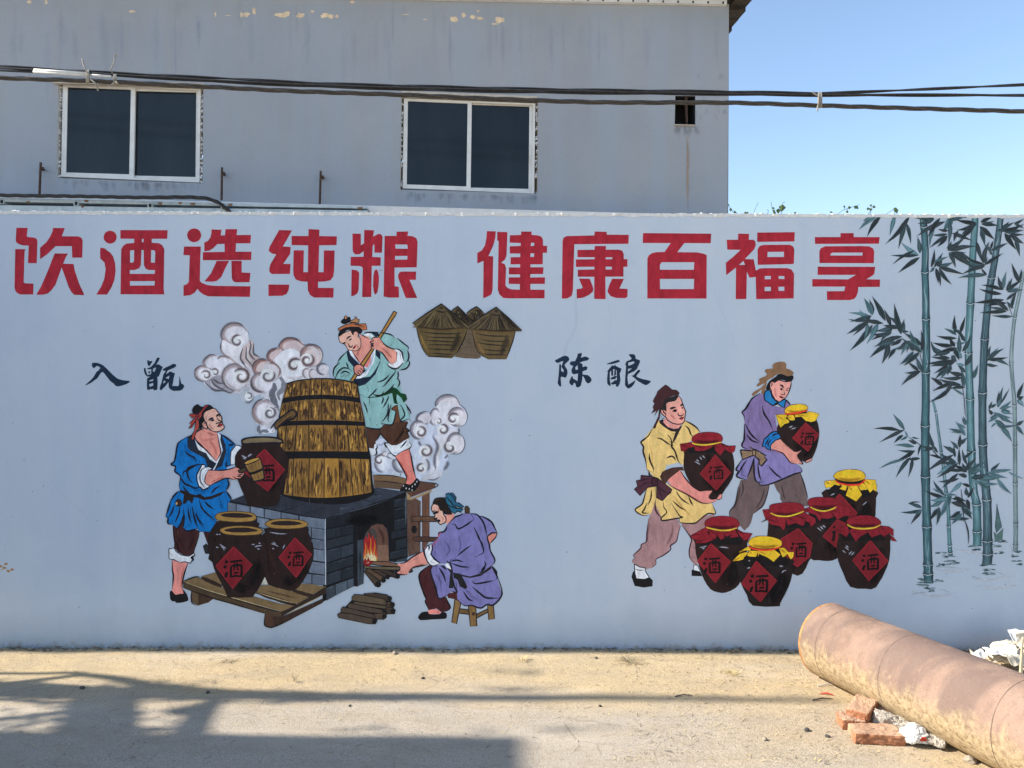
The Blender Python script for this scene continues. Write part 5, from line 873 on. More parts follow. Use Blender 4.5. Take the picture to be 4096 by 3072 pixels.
LL(7, "980 495 1020 505 1035 545", "1090 545 1140 540", taper=(.5, .4)); LL(4, "985 545 1010 555 1030 580", "1080 570 1115 565", "990 625 1000 645 1050 650 1060 600"); F(INK, ell(1003, 560, 18, 18, 10)); F(INK, ell(1098, 578, 14, 12, 10)); F((158, 34, 46), "965 675 1000 670 1045 695 1020 715 985 705"); LL(4, "960 672 1000 690 1048 698", "830 520 850 490 850 440", "815 570 840 530")
hr5 = part('hair', wk5); F(BLK, "750 560 780 470 830 410 920 350 940 320 1010 310 1110 350 1190 330 1200 390 1160 430 1110 440 1040 410 960 410 890 460 850 430 815 470 815 580", sm=2)
hs5 = part('headscarf', wk5); F((122, 94, 72), "865 220 855 180 880 140 950 115 1040 112 1085 150 1080 220 1140 235 1205 290 1190 320 1110 350 1020 310 940 310 860 370 780 410 760 460 740 560 710 640 670 620 690 560 600 630 540 670 520 645 560 600 680 530 730 460 620 515 600 490 650 440 635 410 660 380 740 350 770 310 735 270 760 230", sm=2); D(30, "800 300 900 260 1060 270", (146, 116, 90), .5)
capjar('painted wine jar with yellow cap carried by the worker in lilac', "1000 1080 1500 1050 1580 1060 1620 1200 1625 1320 1590 1500 1530 1650 1480 1720 1380 1750 1290 1700 1150 1560 1020 1420 950 1320 930 1200 960 1130", "1055 900 1100 850 1190 815 1300 803 1390 815 1432 850 1425 890 1300 930 1150 950 1070 950",
       ["915 980 1060 970 1100 985 1080 1040 1130 1070 1130 1110 1060 1130 990 1190 950 1110", "1090 1010 1140 980 1210 985 1230 1060 1200 1075 1140 1070", "1220 975 1420 950 1440 925 1520 935 1625 970 1560 1080 1490 1100 1400 1080 1330 1010 1230 1020"], "1060 960 1130 965 1280 945 1430 905",
       "1400 1110 1620 1300 1440 1580 1185 1360", (1430, 1370), 230, ["1120 1190 1200 1160", "1150 1220 1260 1185"], True, -.05, .05)
use(wk5); F(SKIN, "830 1480 940 1380 980 1375 1040 1440 1200 1575 1280 1570 1330 1560 1310 1600 1250 1640 1200 1680 1060 1640 950 1590 840 1540", jit=.3); Z(2860, 1780, 540/2212); F(SKIN, "910 20 1000 0 1140 -10 1260 95 1330 105 1400 82 1415 100 1390 130 1340 160 1350 210 1400 280 1445 310 1420 325 1370 300 1340 310 1280 300 1240 290 1180 220 1120 140 1000 100 930 70", jit=.3); F(SKIN, "1470 275 1500 250 1580 215 1590 240 1550 270 1495 290", ol=3); D(40, "960 30 1100 80 1220 170", (226, 164, 152), .6); LL(5, "930 70 1100 130 1180 220 1240 290 1340 310", "1270 100 1340 105 1400 82 1415 100 1350 150", "1350 200 1440 305 1370 300", "1240 250 1290 300", "1290 245 1330 300", "1140 -10 1260 95")
cf5 = part('sleeve_cuff', wk5); Z(2880, 1420, 540/2212); F((28, 110, 178), "860 1260 920 1250 970 1300 995 1340 980 1370 900 1400 840 1460 820 1500 830 1570 790 1540 770 1540 740 1500 690 1500 720 1380 780 1330 810 1290", ol=5); LL(6, "850 1330 900 1300 960 1290", "870 1370 960 1340", "800 1360 760 1440 730 1480", "840 1380 790 1450 790 1520", "780 1340 810 1350")
bw5 = part('sash', wk5); Z(2860, 1780, 540/2212); F((132, 110, 88), "415 80 600 95 560 20 620 70 660 75 835 175 805 200 850 235 760 345 720 310 720 240 640 170 590 180 450 240 430 150", ol=6); F((140, 118, 94), "610 90 660 85 660 170 620 170", ol=4); LL(5, "440 150 590 110", "480 180 600 130", "670 110 760 250", "780 240 820 190")

# ---------------- jars standing on the right
Z(3100, 1860, 540/1723)
capjar('painted wine jar with yellow cap at the back right', "650 310 1270 310 1290 420 1285 560 1270 700 1150 900 900 850 700 600 620 420", "748 135 800 85 900 60 1000 56 1100 75 1152 130 1140 175 1060 205 950 213 830 195 760 165",
       ["632 205 770 190 830 240 820 265 760 250 710 290 680 280 650 300 635 260", "820 240 930 255 900 330 820 305 860 270", "930 255 1050 260 1110 380 1035 465 900 390 930 300", "1050 250 1130 230 1200 310 1090 325", "1130 180 1285 190 1283 230 1300 260 1295 340 1250 315 1210 355 1140 240"], "770 200 830 235 950 255 1080 245 1150 185",
       "825 370 1045 610 1010 680 900 680 760 430", (1200, 1200), 1, ["1110 520 1180 460", "700 390 770 360"], True)
capjar('painted wine jar with red cap behind the others, its diamond half hidden', "420 640 930 640 960 900 900 1100 780 1200 680 1225 560 1215 440 1185 430 900 470 740", "418 470 440 430 520 412 640 410 760 425 800 460 790 500 720 540 600 560 480 545 425 510",
       ["370 560 450 530 520 590 520 640 440 610 370 600", "520 590 700 570 750 660 680 685 580 680 570 720 520 640", "700 570 780 500 950 540 960 640 860 660 800 700 750 640"], "450 535 520 570 620 588 720 565 780 535",
       "790 695 905 745 780 1055 608 910", (750, 870), 1, ["530 790 600 850", "570 770 620 830", "600 765 650 800"])
for q_ in ("740 790 765 795", "725 860 770 850", "760 850 740 970"): L(12, q_, (22, 20, 24), taper=(.8, .8))
capjar('painted wine jar with red cap in the middle of the row', "-20 690 470 690 490 900 470 1150 430 1230 350 1385 220 1388 100 1100 -80 1000 -90 800", "-70 560 -60 510 50 485 200 475 320 490 370 540 360 590 280 640 100 660 -40 625",
       ["-160 570 -60 560 0 640 -120 700 -150 610", "-180 730 -40 650 30 680 -120 700", "-110 680 0 650 140 665 130 790 110 835 60 780 -60 760", "130 665 280 650 390 700 360 780 260 740 160 770", "280 645 370 600 510 680 520 730 460 790 440 740"], "-60 610 20 645 150 655 260 630 365 590",
       "295 812 475 1000 440 1170 290 1298 80 1180 80 940", (300, 1080), 210, [], skx=.0)
capjar('painted wine jar with red cap at the far right, standing free', "870 850 1430 850 1470 980 1465 1150 1430 1300 1290 1560 1150 1578 960 1555 870 1380 805 1220 785 1050 810 920", "910 720 940 680 1030 648 1150 640 1270 660 1345 715 1340 760 1240 790 1080 800 950 770",
       ["770 830 920 770 950 850 910 920 830 870", "945 840 1000 790 1100 800 1200 850 1080 920 1030 980", "1130 800 1330 775 1360 880 1230 925 1180 850", "1330 770 1450 785 1510 820 1510 910 1450 870 1390 920 1320 850", "1450 890 1510 920 1555 975 1490 965"], "920 760 1000 800 1130 812 1260 800 1340 765",
       "1215 965 1445 1225 1195 1480 988 1215", (1215, 1235), 230, ["850 1080 910 1130", "880 1040 950 1090", "900 1020 940 1060", "930 1150 990 1090", "960 1160 1020 1100"], skx=.03, sky_=-.04)
Z(2740, 2020, 540/2133)
capjar('painted wine jar with red cap at the left of the row', "170 480 950 480 985 600 960 900 890 1180 800 1310 640 1385 520 1380 400 1330 300 1180 230 1000 170 760 160 600", "310 290 330 240 420 195 560 172 720 185 820 230 856 300 840 350 700 385 520 392 380 370 320 340",
       ["90 480 330 350 390 380 340 460 180 560 105 515", "150 610 330 420 390 480 450 550 330 600", "380 390 540 410 620 420 620 530 560 550 500 460 470 540 380 500", "600 400 780 370 850 500 700 520 740 470 640 500", "800 370 920 430 1065 450 1010 540 930 560 860 480"], "335 350 400 370 560 400 700 395 820 360",
       "410 610 720 895 480 1230 192 890", (425, 950), 280, ["220 670 300 660 350 640", "260 690 320 680", "530 660 640 670 700 680"], skx=.04)
capjar('painted wine jar with yellow cap at the front of the row', "860 870 1660 840 1700 950 1690 1110 1640 1280 1500 1560 1470 1600 1070 1590 980 1430 880 1230 830 1000", "1000 600 1030 540 1110 500 1220 488 1380 505 1500 550 1530 600 1510 650 1400 680 1220 690 1060 660",
       ["845 740 1000 650 1040 700 1030 730 960 715 870 750", "740 890 860 770 960 740 1000 760 930 830 920 860 850 880", "1010 720 1160 720 1120 820 1020 815 980 800", "1150 720 1400 700 1510 780 1400 900 1300 830 1170 770 1150 830", "1480 680 1560 670 1630 740 1720 740 1710 820 1670 860 1610 770 1540 830 1510 760"], "1005 650 1080 690 1230 712 1380 700 1500 660",
       "1125 885 1445 1195 1190 1530 890 1240", (1165, 1235), 310, ["1000 870 1025 890", "970 1000 1040 985", "1520 1080 1560 1040 1610 1030", "1480 960 1560 970"], True, -.02, .03, bodycol=(34, 28, 30))
# ---------------- bamboo grove
bam = part('painted_bamboo', None, 'painted blue green bamboo grove at the right end of the mural')
Z(3540, 1950, 556/2050)
for q_ in ('300 1500 700 1600 1100 1560', '700 1200 1000 1230 1300 1200', '1250 1320 1550 1360 1900 1300', '1000 900 1400 960 1800 900', '1300 1450 1700 1480 2000 1430'): D(70, q_, (186, 192, 200), .5)
Z(0, 0, 1)
BM = [((46, 60, 70), (60, 96, 106), (84, 122, 134)), ((56, 84, 94), (78, 118, 128), (116, 148, 160)), ((48, 62, 72), (66, 92, 104), (96, 126, 138)), ((84, 104, 112), (112, 134, 140), (146, 164, 170))]
random.seed(5)
def stalk(pts, w0, w1, nodes, pal, pale_top=0):
    part('stalk', bam); dk, md, lt = (pc(c) for c in BM[pal])
    q = cat_rom(pts, False, 6); n = len(q); V = []; C = []; Fc = []
    for i, (x, y) in enumerate(q):
        w = (w0+(w1-w0)*i/n)/2; nd_ = min([abs(y-k) for k in nodes]+[99]); w *= 1+.14*max(0, 1-nd_/16)
        g = .5+.5*noise.noise(Vector((y*.012, pal*7, 0))); hi = tuple(a*(1-g)+b*g for a, b in zip(md, lt))
        sh_ = .75+.25*min(1, nd_/30)
        for s_, c in ((-1, dk), (-.55, md), (-.1, hi), (.4, md), (.8, tuple(v*.8 for v in dk)), (1, dk)):
            V.append((x+s_*w, y+1.5*(1-s_*s_))); C.append((*(v*sh_ for v in c), 1))
    for i in range(n-1):
        for k in range(5): a = i*6+k; Fc.append((a, a+1, a+7, a+6))
    emit(V, Fc, C)
    for k in nodes:
        x = min(q, key=lambda p: abs(p[1]-k))[0]; w = w0+(w1-w0)*(k-pts[0][1])/(pts[-1][1]-pts[0][1])
        L(3.4, [(x-w*.62, k-4), (x-w*.3, k), (x, k+1.5), (x+w*.3, k), (x+w*.62, k-4)], (38, 48, 56), taper=(.5, .5)); L(2.2, [(x-w*.6, k), (x, k+5), (x+w*.6, k-1)], (176, 188, 202), taper=(.4, .4))
    for i in range(int(n/3)):
        j = random.randrange(n-7); L(random.uniform(1, 2.4), [(q[j+k][0]+random.uniform(-.3, .3)*w0, q[j+k][1]) for k in (0, 3, 6)], random.choice([BM[pal][2], BM[pal][0], (150, 172, 184)]), taper=(.2, .2))
stalk([(3743-13, 1600), (3743, 1649), (3754, 1728), (3765, 1808), (3775, 1882), (3785, 1971), (3793, 2039), (3795, 2105), (3799, 2181), (3802, 2222)], 9, 17, [1649, 1808, 1971, 2105, 2181, 2210], 1)
stalk([(4096, 1085), (4075, 1189), (4059, 1269), (4049, 1360), (4045, 1453), (4052, 1546), (4058, 1620), (4060, 1784), (4061, 1932), (4063, 2094), (4062, 2181), (4062, 2206)], 14, 19, [1269, 1453, 1620, 1784, 1932, 2094, 2181], 3)
stalk([(3900, 864), (3899, 907), (3892, 1006), (3882, 1213), (3874, 1390), (3880, 1597), (3885, 1805), (3894, 1956), (3906, 2018), (3909, 2126), (3909, 2180)], 27, 35, [1213, 1412, 1597, 1805, 2018, 2126], 1)
stalk([(4003, 866), (3992, 950), (3979, 1040), (3966, 1111), (3956, 1173), (3939, 1356), (3930, 1571), (3931, 1779), (3935, 1867), (3947, 1999), (3950, 2086), (3950, 2164), (3951, 2216), (3947, 2259)], 25, 40, [1111, 1356, 1571, 1779, 1999, 2164, 2216], 2)
stalk([(3690, 868), (3695, 906), (3701, 1000), (3700, 1088), (3703, 1173), (3704, 1274), (3706, 1413), (3703, 1488), (3703, 1613), (3701, 1702), (3702, 1907), (3708, 2107), (3712, 2259), (3713, 2296), (3715, 2333)], 26, 38, [906, 1088, 1276, 1490, 1703, 1907, 2107, 2259, 2296], 0)
def leaf(bx, by, tx, ty, w, c):
    w *= 1.3; part('leaf', bam); dx, dy = (tx-bx)*1.06, (ty-by)*1.06; d = math.hypot(dx, dy) or 1; nx_, ny_ = -dy/d, dx/d; b_ = random.uniform(-.07, .07)*d; q = []
    prof = [(0, .12), (.12, .6), (.3, 1), (.5, .86), (.72, .5), (.9, .16), (1, 0)]
    for s_, k in prof: q.append((bx+dx*s_+nx_*(b_*math.sin(s_*3.14)+w*.5*k), by+dy*s_+ny_*(b_*math.sin(s_*3.14)+w*.5*k)))
    for s_, k in reversed(prof[:-1]): q.append((bx+dx*s_+nx_*(b_*math.sin(s_*3.14)-w*.5*k), by+dy*s_+ny_*(b_*math.sin(s_*3.14)-w*.5*k)))
    q = [(x, max(y, (868-TR[1])/TR[2])) for x, y in q]
    F(c, q, jit=.2)
    L(w*TR[2]*.3, [(x, max(y, (870-TR[1])/TR[2])) for x, y in ((bx+dx*.12, by+dy*.12), (bx+dx*.45+nx_*b_, by+dy*.45+ny_*b_), (bx+dx*.85, by+dy*.85))], (lambda k_: tuple(int(v*k_) for v in c))(random.choice([.8, 1.2])), taper=(.2, .1))
LC = [(44, 52, 58), (46, 60, 66), (54, 72, 80), (46, 55, 61)]; LT = [(70, 100, 110), (82, 112, 124), (64, 90, 98)]
def leaves(s, lite=.15):
    q = [float(x) for x in s.split()]
    for i in range(0, len(q)-4, 5):
        if random.random() < .35:
            a_ = random.uniform(-.35, .35); dx, dy = q[i+2]-q[i], q[i+3]-q[i+1]; k = random.uniform(.5, .85)
            leaf(q[i], q[i+1], q[i]+k*(dx*math.cos(a_)-dy*math.sin(a_)), q[i+1]+k*(dx*math.sin(a_)+dy*math.cos(a_)), q[i+4]*.8, random.choice(LT if random.random() < .3 else LC))
        leaf(*q[i:i+5], random.choice(LT if random.random() < lite else LC))
Z(3360, 840, 736/2212)
leaves("440 75 235 235 46 490 70 330 315 46 660 70 600 300 42 835 70 555 395 50 790 160 705 455 42 800 160 850 400 38 960 520 930 330 46 945 545 740 390 46 940 545 615 545 32 890 490 640 650 28 955 570 710 750 46 1130 110 900 95 46 1130 110 940 160 40 1260 140 935 310 46 1120 120 1050 66 60 1140 160 1080 430 40 1200 100 1060 320 46 1350 80 1240 250 66 1320 130 1300 410 42 1300 130 1560 60 36 1290 290 1110 300 30 1290 310 1085 450 36 1290 310 1170 440 36 1300 250 1180 230 28 1420 250 1370 380 38 1350 280 1580 365 36 1640 160 1400 120 42 1640 170 1410 240 42 1620 170 1440 360 46")
leaves("1700 170 1900 190 40 1690 150 1830 90 36 1680 200 1850 350 54 1690 230 1740 420 46 1640 380 1710 620 40 1300 490 1340 380 36 1310 490 1490 345 40 1320 490 1620 440 46 1340 510 1510 515 25 1310 510 1385 690 40 1330 510 1600 700 60 1170 680 1230 590 36 1180 680 1350 630 40 1190 690 1475 770 40 1190 700 1340 890 38 1150 700 1205 910 34 1130 690 1080 750 28 1130 690 1230 520 32 1095 690 1130 480 32 1130 620 1300 560 24 1730 660 1520 640 40 1740 670 1475 770 40 1740 660 1500 570 26 1740 660 1950 525 34 1740 650 1770 565 22 1760 780 1430 815 40 1760 780 1700 700 22 1720 640 1790 390 44 1810 490 2010 400 42 1810 490 1740 420 32 1820 540 1790 480 22 1810 470 1840 370 22", .08)
leaves("1930 230 2090 150 36 1940 240 2200 240 54 1980 280 2110 470 50 1950 250 2206 170 36 2090 170 2206 110 26 2100 170 2206 220 26 2110 330 2160 550 42 2060 310 2206 400 44 1990 330 2206 300 36 2000 240 1880 250 36 1950 960 1705 905 36 1940 1010 1680 950 40 1970 1080 1620 1115 44 1960 960 1900 800 40 1960 950 2000 745 36 2000 970 2065 820 32 2010 970 2180 850 36 2010 985 2200 960 30 2000 1080 2130 980 28 2000 1120 1760 1160 36 2020 1210 1830 1090 40 2000 1220 1690 1235 36 2070 1280 1830 1270 32 2080 1180 2000 1100 28 2060 1190 2120 990 32 2150 870 2065 650 40 2160 850 2180 715 26", .05)
Z(3360, 1180, 736/2212)
leaves("390 240 290 45 54 545 310 390 25 56 300 255 235 180 32 370 260 112 215 32 380 250 125 320 38 330 300 105 290 24 300 330 85 465 42 370 250 160 480 40 390 360 125 660 54 330 340 285 540 32 460 350 325 580 42 610 370 535 180 42 690 350 590 265 32 735 470 655 115 58 740 430 770 295 36 750 440 780 350 28 740 440 825 440 28 520 340 190 325 36 500 345 230 300 36 640 380 415 430 40 630 400 490 560 40 700 400 520 370 40 540 490 395 480 32 560 470 385 540 32 620 450 450 480 46 740 500 420 625 44 600 580 365 750 46 590 590 505 815 50 660 560 430 610 46 740 530 610 610 36 670 640 580 770 36 830 590 640 650 36 830 550 700 660 36 840 550 735 720 32 980 600 770 460 44 950 690 845 440 54 975 680 970 435 36 980 690 740 520 36 880 680 720 830 40 950 690 770 845 44 970 910 910 750 40 940 910 820 810 32 970 915 780 935 30 960 920 745 1080 40 900 640 830 640 50", .15)
leaves("1390 460 1380 250 40 1480 490 1340 395 32 1400 480 1255 405 32 1440 470 1505 260 36 1500 560 1420 440 36 1400 520 1165 490 36 1380 620 1320 520 44 1360 610 1115 570 40 1500 570 1380 575 18 1440 700 1430 480 44 1470 680 1565 490 40 1500 850 1590 690 44 1180 720 1095 560 36 1230 700 1135 625 36 1320 690 1120 740 44 1420 640 1180 690 40 1320 760 1100 745 32 1400 790 1030 830 40 1300 830 1090 855 36 1390 790 1135 940 40 1330 840 1290 960 50 1290 880 1150 1005 40 1490 850 1400 820 32 1460 760 1400 640 46 1340 730 1400 800 46 1370 640 1430 780 46 1500 930 1420 850 36 1470 990 1230 990 36 1450 1080 1190 1010 40 1490 1100 1460 900 44 1470 960 1310 920 44 1500 1110 1320 1130 32 1330 1060 1120 1150 36 1230 1090 1090 995 40 1340 1060 1255 1190 36 1330 1120 1080 1280 40 1480 1200 1350 1120 22", .1)
leaves("1770 750 1810 615 32 1770 790 1965 650 40 1780 780 2010 750 36 1870 780 2030 850 30 1760 830 1895 850 32 1610 1000 1660 840 36 1900 1350 1960 1105 36 1900 1350 1910 1160 32 1930 1310 2035 1120 16 2130 1240 2206 1060 40 2140 1250 2206 1220 40 2130 1260 2206 1340 40", .2)
part('twig', bam)
LL(3, "1510 1480 1490 1250 1470 1100 1450 860", "980 690 960 720 995 850", "1130 1170 1115 1040", "2070 260 2040 170 2010 100", "1600 1010 1650 850", col=(50, 58, 66))
Z(3440, 1600, 656/2212)
leaves("1740 130 1780 20 32 1760 100 1840 50 28 1880 120 2040 10 36 1900 130 2040 90 32 1850 90 1900 -20 32 1900 150 2050 190 40 1790 170 2040 240 44 1870 210 2060 310 44 1820 270 2010 430 48 1900 370 2040 560 48 1860 210 1730 300 40 1780 200 1730 130 36 1900 360 2110 340 26 2115 340 2206 280 36 2115 345 2206 470 40 1830 310 1770 370 22 2130 0 2206 90 40", .75)
leaves("600 400 450 195 46 540 410 190 388 40 600 400 270 570 40 580 470 460 580 36 640 490 540 545 26 640 490 600 420 22 700 500 800 520 16 760 590 650 545 36 730 630 470 610 40 740 690 510 675 30 740 680 500 810 44 600 800 265 925 30 680 770 490 1040 44 710 770 650 1035 38 810 790 610 790 26 820 600 780 750 26 1000 650 800 605 32 1000 650 940 440 40 1050 710 920 570 30 980 660 850 690 30", .3)
leaves("1110 790 920 740 30 1290 830 1070 720 40 1260 740 910 960 48 1300 840 1050 860 36 1290 720 1120 620 44 1320 660 1220 555 36 1280 770 1265 620 30 1340 640 1350 470 44 1340 600 1440 510 40 1340 880 1335 650 36 1440 870 1380 670 36 1380 800 1550 670 30 1230 870 1040 1000 44 1320 850 1045 1040 44 1370 960 1150 960 36 1440 970 1270 880 50 1430 950 1380 850 40 1420 960 1560 780 40 1460 980 1700 830 44 1470 1000 1700 880 44 1320 990 1110 1180 40 1330 1060 1060 1100 36 1440 1030 1320 1000 44 1370 1110 1215 1250 44 1480 1170 1370 1130 36 1420 480 1290 295 40 1420 340 1390 225 36 1390 440 1200 388 36 1420 380 1320 310 30", .3)
leaves("1530 1030 1900 1040 70 1500 1050 1700 1000 50 1520 1090 1860 1130 50 1600 1100 1760 1200 50 1850 1060 2040 1260 46 1760 950 1880 845 36 1760 960 1960 930 36 1700 970 1980 1050 40 1870 970 2050 940 30 2000 970 2206 1060 22", .8)
leaves("1140 1290 990 1090 40 1090 1250 980 1185 20 1130 1310 880 1220 40 1190 1330 945 1350 46 1110 1360 940 1440 46 1190 1330 1065 1580 58 1220 1270 1200 1440 46 1060 1460 945 1620 46 1060 1440 1030 1680 42 1150 1270 1310 1285 26 1240 1330 1400 1340 30 1280 1300 1440 1430 46 1230 1380 1480 1480 54 1350 1500 1200 1590 46 1370 1450 1500 1600 60 1470 1600 1200 1612 36 1370 1530 1240 1670 46 1440 1290 1430 1180 42 1450 1320 1530 1180 32 1440 1340 1480 1480 44 830 1450 650 1395 40 660 1390 820 1378 16 840 1480 550 1510 36 830 1500 690 1670 40 830 1490 730 1530 28", .35)
part('twig', bam); LL(4, "640 490 610 410", "820 610 700 530 640 490", "1360 1200 1375 1350 1400 1659", "1410 200 1400 0", "830 1470 780 1440", "1090 800 1000 700 950 640", col=(46, 54, 62))
Z(3540, 1950, 556/2050)
part('shoot', bam); F((70, 96, 100), "1625 580 1640 400 1650 240 1665 330 1720 580 1640 670", jit=.3, ol=2, olc=(46, 56, 62)); part('shoot', bam); F((78, 104, 106), "1600 650 1650 690 1745 595 1730 770 1650 800 1620 790", jit=.3); D(30, "1670 420 1670 580", (110, 136, 138), .6); L(5, "1230 830 1220 640 1160 440", (44, 50, 56)); L(4, "1880 960 1845 840", (44, 54, 60))
gt_ = part('grass_tuft', bam); gt_.kind = 'stuff'
for x, y, w_ in ((640, 1390, 230), (600, 1440, 200), (660, 1480, 180), (700, 1520, 110), (560, 1350, 150), (800, 1370, 120), (930, 1020, 190), (950, 1090, 180), (840, 1140, 130), (1000, 1120, 160), (1490, 1140, 260), (1530, 1220, 240), (1530, 1270, 200), (1330, 870, 200), (1330, 920, 140), (1700, 790, 160), (1650, 860, 190), (1680, 960, 150), (1960, 950, 100), (1900, 1010, 150), (1940, 1080, 120), (1980, 1130, 100), (830, 970, 140)):
    for i in range(7):
        cx_ = x+random.uniform(-.45, .45)*w_; yy = y+random.uniform(-16, 16); l_ = random.uniform(.12, .34)*w_
        L(random.uniform(2, 5.5), [(cx_-l_, yy+random.uniform(-4, 10)), (cx_, yy), (cx_+l_, yy+random.uniform(-4, 10))], random.choice([(62, 84, 90), (78, 104, 108), (50, 66, 74), (104, 126, 130)]), taper=(.15, .15))
for x0, y0, x1, y1 in ((360, 1590, 640, 1540), (700, 1180, 1110, 1190), (800, 1500, 960, 1560), (480, 1470, 600, 1450), (1280, 1330, 1350, 1320), (1600, 1240, 1770, 1300)): L(2, [(x0, y0), ((x0+x1)/2, (y0+y1)/2-14), (x1, y1)], (128, 140, 150), taper=(.1, .1))
Z(0, 2200, 300/1131)
part('painted_petal', None, 'small brown painted petals low at the left edge of the mural')
for x, y in ((92, 212), (10, 247), (68, 268), (128, 316), (183, 293)): F((146, 112, 76), ell(x, y, 28, 17, 10, random.uniform(-.2, .3)), jit=.8)
F((170, 160, 130), "0 300 40 280 60 290 30 306")
# stray drips and scuffs of paint
part('paint_fleck', None, 'tiny dark flecks and scuffs scattered over the pale wall').kind = 'stuff'
Z(0, 0, 1)
for i in range(90):
    x, y = random.uniform(20, 4070), random.uniform(1240, 2560)
    if random.random() < .6: F((96, 106, 124), ell(x, y, random.uniform(1.2, 3), random.uniform(1.2, 3), 6), al=.7)
    else: L(1.2, [(x, y), (x+random.uniform(-4, 4), y+random.uniform(6, 30))], (132, 146, 170), taper=(.2, .2))
# ------------------------------------------------------------------ grey building behind the wall
BA = math.radians(3.0); BP = Vector((0, 8.6, 0)); BN = Vector((-math.sin(BA), math.cos(BA), 0))   # normal points away from camera
def bp(u, v, off=0.0):                           # picture point on the facade, off metres in front of it
    d = ray(u, v); q = BP - BN*off; t_ = (q-CAMP).dot(BN)/d.dot(BN)
    return CAMP + d*t_
m_bld, t, b = mat_new('grey_render'); co = coords(t)
n1 = noi(t, co, .9, 5, .6); st = noi(t, co, 3.2, 5, .6, (1, 1, .07)); n2 = noi(t, co, 26, 5, .65)
c = ramp(t, n1, [(.3, (.295, .312, .348)), (.7, (.345, .356, .380))])
c = mixc(t, ramp(t, st, [(.42, (0, 0, 0)), (.62, (.5, .5, .5))]), c, (.32, .36, .425))
c = mixc(t, ramp(t, n2, [(.58, (0, 0, 0)), (.72, (.35, .35, .35))]), c, (.25, .27, .305))
t.links.new(c, b.inputs['Base Color']); b.inputs['Roughness'].default_value = .85; b.inputs['Specular IOR Level'].default_value = .2
bump(t, b, n2, .4, .006)
m_reveal = simple_mat('reveal_plaster', (.42, .41, .39), (.62, .61, .58), 30, .9, .6, .005)
m_alu = simple_mat('window_frame_white', (.60, .58, .56), (.74, .73, .71), 7, .5, .1, .001, spec=.4)
m_glass, t, b = mat_new('window_glass'); co = coords(t)
t.links.new(ramp(t, noi(t, co, 2.5, 4, .6, (1, 1, .25)), [(.3, (.007, .012, .016)), (.7, (.016, .022, .028))]), b.inputs['Base Color'])
b.inputs['Roughness'].default_value = .06; b.inputs['IOR'].default_value = 1.5; b.inputs['Specular IOR Level'].default_value = .33
m_beige = simple_mat('bare_concrete', (.40, .35, .29), (.55, .49, .42), 14, .9, .5, .005)
m_white = simple_mat('white_coping', (.60, .60, .61), (.74, .74, .75), 6, .8, .3, .003)
m_dark = simple_mat('dark_hollow', (.012, .012, .013), (.025, .024, .023), 8, .9, 0)
m_iron = simple_mat('rusty_iron', (.035, .022, .017), (.10, .055, .035), 40, .85, .5, .002)
m_blacktile = simple_mat('dark_roof_tile', (.03, .027, .025), (.075, .065, .06), 25, .9, .6, .004)
building = empty('grey_building', (0, 8.6, 0)); building.location = (0, 0, 0)
tag(building, 'grey rendered building with two sliding windows behind the painted wall', 'building')
Z1 = (0, 200, 1000/2212); Z2 = (1400, 300, 1000/2212); Z5 = (2500, 0, 1000/2212)
def zq(z, s):
    q = [float(x) for x in s.split()]; return [(z[0]+q[i]*z[2], z[1]+q[i+1]*z[2]) for i in range(0, len(q), 2)]
# order of corners: top-left, top-right, bottom-right, bottom-left
WIN = [(Z1, "515 282 1800 312 1792 1180 500 1132", "556 290 1776 345 1764 1172 541 1120",
        ("565 292 1196 318 1182 1138 546 1118", "598 328 1158 350 1143 1100 583 1083"), ("1192 330 1772 352 1762 1168 1183 1146", "1200 362 1737 375 1730 1124 1188 1111"),
        "470 262 1800 292 1800 320 470 292"),
       (Z2, "455 190 1664 232 1660 1050 444 1014", "477 206 1640 252 1630 1048 466 1002",
        ("480 208 1077 236 1066 1022 468 1000", "512 230 1041 252 1030 986 502 968"), ("1072 242 1616 262 1610 1046 1066 1030", "1078 262 1588 278 1580 1008 1068 996"),
        "455 140 1664 187 1662 214 456 172")]
VENT = zq(Z5, "445 848 622 850 622 1103 440 1098")
EC = 2912.0                                      # right corner of the facade in the picture
outer = [bp(-900, -90), bp(EC+3, -90), bp(EC, 1000), bp(EC-6, 2300), bp(-900, 2300)]
outer = [bp(-900, -60), bp(EC+4, 16), bp(EC-2, 860), bp(EC-2, 1500), bp(-900, 1500)]
loops = [outer] + [[bp(*q) for q in zq(z, o)] for z, o, *_ in WIN] + [[bp(*q) for q in VENT]]
ex = Vector((BN.y, -BN.x, 0))
fl = [[Vector((p.dot(ex), p.z, 0)) for p in l] for l in loops]
tri = tessellate_polygon(fl)
fac = mob('facade', [p for l in loops for p in l], tri, m_bld, building)
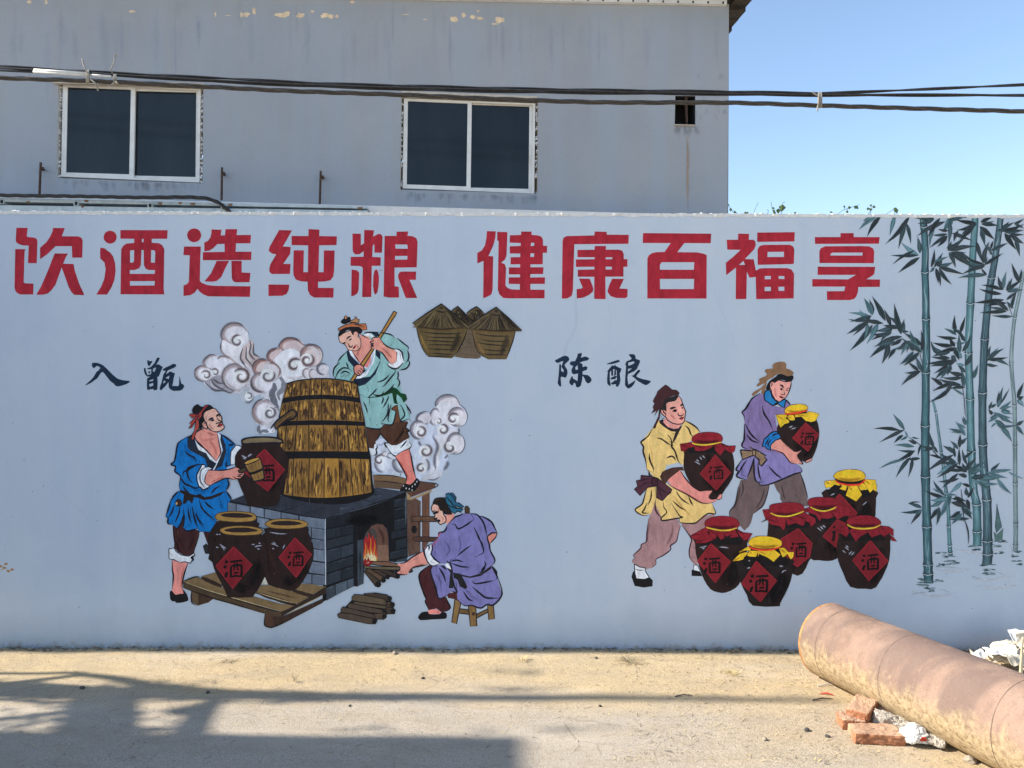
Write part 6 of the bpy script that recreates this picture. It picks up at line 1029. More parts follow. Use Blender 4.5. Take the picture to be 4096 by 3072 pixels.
# side and back so the block has depth
c0, c1 = bp(EC+4, 16), bp(EC-2, 1500); bk = BN*6.0
sd = MB(); sd.add([c0, c1, c1+bk, c0+bk], [(0, 1, 2, 3)]); l0, l1 = outer[0], outer[-1]
sd.add([l0, l1, l1+bk, l0+bk], [(0, 3, 2, 1)]); sd.add([c0+bk, c1+bk, l1+bk, l0+bk], [(0, 1, 2, 3)])
sd.build('side_wall', m_bld, building)
def quad_box(cs, front, back, mb):               # picture quad extruded between two depths (metres in front of facade)
    mb.hexa([bp(*q, front) for q in cs] + [bp(*q, front) + BN*(front-back) for q in cs])
def frame_ring(mb, o, i, front, back):
    for k in range(4):
        k2 = (k+1) % 4
        quad_box([o[k], o[k2], i[k2], i[k]], front, back, mb)
for z, o, fr, ls, rs, lin_ in WIN:
    oq, fq = zq(z, o), zq(z, fr)
    rv = MB(); A = [bp(*q) for q in oq]; Bk = [p + BN*.2 for p in A]
    for k in range(4): k2 = (k+1) % 4; rv.add([A[k], A[k2], Bk[k2], Bk[k]], [(0, 1, 2, 3)])
    rv.build('window_reveal', m_reveal, building)
    wf = MB(); inner = [(x + (sum(p[0] for p in fq)/4-x)*.035, y + (sum(p[1] for p in fq)/4-y)*.035) for x, y in fq]
    frame_ring(wf, fq, inner, -.03, -.10); win = wf.build('window', m_alu, building)
    for nm, (so_, si), d in (('sash', ls, -.032), ('sash', rs, -.062)):
        so2, si2 = zq(z, so_), zq(z, si)
        sb = MB(); frame_ring(sb, so2, si2, d, d-.028); s_ = sb.build(nm, m_alu, win)
        gb = MB(); quad_box(si2, d-.012, d-.018, gb); gb.build('pane', m_glass, win)
    lb = MB(); quad_box(zq(z, lin_), .045, -.0, lb); lb.build('window_hood', m_beige, building)
    chp = MB()                                    # ragged filler left showing beside the frame
    for side in (0, 1):
        for k in range(46):
            f0 = k/46.0; q0 = (oq[0], oq[3]) if side == 0 else (oq[1], oq[2]); q1 = (fq[0], fq[3]) if side == 0 else (fq[1], fq[2])
            y0, y1 = f0, f0+random.uniform(.012, .022); a_, b_ = random.uniform(.0, .35), random.uniform(.55, 1.0)
            if random.random() < .45: continue
            def lp(f, s_): 
                p = [q0[0][j]+(q0[1][j]-q0[0][j])*f for j in (0, 1)]; r = [q1[0][j]+(q1[1][j]-q1[0][j])*f for j in (0, 1)]
                return (p[0]+(r[0]-p[0])*s_, p[1]+(r[1]-p[1])*s_)
            quad_box([lp(y0, a_), lp(y0, b_), lp(y1, b_*random.uniform(.8, 1)), lp(y1, a_)], -.028-random.uniform(0, .02), -.09, chp)
    tag(chp.build('filler', m_white, building), kind='stuff')
# vent hole with an iron bar
vb = MB(); A = [bp(*q) for q in VENT]; Bk = [p + BN*.35 for p in A]
for k in range(4): k2 = (k+1) % 4; vb.add([A[k], A[k2], Bk[k2], Bk[k]], [(0, 1, 2, 3)])
vb.add(Bk, [(0, 1, 2, 3)]); vb.build('vent_opening', m_dark, building)
vb = MB(); cx = [zq(Z5, "532 850 552 850 556 1100 545 1100")][0]; quad_box(cx, -.03, -.08, vb); vb.build('vent_bar', m_iron, building)
vb = MB(); quad_box(zq(Z5, "440 1099 622 1103 622 1110 440 1107"), .025, -.05, vb); vb.build('vent_sill', m_beige, building)
# eaves band with dark joist holes and the tiled roof overhanging on the right
eb = MB(); quad_box([(-900, -120), (EC-4, -26), (EC-4, 17), (-900, -58)], .05, -.02, eb); eb.build('eaves_band', m_white, building)
for i in range(16):
    x = 2890-i*60; y = 6-i*1.3
    hb = MB(); quad_box([(x, y), (x+6, y+.3), (x+6, y+8), (x, y+8)], .056, .03, hb); hb.build('joist_end', m_dark, building)
rt = bp(EC+4, 17); zr = rt.z
rb = MB(); q = bp(EC+74, 0, .0); ov = (q-rt).dot(ex)
def R3(a, d, z): return rt + ex*a + BN*d + Vector((0, 0, z))
rb.add([R3(-12, -.30, .10), R3(ov, -.30, .10), R3(ov, 6.3, .10), R3(-12, 6.3, .10), R3(-12, -.30, .20), R3(ov, -.30, .20), R3(ov, 6.3, .20), R3(-12, 6.3, .20)],
       [(0, 1, 2, 3), (7, 6, 5, 4), (0, 4, 5, 1), (1, 5, 6, 2), (2, 6, 7, 3), (3, 7, 4, 0)])
roof = rb.build('roof', m_blacktile, building)
tm = None
for i in range(26):                               # verge tiles stepping back along the right edge
    tb = MB(); a0 = ov-.16+.02*random.random(); d0 = -.32+i*.24; zt = .02+.02*(i % 2)
    P_ = [R3(a0, d0, zt), R3(ov+.05, d0, zt-.01), R3(ov+.05, d0+.27, zt+.02), R3(a0, d0+.27, zt+.03)]
    tb.hexa(P_ + [p+Vector((0, 0, .07)) for p in P_]); tb.build('roof_tile', m_blacktile, roof)
# white ledge, steel channel, rebar hooks and cable along the foot of the facade
lb = MB(); quad_box([(-900, 752), (1400, 822), (2910, 863), (2910, 950), (-900, 950)][:2] + [(2910, 950), (-900, 950)], .10, .0, lb)
lb = MB(); quad_box([(-900, 757), (2906, 862), (2906, 1000), (-900, 1000)], .16, .0, lb); lb.build('ledge', m_white, building)
m_chan = simple_mat('galvanised_channel', (.34, .42, .47), (.52, .58, .61), 12, .6, .3, .003, metal=.2)
m_rustspot = simple_mat('rust_spot', (.10, .05, .025), (.30, .17, .09), 30, .9, .3, .002)
chan = empty('steel_channel'); tag(chan, 'pale steel channel rail with rust spots running above the left end of the painted wall', 'rail')
cb = MB(); quad_box([(-300, 783), (1470, 826), (1470, 834), (-300, 800)], .34, .18, cb); cb.build('top_flange', m_chan, chan)
cb = MB(); quad_box([(-300, 800), (1470, 834), (1470, 842), (-300, 816)], .22, .18, cb); cb.build('web', m_iron, chan)
cb = MB(); quad_box([(-300, 816), (1470, 842), (1470, 862), (-300, 850)], .34, .18, cb); cb.build('bottom_flange', m_chan, chan)
for (u, v) in ((6, 806), (304, 813), (600, 821), (893, 828)):
    cb = MB(); quad_box([(u-10, v-9), (u+10, v-9), (u+10, v+10), (u-10, v+10)], .345, .2, cb); cb.build('bracket', m_chan, chan)
    cb = MB(); quad_box([(u-5, v-6), (u+5, v-6), (u+5, v+7), (u-5, v+7)], .349, .3, cb); cb.build('slot', m_dark, chan)
for (u, v) in ((112, 808), (345, 803), (640, 813), (720, 812), (770, 815), (920, 818), (1440, 832), (330, 826)):
    cb = MB(); w_ = random.uniform(4, 12); quad_box([(u-w_, v-3), (u+w_, v-4), (u+w_*.7, v+5), (u-w_*.6, v+4)], .3425, .33, cb); cb.build('rust_patch', m_rustspot, chan)
HK = [((163, 650), (158, 778), 'left of the left window'), ((888, 670), (886, 800), 'right of the left window'), ((1283, 684), (1279, 815), 'standing between the two windows')]
for a_, b_, wh in HK:
    h = empty('rebar_hook'); tag(h, 'rusty iron rebar hook on the grey facade, ' + wh, 'hook', 'rebar hooks on the facade')
    hb = MB(); hb.tube([bp(a_[0], a_[1], .09), bp((a_[0]+b_[0])/2, (a_[1]+b_[1])/2, .09), bp(*b_, .12)], .013, 7); hb.build('rod', m_iron, h)
    hb = MB(); hb.tube([bp(a_[0]+8, a_[1]+22, .09), bp(a_[0]+9, a_[1]+28, .05), bp(a_[0]+9, a_[1]+28, -.02)], .016, 7); hb.build('peg', m_iron, h)
m_cable = simple_mat('black_cable', (.012, .012, .013), (.035, .034, .034), 30, .45, .3, .001, spec=.4)
def tw(name, pts, r, strands, pitch, mat, parent, n=6, sub=18, sr=None):
    q = cat_rom([tuple(p) for p in pts], False, sub); s = 0; ctr = []; prev = None
    for k in range(strands):
        mb = MB(); ps = []; s = 0
        for i, p in enumerate(q):
            p = Vector(p)
            if i: s += (p-Vector(q[i-1])).length
            d = (Vector(q[min(i+1, len(q)-1)])-Vector(q[max(i-1, 0)])).normalized(); a = Vector((0, 0, 1)); a = (a-d*a.dot(d)).normalized(); c_ = d.cross(a)
            ph = 2*math.pi*(s/pitch + k/strands)
            ps.append(p + (a*math.cos(ph)+c_*math.sin(ph))*r*(.55 if strands > 1 else 0))
        mb.tube(ps, sr or r*(.62 if strands > 1 else 1), n); mb.build('strand', mat, parent, True)
g = empty('ledge_cable'); tag(g, 'black cable lying along the steel channel under the left window', 'cable')
tw('cable', [bp(-200, 770, .40), bp(0, 781, .40), bp(300, 785, .40), bp(560, 790, .40), bp(760, 789, .40), bp(850, 800, .40), bp(910, 838, .38), bp(930, 870, .36)], .019, 3, .5, m_cable, g, sub=14)
# peeled paint and stains on the facade
FILM = Film(BP, BN)
KW = (.62, .65, .70)
Z(0, 0, 1)
BE = (176, 160, 140)
def blot(x, y, rx, ry, col, al=1.0):
    q = []
    for i in range(14):
        t_ = i*2*math.pi/14; k = .65+.6*random.random()
        q.append((x+rx*k*math.cos(t_), y+ry*k*math.sin(t_)))
    FB = Part('peeled_paint', building); PARTS.append(FB); use(FB); F(col, q, sm=2, al=al)
for x, y, rx, ry in ((965, 60, 6, 12), (985, 58, 15, 10), (1016, 45, 6, 16), (1128, 62, 26, 10), (1150, 54, 12, 10), (1200, 62, 18, 10), (1250, 46, 7, 5), (1300, 62, 18, 10), (1322, 66, 14, 9), (1348, 66, 7, 8),
                     (1815, 78, 16, 11), (1855, 60, 8, 10), (1890, 68, 12, 8), (1922, 74, 14, 6), (2000, 82, 24, 12), (1912, 44, 5, 4), (530, 46, 14, 4), (185, 8, 5, 10), (862, 58, 4, 10), (1110, 60, 16, 2), (1620, 58, 18, 2), (1700, 78, 10, 2), (1410, 8, 8, 6), (118, 8, 9, 7), (1980, 96, 14, 3), (914, 62, 10, 2)):
    blot(x, y, rx, ry, BE)
FS = Part('stain', building); FS.kind = 'stuff'; PARTS.append(FS); use(FS)
for z, x0, x1, y0, y1 in ((Z1, 560, 1760, 1150, 1172), (Z2, 480, 1640, 1030, 1062)):
    for i in range(46):
        x = random.uniform(x0, x1); y = y0+(y1-y0)*(x-x0)/(x1-x0)
        (ux, uy), (vx, vy) = zq(z, f"{x} {y-8} {x+random.uniform(-14, 14)} {y+random.uniform(40, 120)}")
        D(random.uniform(8, 34), [(ux, uy), (vx, vy)], (100, 106, 118), random.uniform(.06, .2))
for i in range(26):
    x = random.uniform(2705, 2800); y = random.uniform(490, 520)
    D(random.uniform(8, 26), [(x, y), (x+random.uniform(-8, 8), y+random.uniform(20, 50))], (92, 98, 108), random.uniform(.06, .18))
for i in range(20):
    x = random.uniform(2780, 2905); y = random.uniform(280, 460)
    D(random.uniform(10, 30), [(x, y), (x+random.uniform(-20, 20), y+random.uniform(20, 50))], (100, 106, 116), random.uniform(.05, .14))
D(22, [(2749, 505), (2752, 600), (2750, 720), (2752, 860)], (140, 132, 126), .4); D(8, [(2748, 540), (2751, 640), (2750, 800)], (160, 128, 96), .5)
for i in range(60):                               # rain streaks
    x = random.uniform(-40, 2890); y = random.uniform(-20, 120)
    D(random.uniform(10, 46), [(x, y), (x+random.uniform(-6, 6), y+random.uniform(90, 330))], random.choice([(120, 140, 168), (124, 132, 146), (136, 146, 164)]), random.uniform(.05, .13))
for z, x, y0, y1 in ((Z1, 1770, 380, 520), (Z1, 560, 300, 440), (Z2, 1632, 260, 420)):
    pass

# ------------------------------------------------------------------ overhead cables in front of the building
YC = 5.7; NC = Vector((0, 1, 0))
def cp(u, v, d=0): return hit(u*4096/2212, v*4096/2212, (0, YC-d, 0), NC)
m_brcable = simple_mat('weathered_cable', (.020, .017, .015), (.075, .062, .052), 25, .55, .4, .002, (1, 8, 8), spec=.4)
g = empty('overhead_cable'); tag(g, 'upper pair of black overhead cables crossing in front of the windows', 'cable', 'overhead cables')
tw('c', [cp(-160, 137), cp(0, 143), cp(150, 152), cp(300, 160), cp(500, 170), cp(700, 180), cp(950, 187), cp(1200, 193), cp(1575, 198), cp(1760, 201), cp(1900, 197), cp(2212, 183), cp(2400, 174)], .010, 2, 1.3, m_cable, g, sub=12, sr=.0068)
tw('c', [cp(-160, 145), cp(0, 152), cp(150, 157), cp(300, 166), cp(500, 178), cp(700, 187), cp(950, 195), cp(1200, 200), cp(1575, 204), cp(1760, 206), cp(1900, 206), cp(2212, 206), cp(2400, 206)], .010, 2, 1.7, m_cable, g, sub=12, sr=.0068)
tw('c', [cp(-160, 141, .02), cp(0, 147, .02), cp(150, 154, .02), cp(300, 164, .02), cp(700, 184, .02), cp(1200, 196, .02), cp(1760, 204, .02), cp(2000, 203, .02), cp(2212, 206, .02), cp(2400, 208, .02)], .006, 1, 1.3, m_cable, g, sub=12)
g2 = empty('overhead_cable'); tag(g2, 'lower thick twisted overhead cable crossing in front of the windows', 'cable', 'overhead cables')
tw('c', [cp(-160, 160), cp(0, 168), cp(220, 176), cp(440, 187), cp(640, 197), cp(870, 205), cp(1080, 214), cp(1300, 221), cp(1570, 222), cp(1770, 228), cp(2000, 235), cp(2212, 241), cp(2400, 248)], .0155, 3, .75, m_brcable, g2, sub=26)
m_sleeve = simple_mat('white_sleeve', (.52, .51, .48), (.66, .65, .62), 20, .6, .2, .002)
m_tape = simple_mat('pale_tape', (.16, .145, .125), (.34, .31, .27), 30, .8, .4, .002)
sl_ = empty('cable_sleeve'); tag(sl_, 'long white plastic splice sleeve on the upper cables at far left', 'sleeve')
for a_, b_, r in (((74, 151), (190, 159), .010), ((72, 155), (190, 163), .009), ((194, 162), (240, 165), .0085)):
    mb = MB(); mb.tube([cp(*a_, .035), cp((a_[0]+b_[0])/2, (a_[1]+b_[1])/2, .037), cp(*b_, .035)], r, 10); mb.build('tube', m_sleeve, sl_, True)
def tie(label, pts_list, r, mats):
    o = empty('cable_tie'); tag(o, label, 'cable tie', 'ties around the overhead cables')
    for i, pts in enumerate(pts_list):
        mb = MB(); q = cat_rom([tuple(p) for p in pts], False, 5); mb.tube(q, r, 6); mb.build('wrap' if i == 0 else 'loose_end', mats[i % len(mats)], o, True)
def loop(u, v0, v1, du, d=.05):
    q = []
    for k in range(3):
        for s in range(10):
            th = 2*math.pi*s/10; vm = (v0+v1)/2; q.append(cp(u+du*(k-1)+.6*math.sin(th), vm+(v1-v0)/2*math.cos(th), d*math.sin(th)))
    return q
tie('pale strap tied around the cables beside the white sleeve', [loop(189, 152, 180, 2.2), [cp(189, 157, .05), cp(184, 148, .06), cp(180, 138, .05), cp(178, 128, .04)], [cp(196, 172, .05), cp(206, 180, .06), cp(211, 192, .05), cp(212, 196, .05)]], .006, [m_tape])
tie('thin frayed string tied to the cables right of the white sleeve', [loop(248, 160, 182, 2.5), [cp(243, 158, .04), cp(240, 150, .05), cp(246, 135, .04), cp(248, 122, .03), cp(251, 118, .03), cp(255, 123, .03)], [cp(247, 178, .05), cp(240, 184, .06), cp(231, 186, .05)], [cp(250, 176, .05), cp(256, 182, .06)]], .0045, [m_tape])
tie('grey strap tied around both cables against the sky', [loop(1771, 200, 232, 3.0, .045), [cp(1766, 206, .05), cp(1760, 203, .05), cp(1755, 198, .05)], [cp(1767, 226, .05), cp(1766, 234, .05), cp(1766, 240, .05)]], .006, [m_tape])
for k, (zz, lab) in enumerate(((9.7, 'upper street wire strung behind the viewer, mirrored in the window glass'), (9.35, 'lower street wire strung behind the viewer, mirrored in the window glass'))):
    mb = MB(); mb.tube([Vector((-30+1.5*i, -6-.1*k, zz+.9*((i-20)/20.0)**2-.02*(-30+1.5*i))) for i in range(41)], .026, 6); tag(mb.build('street_wire', m_cable), lab, 'wire', 'street wires')
# ------------------------------------------------------------------ rusty pipe on the right
PX, PY, PA, PR = 1.856, 4.355, .2936, .2123
pd = Vector((math.sin(PA), -math.cos(PA), 0)); pn = Vector((math.cos(PA), math.sin(PA), 0)); pz = ground_z(2.0, 4.0)-.006
m_pipe, t, b = mat_new('rusty_pipe'); co = coords(t)
sp = nd(t, 'ShaderNodeSeparateXYZ'); t.links.new(co, sp.inputs[0])
n1 = noi(t, co, 3.0, 6, .62); n2 = noi(t, co, 45, 5, .7); nb = noi(t, co, 1.2, 3, .5, (2.2, 5, 1))
c = ramp(t, n1, [(.28, (.16, .105, .08)), (.5, (.27, .18, .135)), (.72, (.34, .24, .185))])
c = mixc(t, ramp(t, nb, [(.42, (.75, .75, .75)), (.56, (0, 0, 0))]), c, (.15, .105, .09))
c = mixc(t, ramp(t, n2, [(.60, (0, 0, 0)), (.72, (.6, .6, .6))]), c, (.38, .24, .15))
c = mixc(t, ramp(t, noi(t, co, 110, 5, .75), [(.30, (.75, .75, .75)), (.44, (0, 0, 0))]), c, (.09, .06, .05))
c = mixc(t, ramp(t, noi(t, co, 14, 6, .7, (1, 1, .35)), [(.34, (.6, .6, .6)), (.46, (0, 0, 0))]), c, (.17, .115, .09))
dz = nd(t, 'ShaderNodeMath', operation='MULTIPLY_ADD'); t.links.new(noi(t, co, 16, 6, .75, (1, 1, .5)), dz.inputs[0]); dz.inputs[1].default_value = -.30; t.links.new(sp.outputs[2], dz.inputs[2])
mud = ramp(t, dz.outputs[0], [(0.0, (1, 1, 1)), (.10, (0, 0, 0))])
c = mixc(t, mud, c, ramp(t, n2, [(.35, (.20, .14, .075)), (.5, (.36, .27, .16)), (.68, (.47, .36, .22))]))
t.links.new(c, b.inputs['Base Color']); b.inputs['Roughness'].default_value = .72; b.inputs['Specular IOR Level'].default_value = .3
b.inputs['Roughness'].default_value = .85
bump(t, b, n2, .8, .006)
pipe = empty('rusty_pipe', (0, 0, 0)); tag(pipe, 'long rusty steel pipe lying on the ground at the right', 'pipe')
LN = 5.4; NS = 96; K = 170
def pp(s, th, r): return Vector((PX, PY, PR+pz)) + pd*s + (pn*math.cos(th) + Vector((0, 0, 1))*math.sin(th))*r
seams = [.14, .60, 1.22, 2.4, 3.4]
mb = MB()
for i in range(K+1):
    s = LN*i/K
    for k in range(NS):
        th = 2*math.pi*k/NS; r = PR + .0012*noise.noise(Vector((s*5, math.cos(th)*2, math.sin(th)*2)))
        r -= .004*math.exp(-((s-.33)/.03)**2)*max(0, math.sin(th+.5))
        mb.v.append(pp(s, th, r))
for i in range(K):
    for k in range(NS):
        k2 = (k+1) % NS; mb.f.append((i*NS+k, (i+1)*NS+k, (i+1)*NS+k2, i*NS+k2))
mb.build('pipe_shell', m_pipe, pipe, True)
mb = MB()
for i, (s, r) in enumerate(((.016, PR+.0004), (.002, PR+.0016), (-.003, PR-.003), (0, PR-.011), (2.5, PR-.011), (LN, PR-.011), (LN, PR))):
    for k in range(NS): mb.v.append(pp(s, 2*math.pi*k/NS, r))
for i in range(6):
    for k in range(NS): k2 = (k+1) % NS; mb.f.append((i*NS+k, i*NS+k2, (i+1)*NS+k2, (i+1)*NS+k))
m_rim = simple_mat('rim_rust', (.30, .13, .05), (.52, .26, .10), 30, .9, .6, .003)
mb.build('pipe_rim', m_rim, pipe)
m_seam = simple_mat('seam_dark', (.09, .065, .05), (.20, .14, .11), 40, .9, .3, .001)
for s in seams:
    mb = MB()
    for i, (ds, dr) in enumerate(((-.002, .0004), (-.0012, .0016), (.0012, .0016), (.002, .0004))):
        for k in range(NS): mb.v.append(pp(s+ds, 2*math.pi*k/NS, PR+dr*(.7+.5*noise.noise(Vector((k*.4, s, 0))))))
    for i in range(3):
        for k in range(NS): k2 = (k+1) % NS; mb.f.append((i*NS+k, (i+1)*NS+k, (i+1)*NS+k2, i*NS+k2))
    mb.build('weld_seam', m_seam, pipe)

# ------------------------------------------------------------------ bricks and rubble
m_brick = simple_mat('red_brick', (.28, .105, .05), (.42, .20, .11), 18, .95, .9, .006)
m_brick2 = simple_mat('pale_brick', (.34, .20, .125), (.46, .31, .205), 16, .95, .9, .006)
m_conc = simple_mat('old_concrete', (.30, .27, .23), (.52, .47, .40), 30, .95, 1.0, .012)
def rough_block(name, L3, loc, rot, mat, label, cat, group=None, seed=0, chip=.006, sink=0, topmat=None):
    bm = bmesh.new(); bmesh.ops.create_cube(bm, size=1)
    bmesh.ops.subdivide_edges(bm, edges=list(bm.edges), cuts=13, use_grid_fill=True)
    hx, hy, hz = (v/2 for v in L3); R_ = .007
    for v in bm.verts:
        c_ = Vector((v.co.x*L3[0], v.co.y*L3[1], v.co.z*L3[2]))
        inn = Vector((max(-hx+R_, min(hx-R_, c_.x)), max(-hy+R_, min(hy-R_, c_.y)), max(-hz+R_, min(hz-R_, c_.z))))
        d_ = c_-inn; v.co = inn + d_.normalized()*R_ if d_.length > 1e-6 else c_
    bm.normal_update()
    for v in bm.verts:
        e_ = sum(1 for a_, h_ in zip(v.co, (hx, hy, hz)) if abs(abs(a_)-h_) < .011)
        k_ = noise.noise(v.co*26+Vector((seed*7, 0, 0)))*chip*.7 + noise.noise(v.co*90+Vector((seed, 3, 0)))*chip*.5
        if e_ >= 2: k_ -= max(0, noise.noise(v.co*34+Vector((seed*3, 9, 1))))*.010
        v.co += v.normal*k_
    me = bpy.data.meshes.new(name); bm.to_mesh(me); bm.free(); me.materials.append(mat)
    if topmat:
        me.materials.append(topmat)
        for p in me.polygons:
            if p.normal.z > .7: p.material_index = 1  # upward faces take a paler brick colour than the sides
    o = link(bpy.data.objects.new(name, me)); o.location = loc; o.rotation_euler = rot
    tag(o, label, cat, group)
    return o
def at(u, v, z): p = gpt(u, v); return (p.x, p.y, p.z+z)
BG = 'bricks dumped beside the pipe'
p0 = gpt(3500, 2945)
def bxy(u, y, z): return ((u-2048)/FPX*y, y, z)
def bat(u, v, y, z=None): p = hit(u, v, (0, y, 0), NW); return (p.x, p.y, (p.z if z is None else z)-.007)
rough_block('brick', (.225, .062, .052), bxy(3502, 3.515, .020), (.02, .02, math.radians(-5)), m_brick, 'orange red brick lying at the front of the brick heap', 'brick', BG, 1, .006, topmat=m_brick2)
rough_block('brick', (.225, .085, .052), bxy(3487, 3.606, .008), (-.03, .015, math.radians(-3)), m_brick2, 'dusty pink brick lying directly behind the front brick', 'brick', BG, 2, .006)
rough_block('brick', (.115, .10, .052), bxy(3394, 3.685, .020), (.02, .03, math.radians(-4)), m_brick, 'broken brick half at the left of the heap with dark broken end', 'brick', BG, 3, .010, topmat=m_brick2)
rough_block('brick', (.195, .105, .052), bxy(3440, 3.745, .058), (.05, -.06, math.radians(50)), m_brick, 'tilted brick resting on top at the back of the heap', 'brick', BG, 4, .006, topmat=m_brick2)
rough_block('concrete_chunk', (.19, .07, .05), bat(3580, 2882, 3.65), (.15, .20, math.radians(-22)), m_conc, 'grey concrete chunk with broken edge against the pipe', 'rubble', None, 5, .014)
rough_block('brick', (.09, .07, .03), bat(3548, 2842, 3.76), (.3, .1, .4), m_brick2, 'small brown brick shard tucked under the pipe', 'brick', BG, 6, .012)
rough_block('foam_slab', (.055, .03, .014), bat(3463, 2806, 3.92), (.1, .05, .1), m_sleeve, 'small white foam piece behind the brick heap', 'debris', None, 7, .003)
rough_block('concrete_chunk', (.10, .06, .03), bat(3735, 2955, 3.465), (0, .1, -.5), m_conc, 'dark stone slab half buried beside the pipe', 'rubble', None, 8, .012)
# crumpled bags
m_bag = simple_mat('white_plastic', (.60, .60, .59), (.72, .72, .70), 25, .45, .3, .002, spec=.5)
m_sack = simple_mat('woven_sack', (.46, .41, .32), (.62, .57, .47), 45, .7, .4, .002)
m_redprint = simple_mat('red_print', (.52, .05, .03), (.62, .09, .05), 30, .5, .1, .001)
def crumple(name, size, loc, rotz, mat, label, seed, amp=.35, parent=None, flat=.0, cat='bag', group=None):
    bm = bmesh.new(); bmesh.ops.create_icosphere(bm, subdivisions=5, radius=1)
    for v in bm.verts:
        n_ = v.co.normalized(); q_ = Vector((n_.x*1.1, n_.y*1.1, n_.z*2.0))
        rid = 1-abs(noise.noise(q_*1.7+Vector((seed, 2, 0))))*2; rid2 = 1-abs(noise.noise(q_*3.4+Vector((3, seed, 0))))*2
        f = 1 + amp*.8*noise.noise(n_*1.1+Vector((seed, 0, 0))) + amp*.35*rid + amp*.22*rid2
        v.co = Vector((n_.x*f*size[0], n_.y*f*size[1], max(n_.z, -.5)*f*size[2]))
    bmesh.ops.dissolve_limit(bm, angle_limit=math.radians(7), verts=bm.verts, edges=bm.edges)
    bmesh.ops.triangulate(bm, faces=bm.faces)
    me = bpy.data.meshes.new(name); bm.to_mesh(me); bm.free(); me.materials.append(mat)
    o = link(bpy.data.objects.new(name, me), parent); o.location = loc; o.rotation_euler = (0, 0, rotz)
    if label: tag(o, label, cat, group)
    return o
def sheet(name, w_, d_, loc, rot, mat, label, seed, amp=.03, cat='sheet', group=None, N_=18):
    mb = MB()
    for a_ in range(N_+1):
        for b_ in range(N_+1):
            x, y = (a_/N_-.5)*w_, (b_/N_-.5)*d_; k = Vector((x*9+seed, y*9, 0))
            z = amp*(1-abs(noise.noise(k))*2.4) + amp*.5*(1-abs(noise.noise(k*2.3))*2) ; e_ = 1+.25*noise.noise(Vector((math.atan2(y, x)*1.5, seed, 0)))
            mb.v.append(Vector((x*e_+amp*.6*noise.noise(k+Vector((0, 0, 5))), y*e_, z)))
    for a_ in range(N_):
        for b_ in range(N_): i_ = a_*(N_+1)+b_; mb.f.append((i_, i_+1, i_+N_+2, i_+N_+1))
    o = mb.build(name, mat); o.location = loc; o.rotation_euler = rot
    sd_ = o.modifiers.new('thick', 'SOLIDIFY'); sd_.thickness = .002
    tag(o, label, cat, group); return o
q = Vector(bat(3658, 2932, 3.50))
bagA = crumple('plastic_bag', (.052, .045, .040), q, .2, m_bag, 'crumpled white plastic bag with red print beside the front brick', 3.3, .45)
mp = MB(); ctr = Vector((-.004, -.0, 0))
bmv = []
me = bagA.data
front = [p for p in me.polygons if p.normal.y < -.35 and (p.center.x-.004)**2/.018**2 + (p.center.z+.002)**2/.014**2 < 1 and p.center.z > -.008]
for p in front:
    mp.add([me.vertices[i].co + Vector((0, -.0015, 0)) for i in p.vertices], [tuple(range(len(p.vertices)))])
if front: mp.build('red_print', m_redprint, bagA)
# rubbish heap in the far right corner
HG = 'rubbish heaped behind the pipe'
def wallpt(u, v, y): return hit(u, v, (0, y, 0), NW)
for i, (u, v, yy, sz, m_, lab) in enumerate(((4035, 2598, 4.50, (.085, .06, .045), m_sack, 'pale crumpled sack, largest of the rubbish heap behind the pipe'), (4140, 2605, 4.48, (.12, .08, .06), m_sack, 'bulky pale sack at the right end of the rubbish heap'), (3985, 2625, 4.46, (.06, .05, .03), m_sack, 'small pale sack at the left end of the rubbish heap'))):
    p = wallpt(u, v, yy); p.z = max(p.z, .02)
    crumple('rubbish_bag', sz, p, i*.9, m_, lab, i*4.1+1, .5, group=HG)
for i, (u, v, yy, w_, d_, rot, m_, lab) in enumerate(((4080, 2556, 4.56, .13, .10, (.7, .3, .2), m_bag, 'white plastic sheet crumpled at the top of the rubbish heap'), (3995, 2608, 4.42, .16, .08, (.5, -.2, -.3), m_bag, 'folded white plastic sheet at the front of the rubbish heap'), (4060, 2640, 4.34, .16, .09, (.35, .1, .3), m_sack, 'torn pale sackcloth hanging at the front of the rubbish heap'),
                                                   (3915, 2626, 4.45, .06, .05, (.6, -.5, .2), m_bag, 'small white plastic scrap peeking over the pipe'), (4120, 2570, 4.45, .14, .10, (.9, .2, -.4), m_sack, 'stiff pale sheet leaning at the right edge of the heap'))):
    p = wallpt(u, v, yy); p.z = max(p.z, .02); sheet('plastic_sheet', w_, d_, p, rot, m_, lab, i*3.7+2, .022, group=HG)
stk_ = MB(); a_, b_ = wallpt(4092, 2548, 4.30), wallpt(4086, 2700, 4.26); stk_.hexa([a_+Vector((-.002, 0, 0)), a_+Vector((.003, 0, -.02)), b_+Vector((.007, 0, 0)), b_+Vector((-.006, 0, 0)), a_+Vector((-.002, .008, 0)), a_+Vector((.003, .008, -.02)), b_+Vector((.007, .014, 0)), b_+Vector((-.006, .014, 0))])
m_wood = simple_mat('pale_wood', (.40, .31, .20), (.56, .46, .32), 20, .9, .5, .003, (6, 6, .6))
tag(stk_.build('wood_stake', m_wood), 'pale splintered wood stake standing at the right edge by the rubbish', 'stake')
hm = MB()
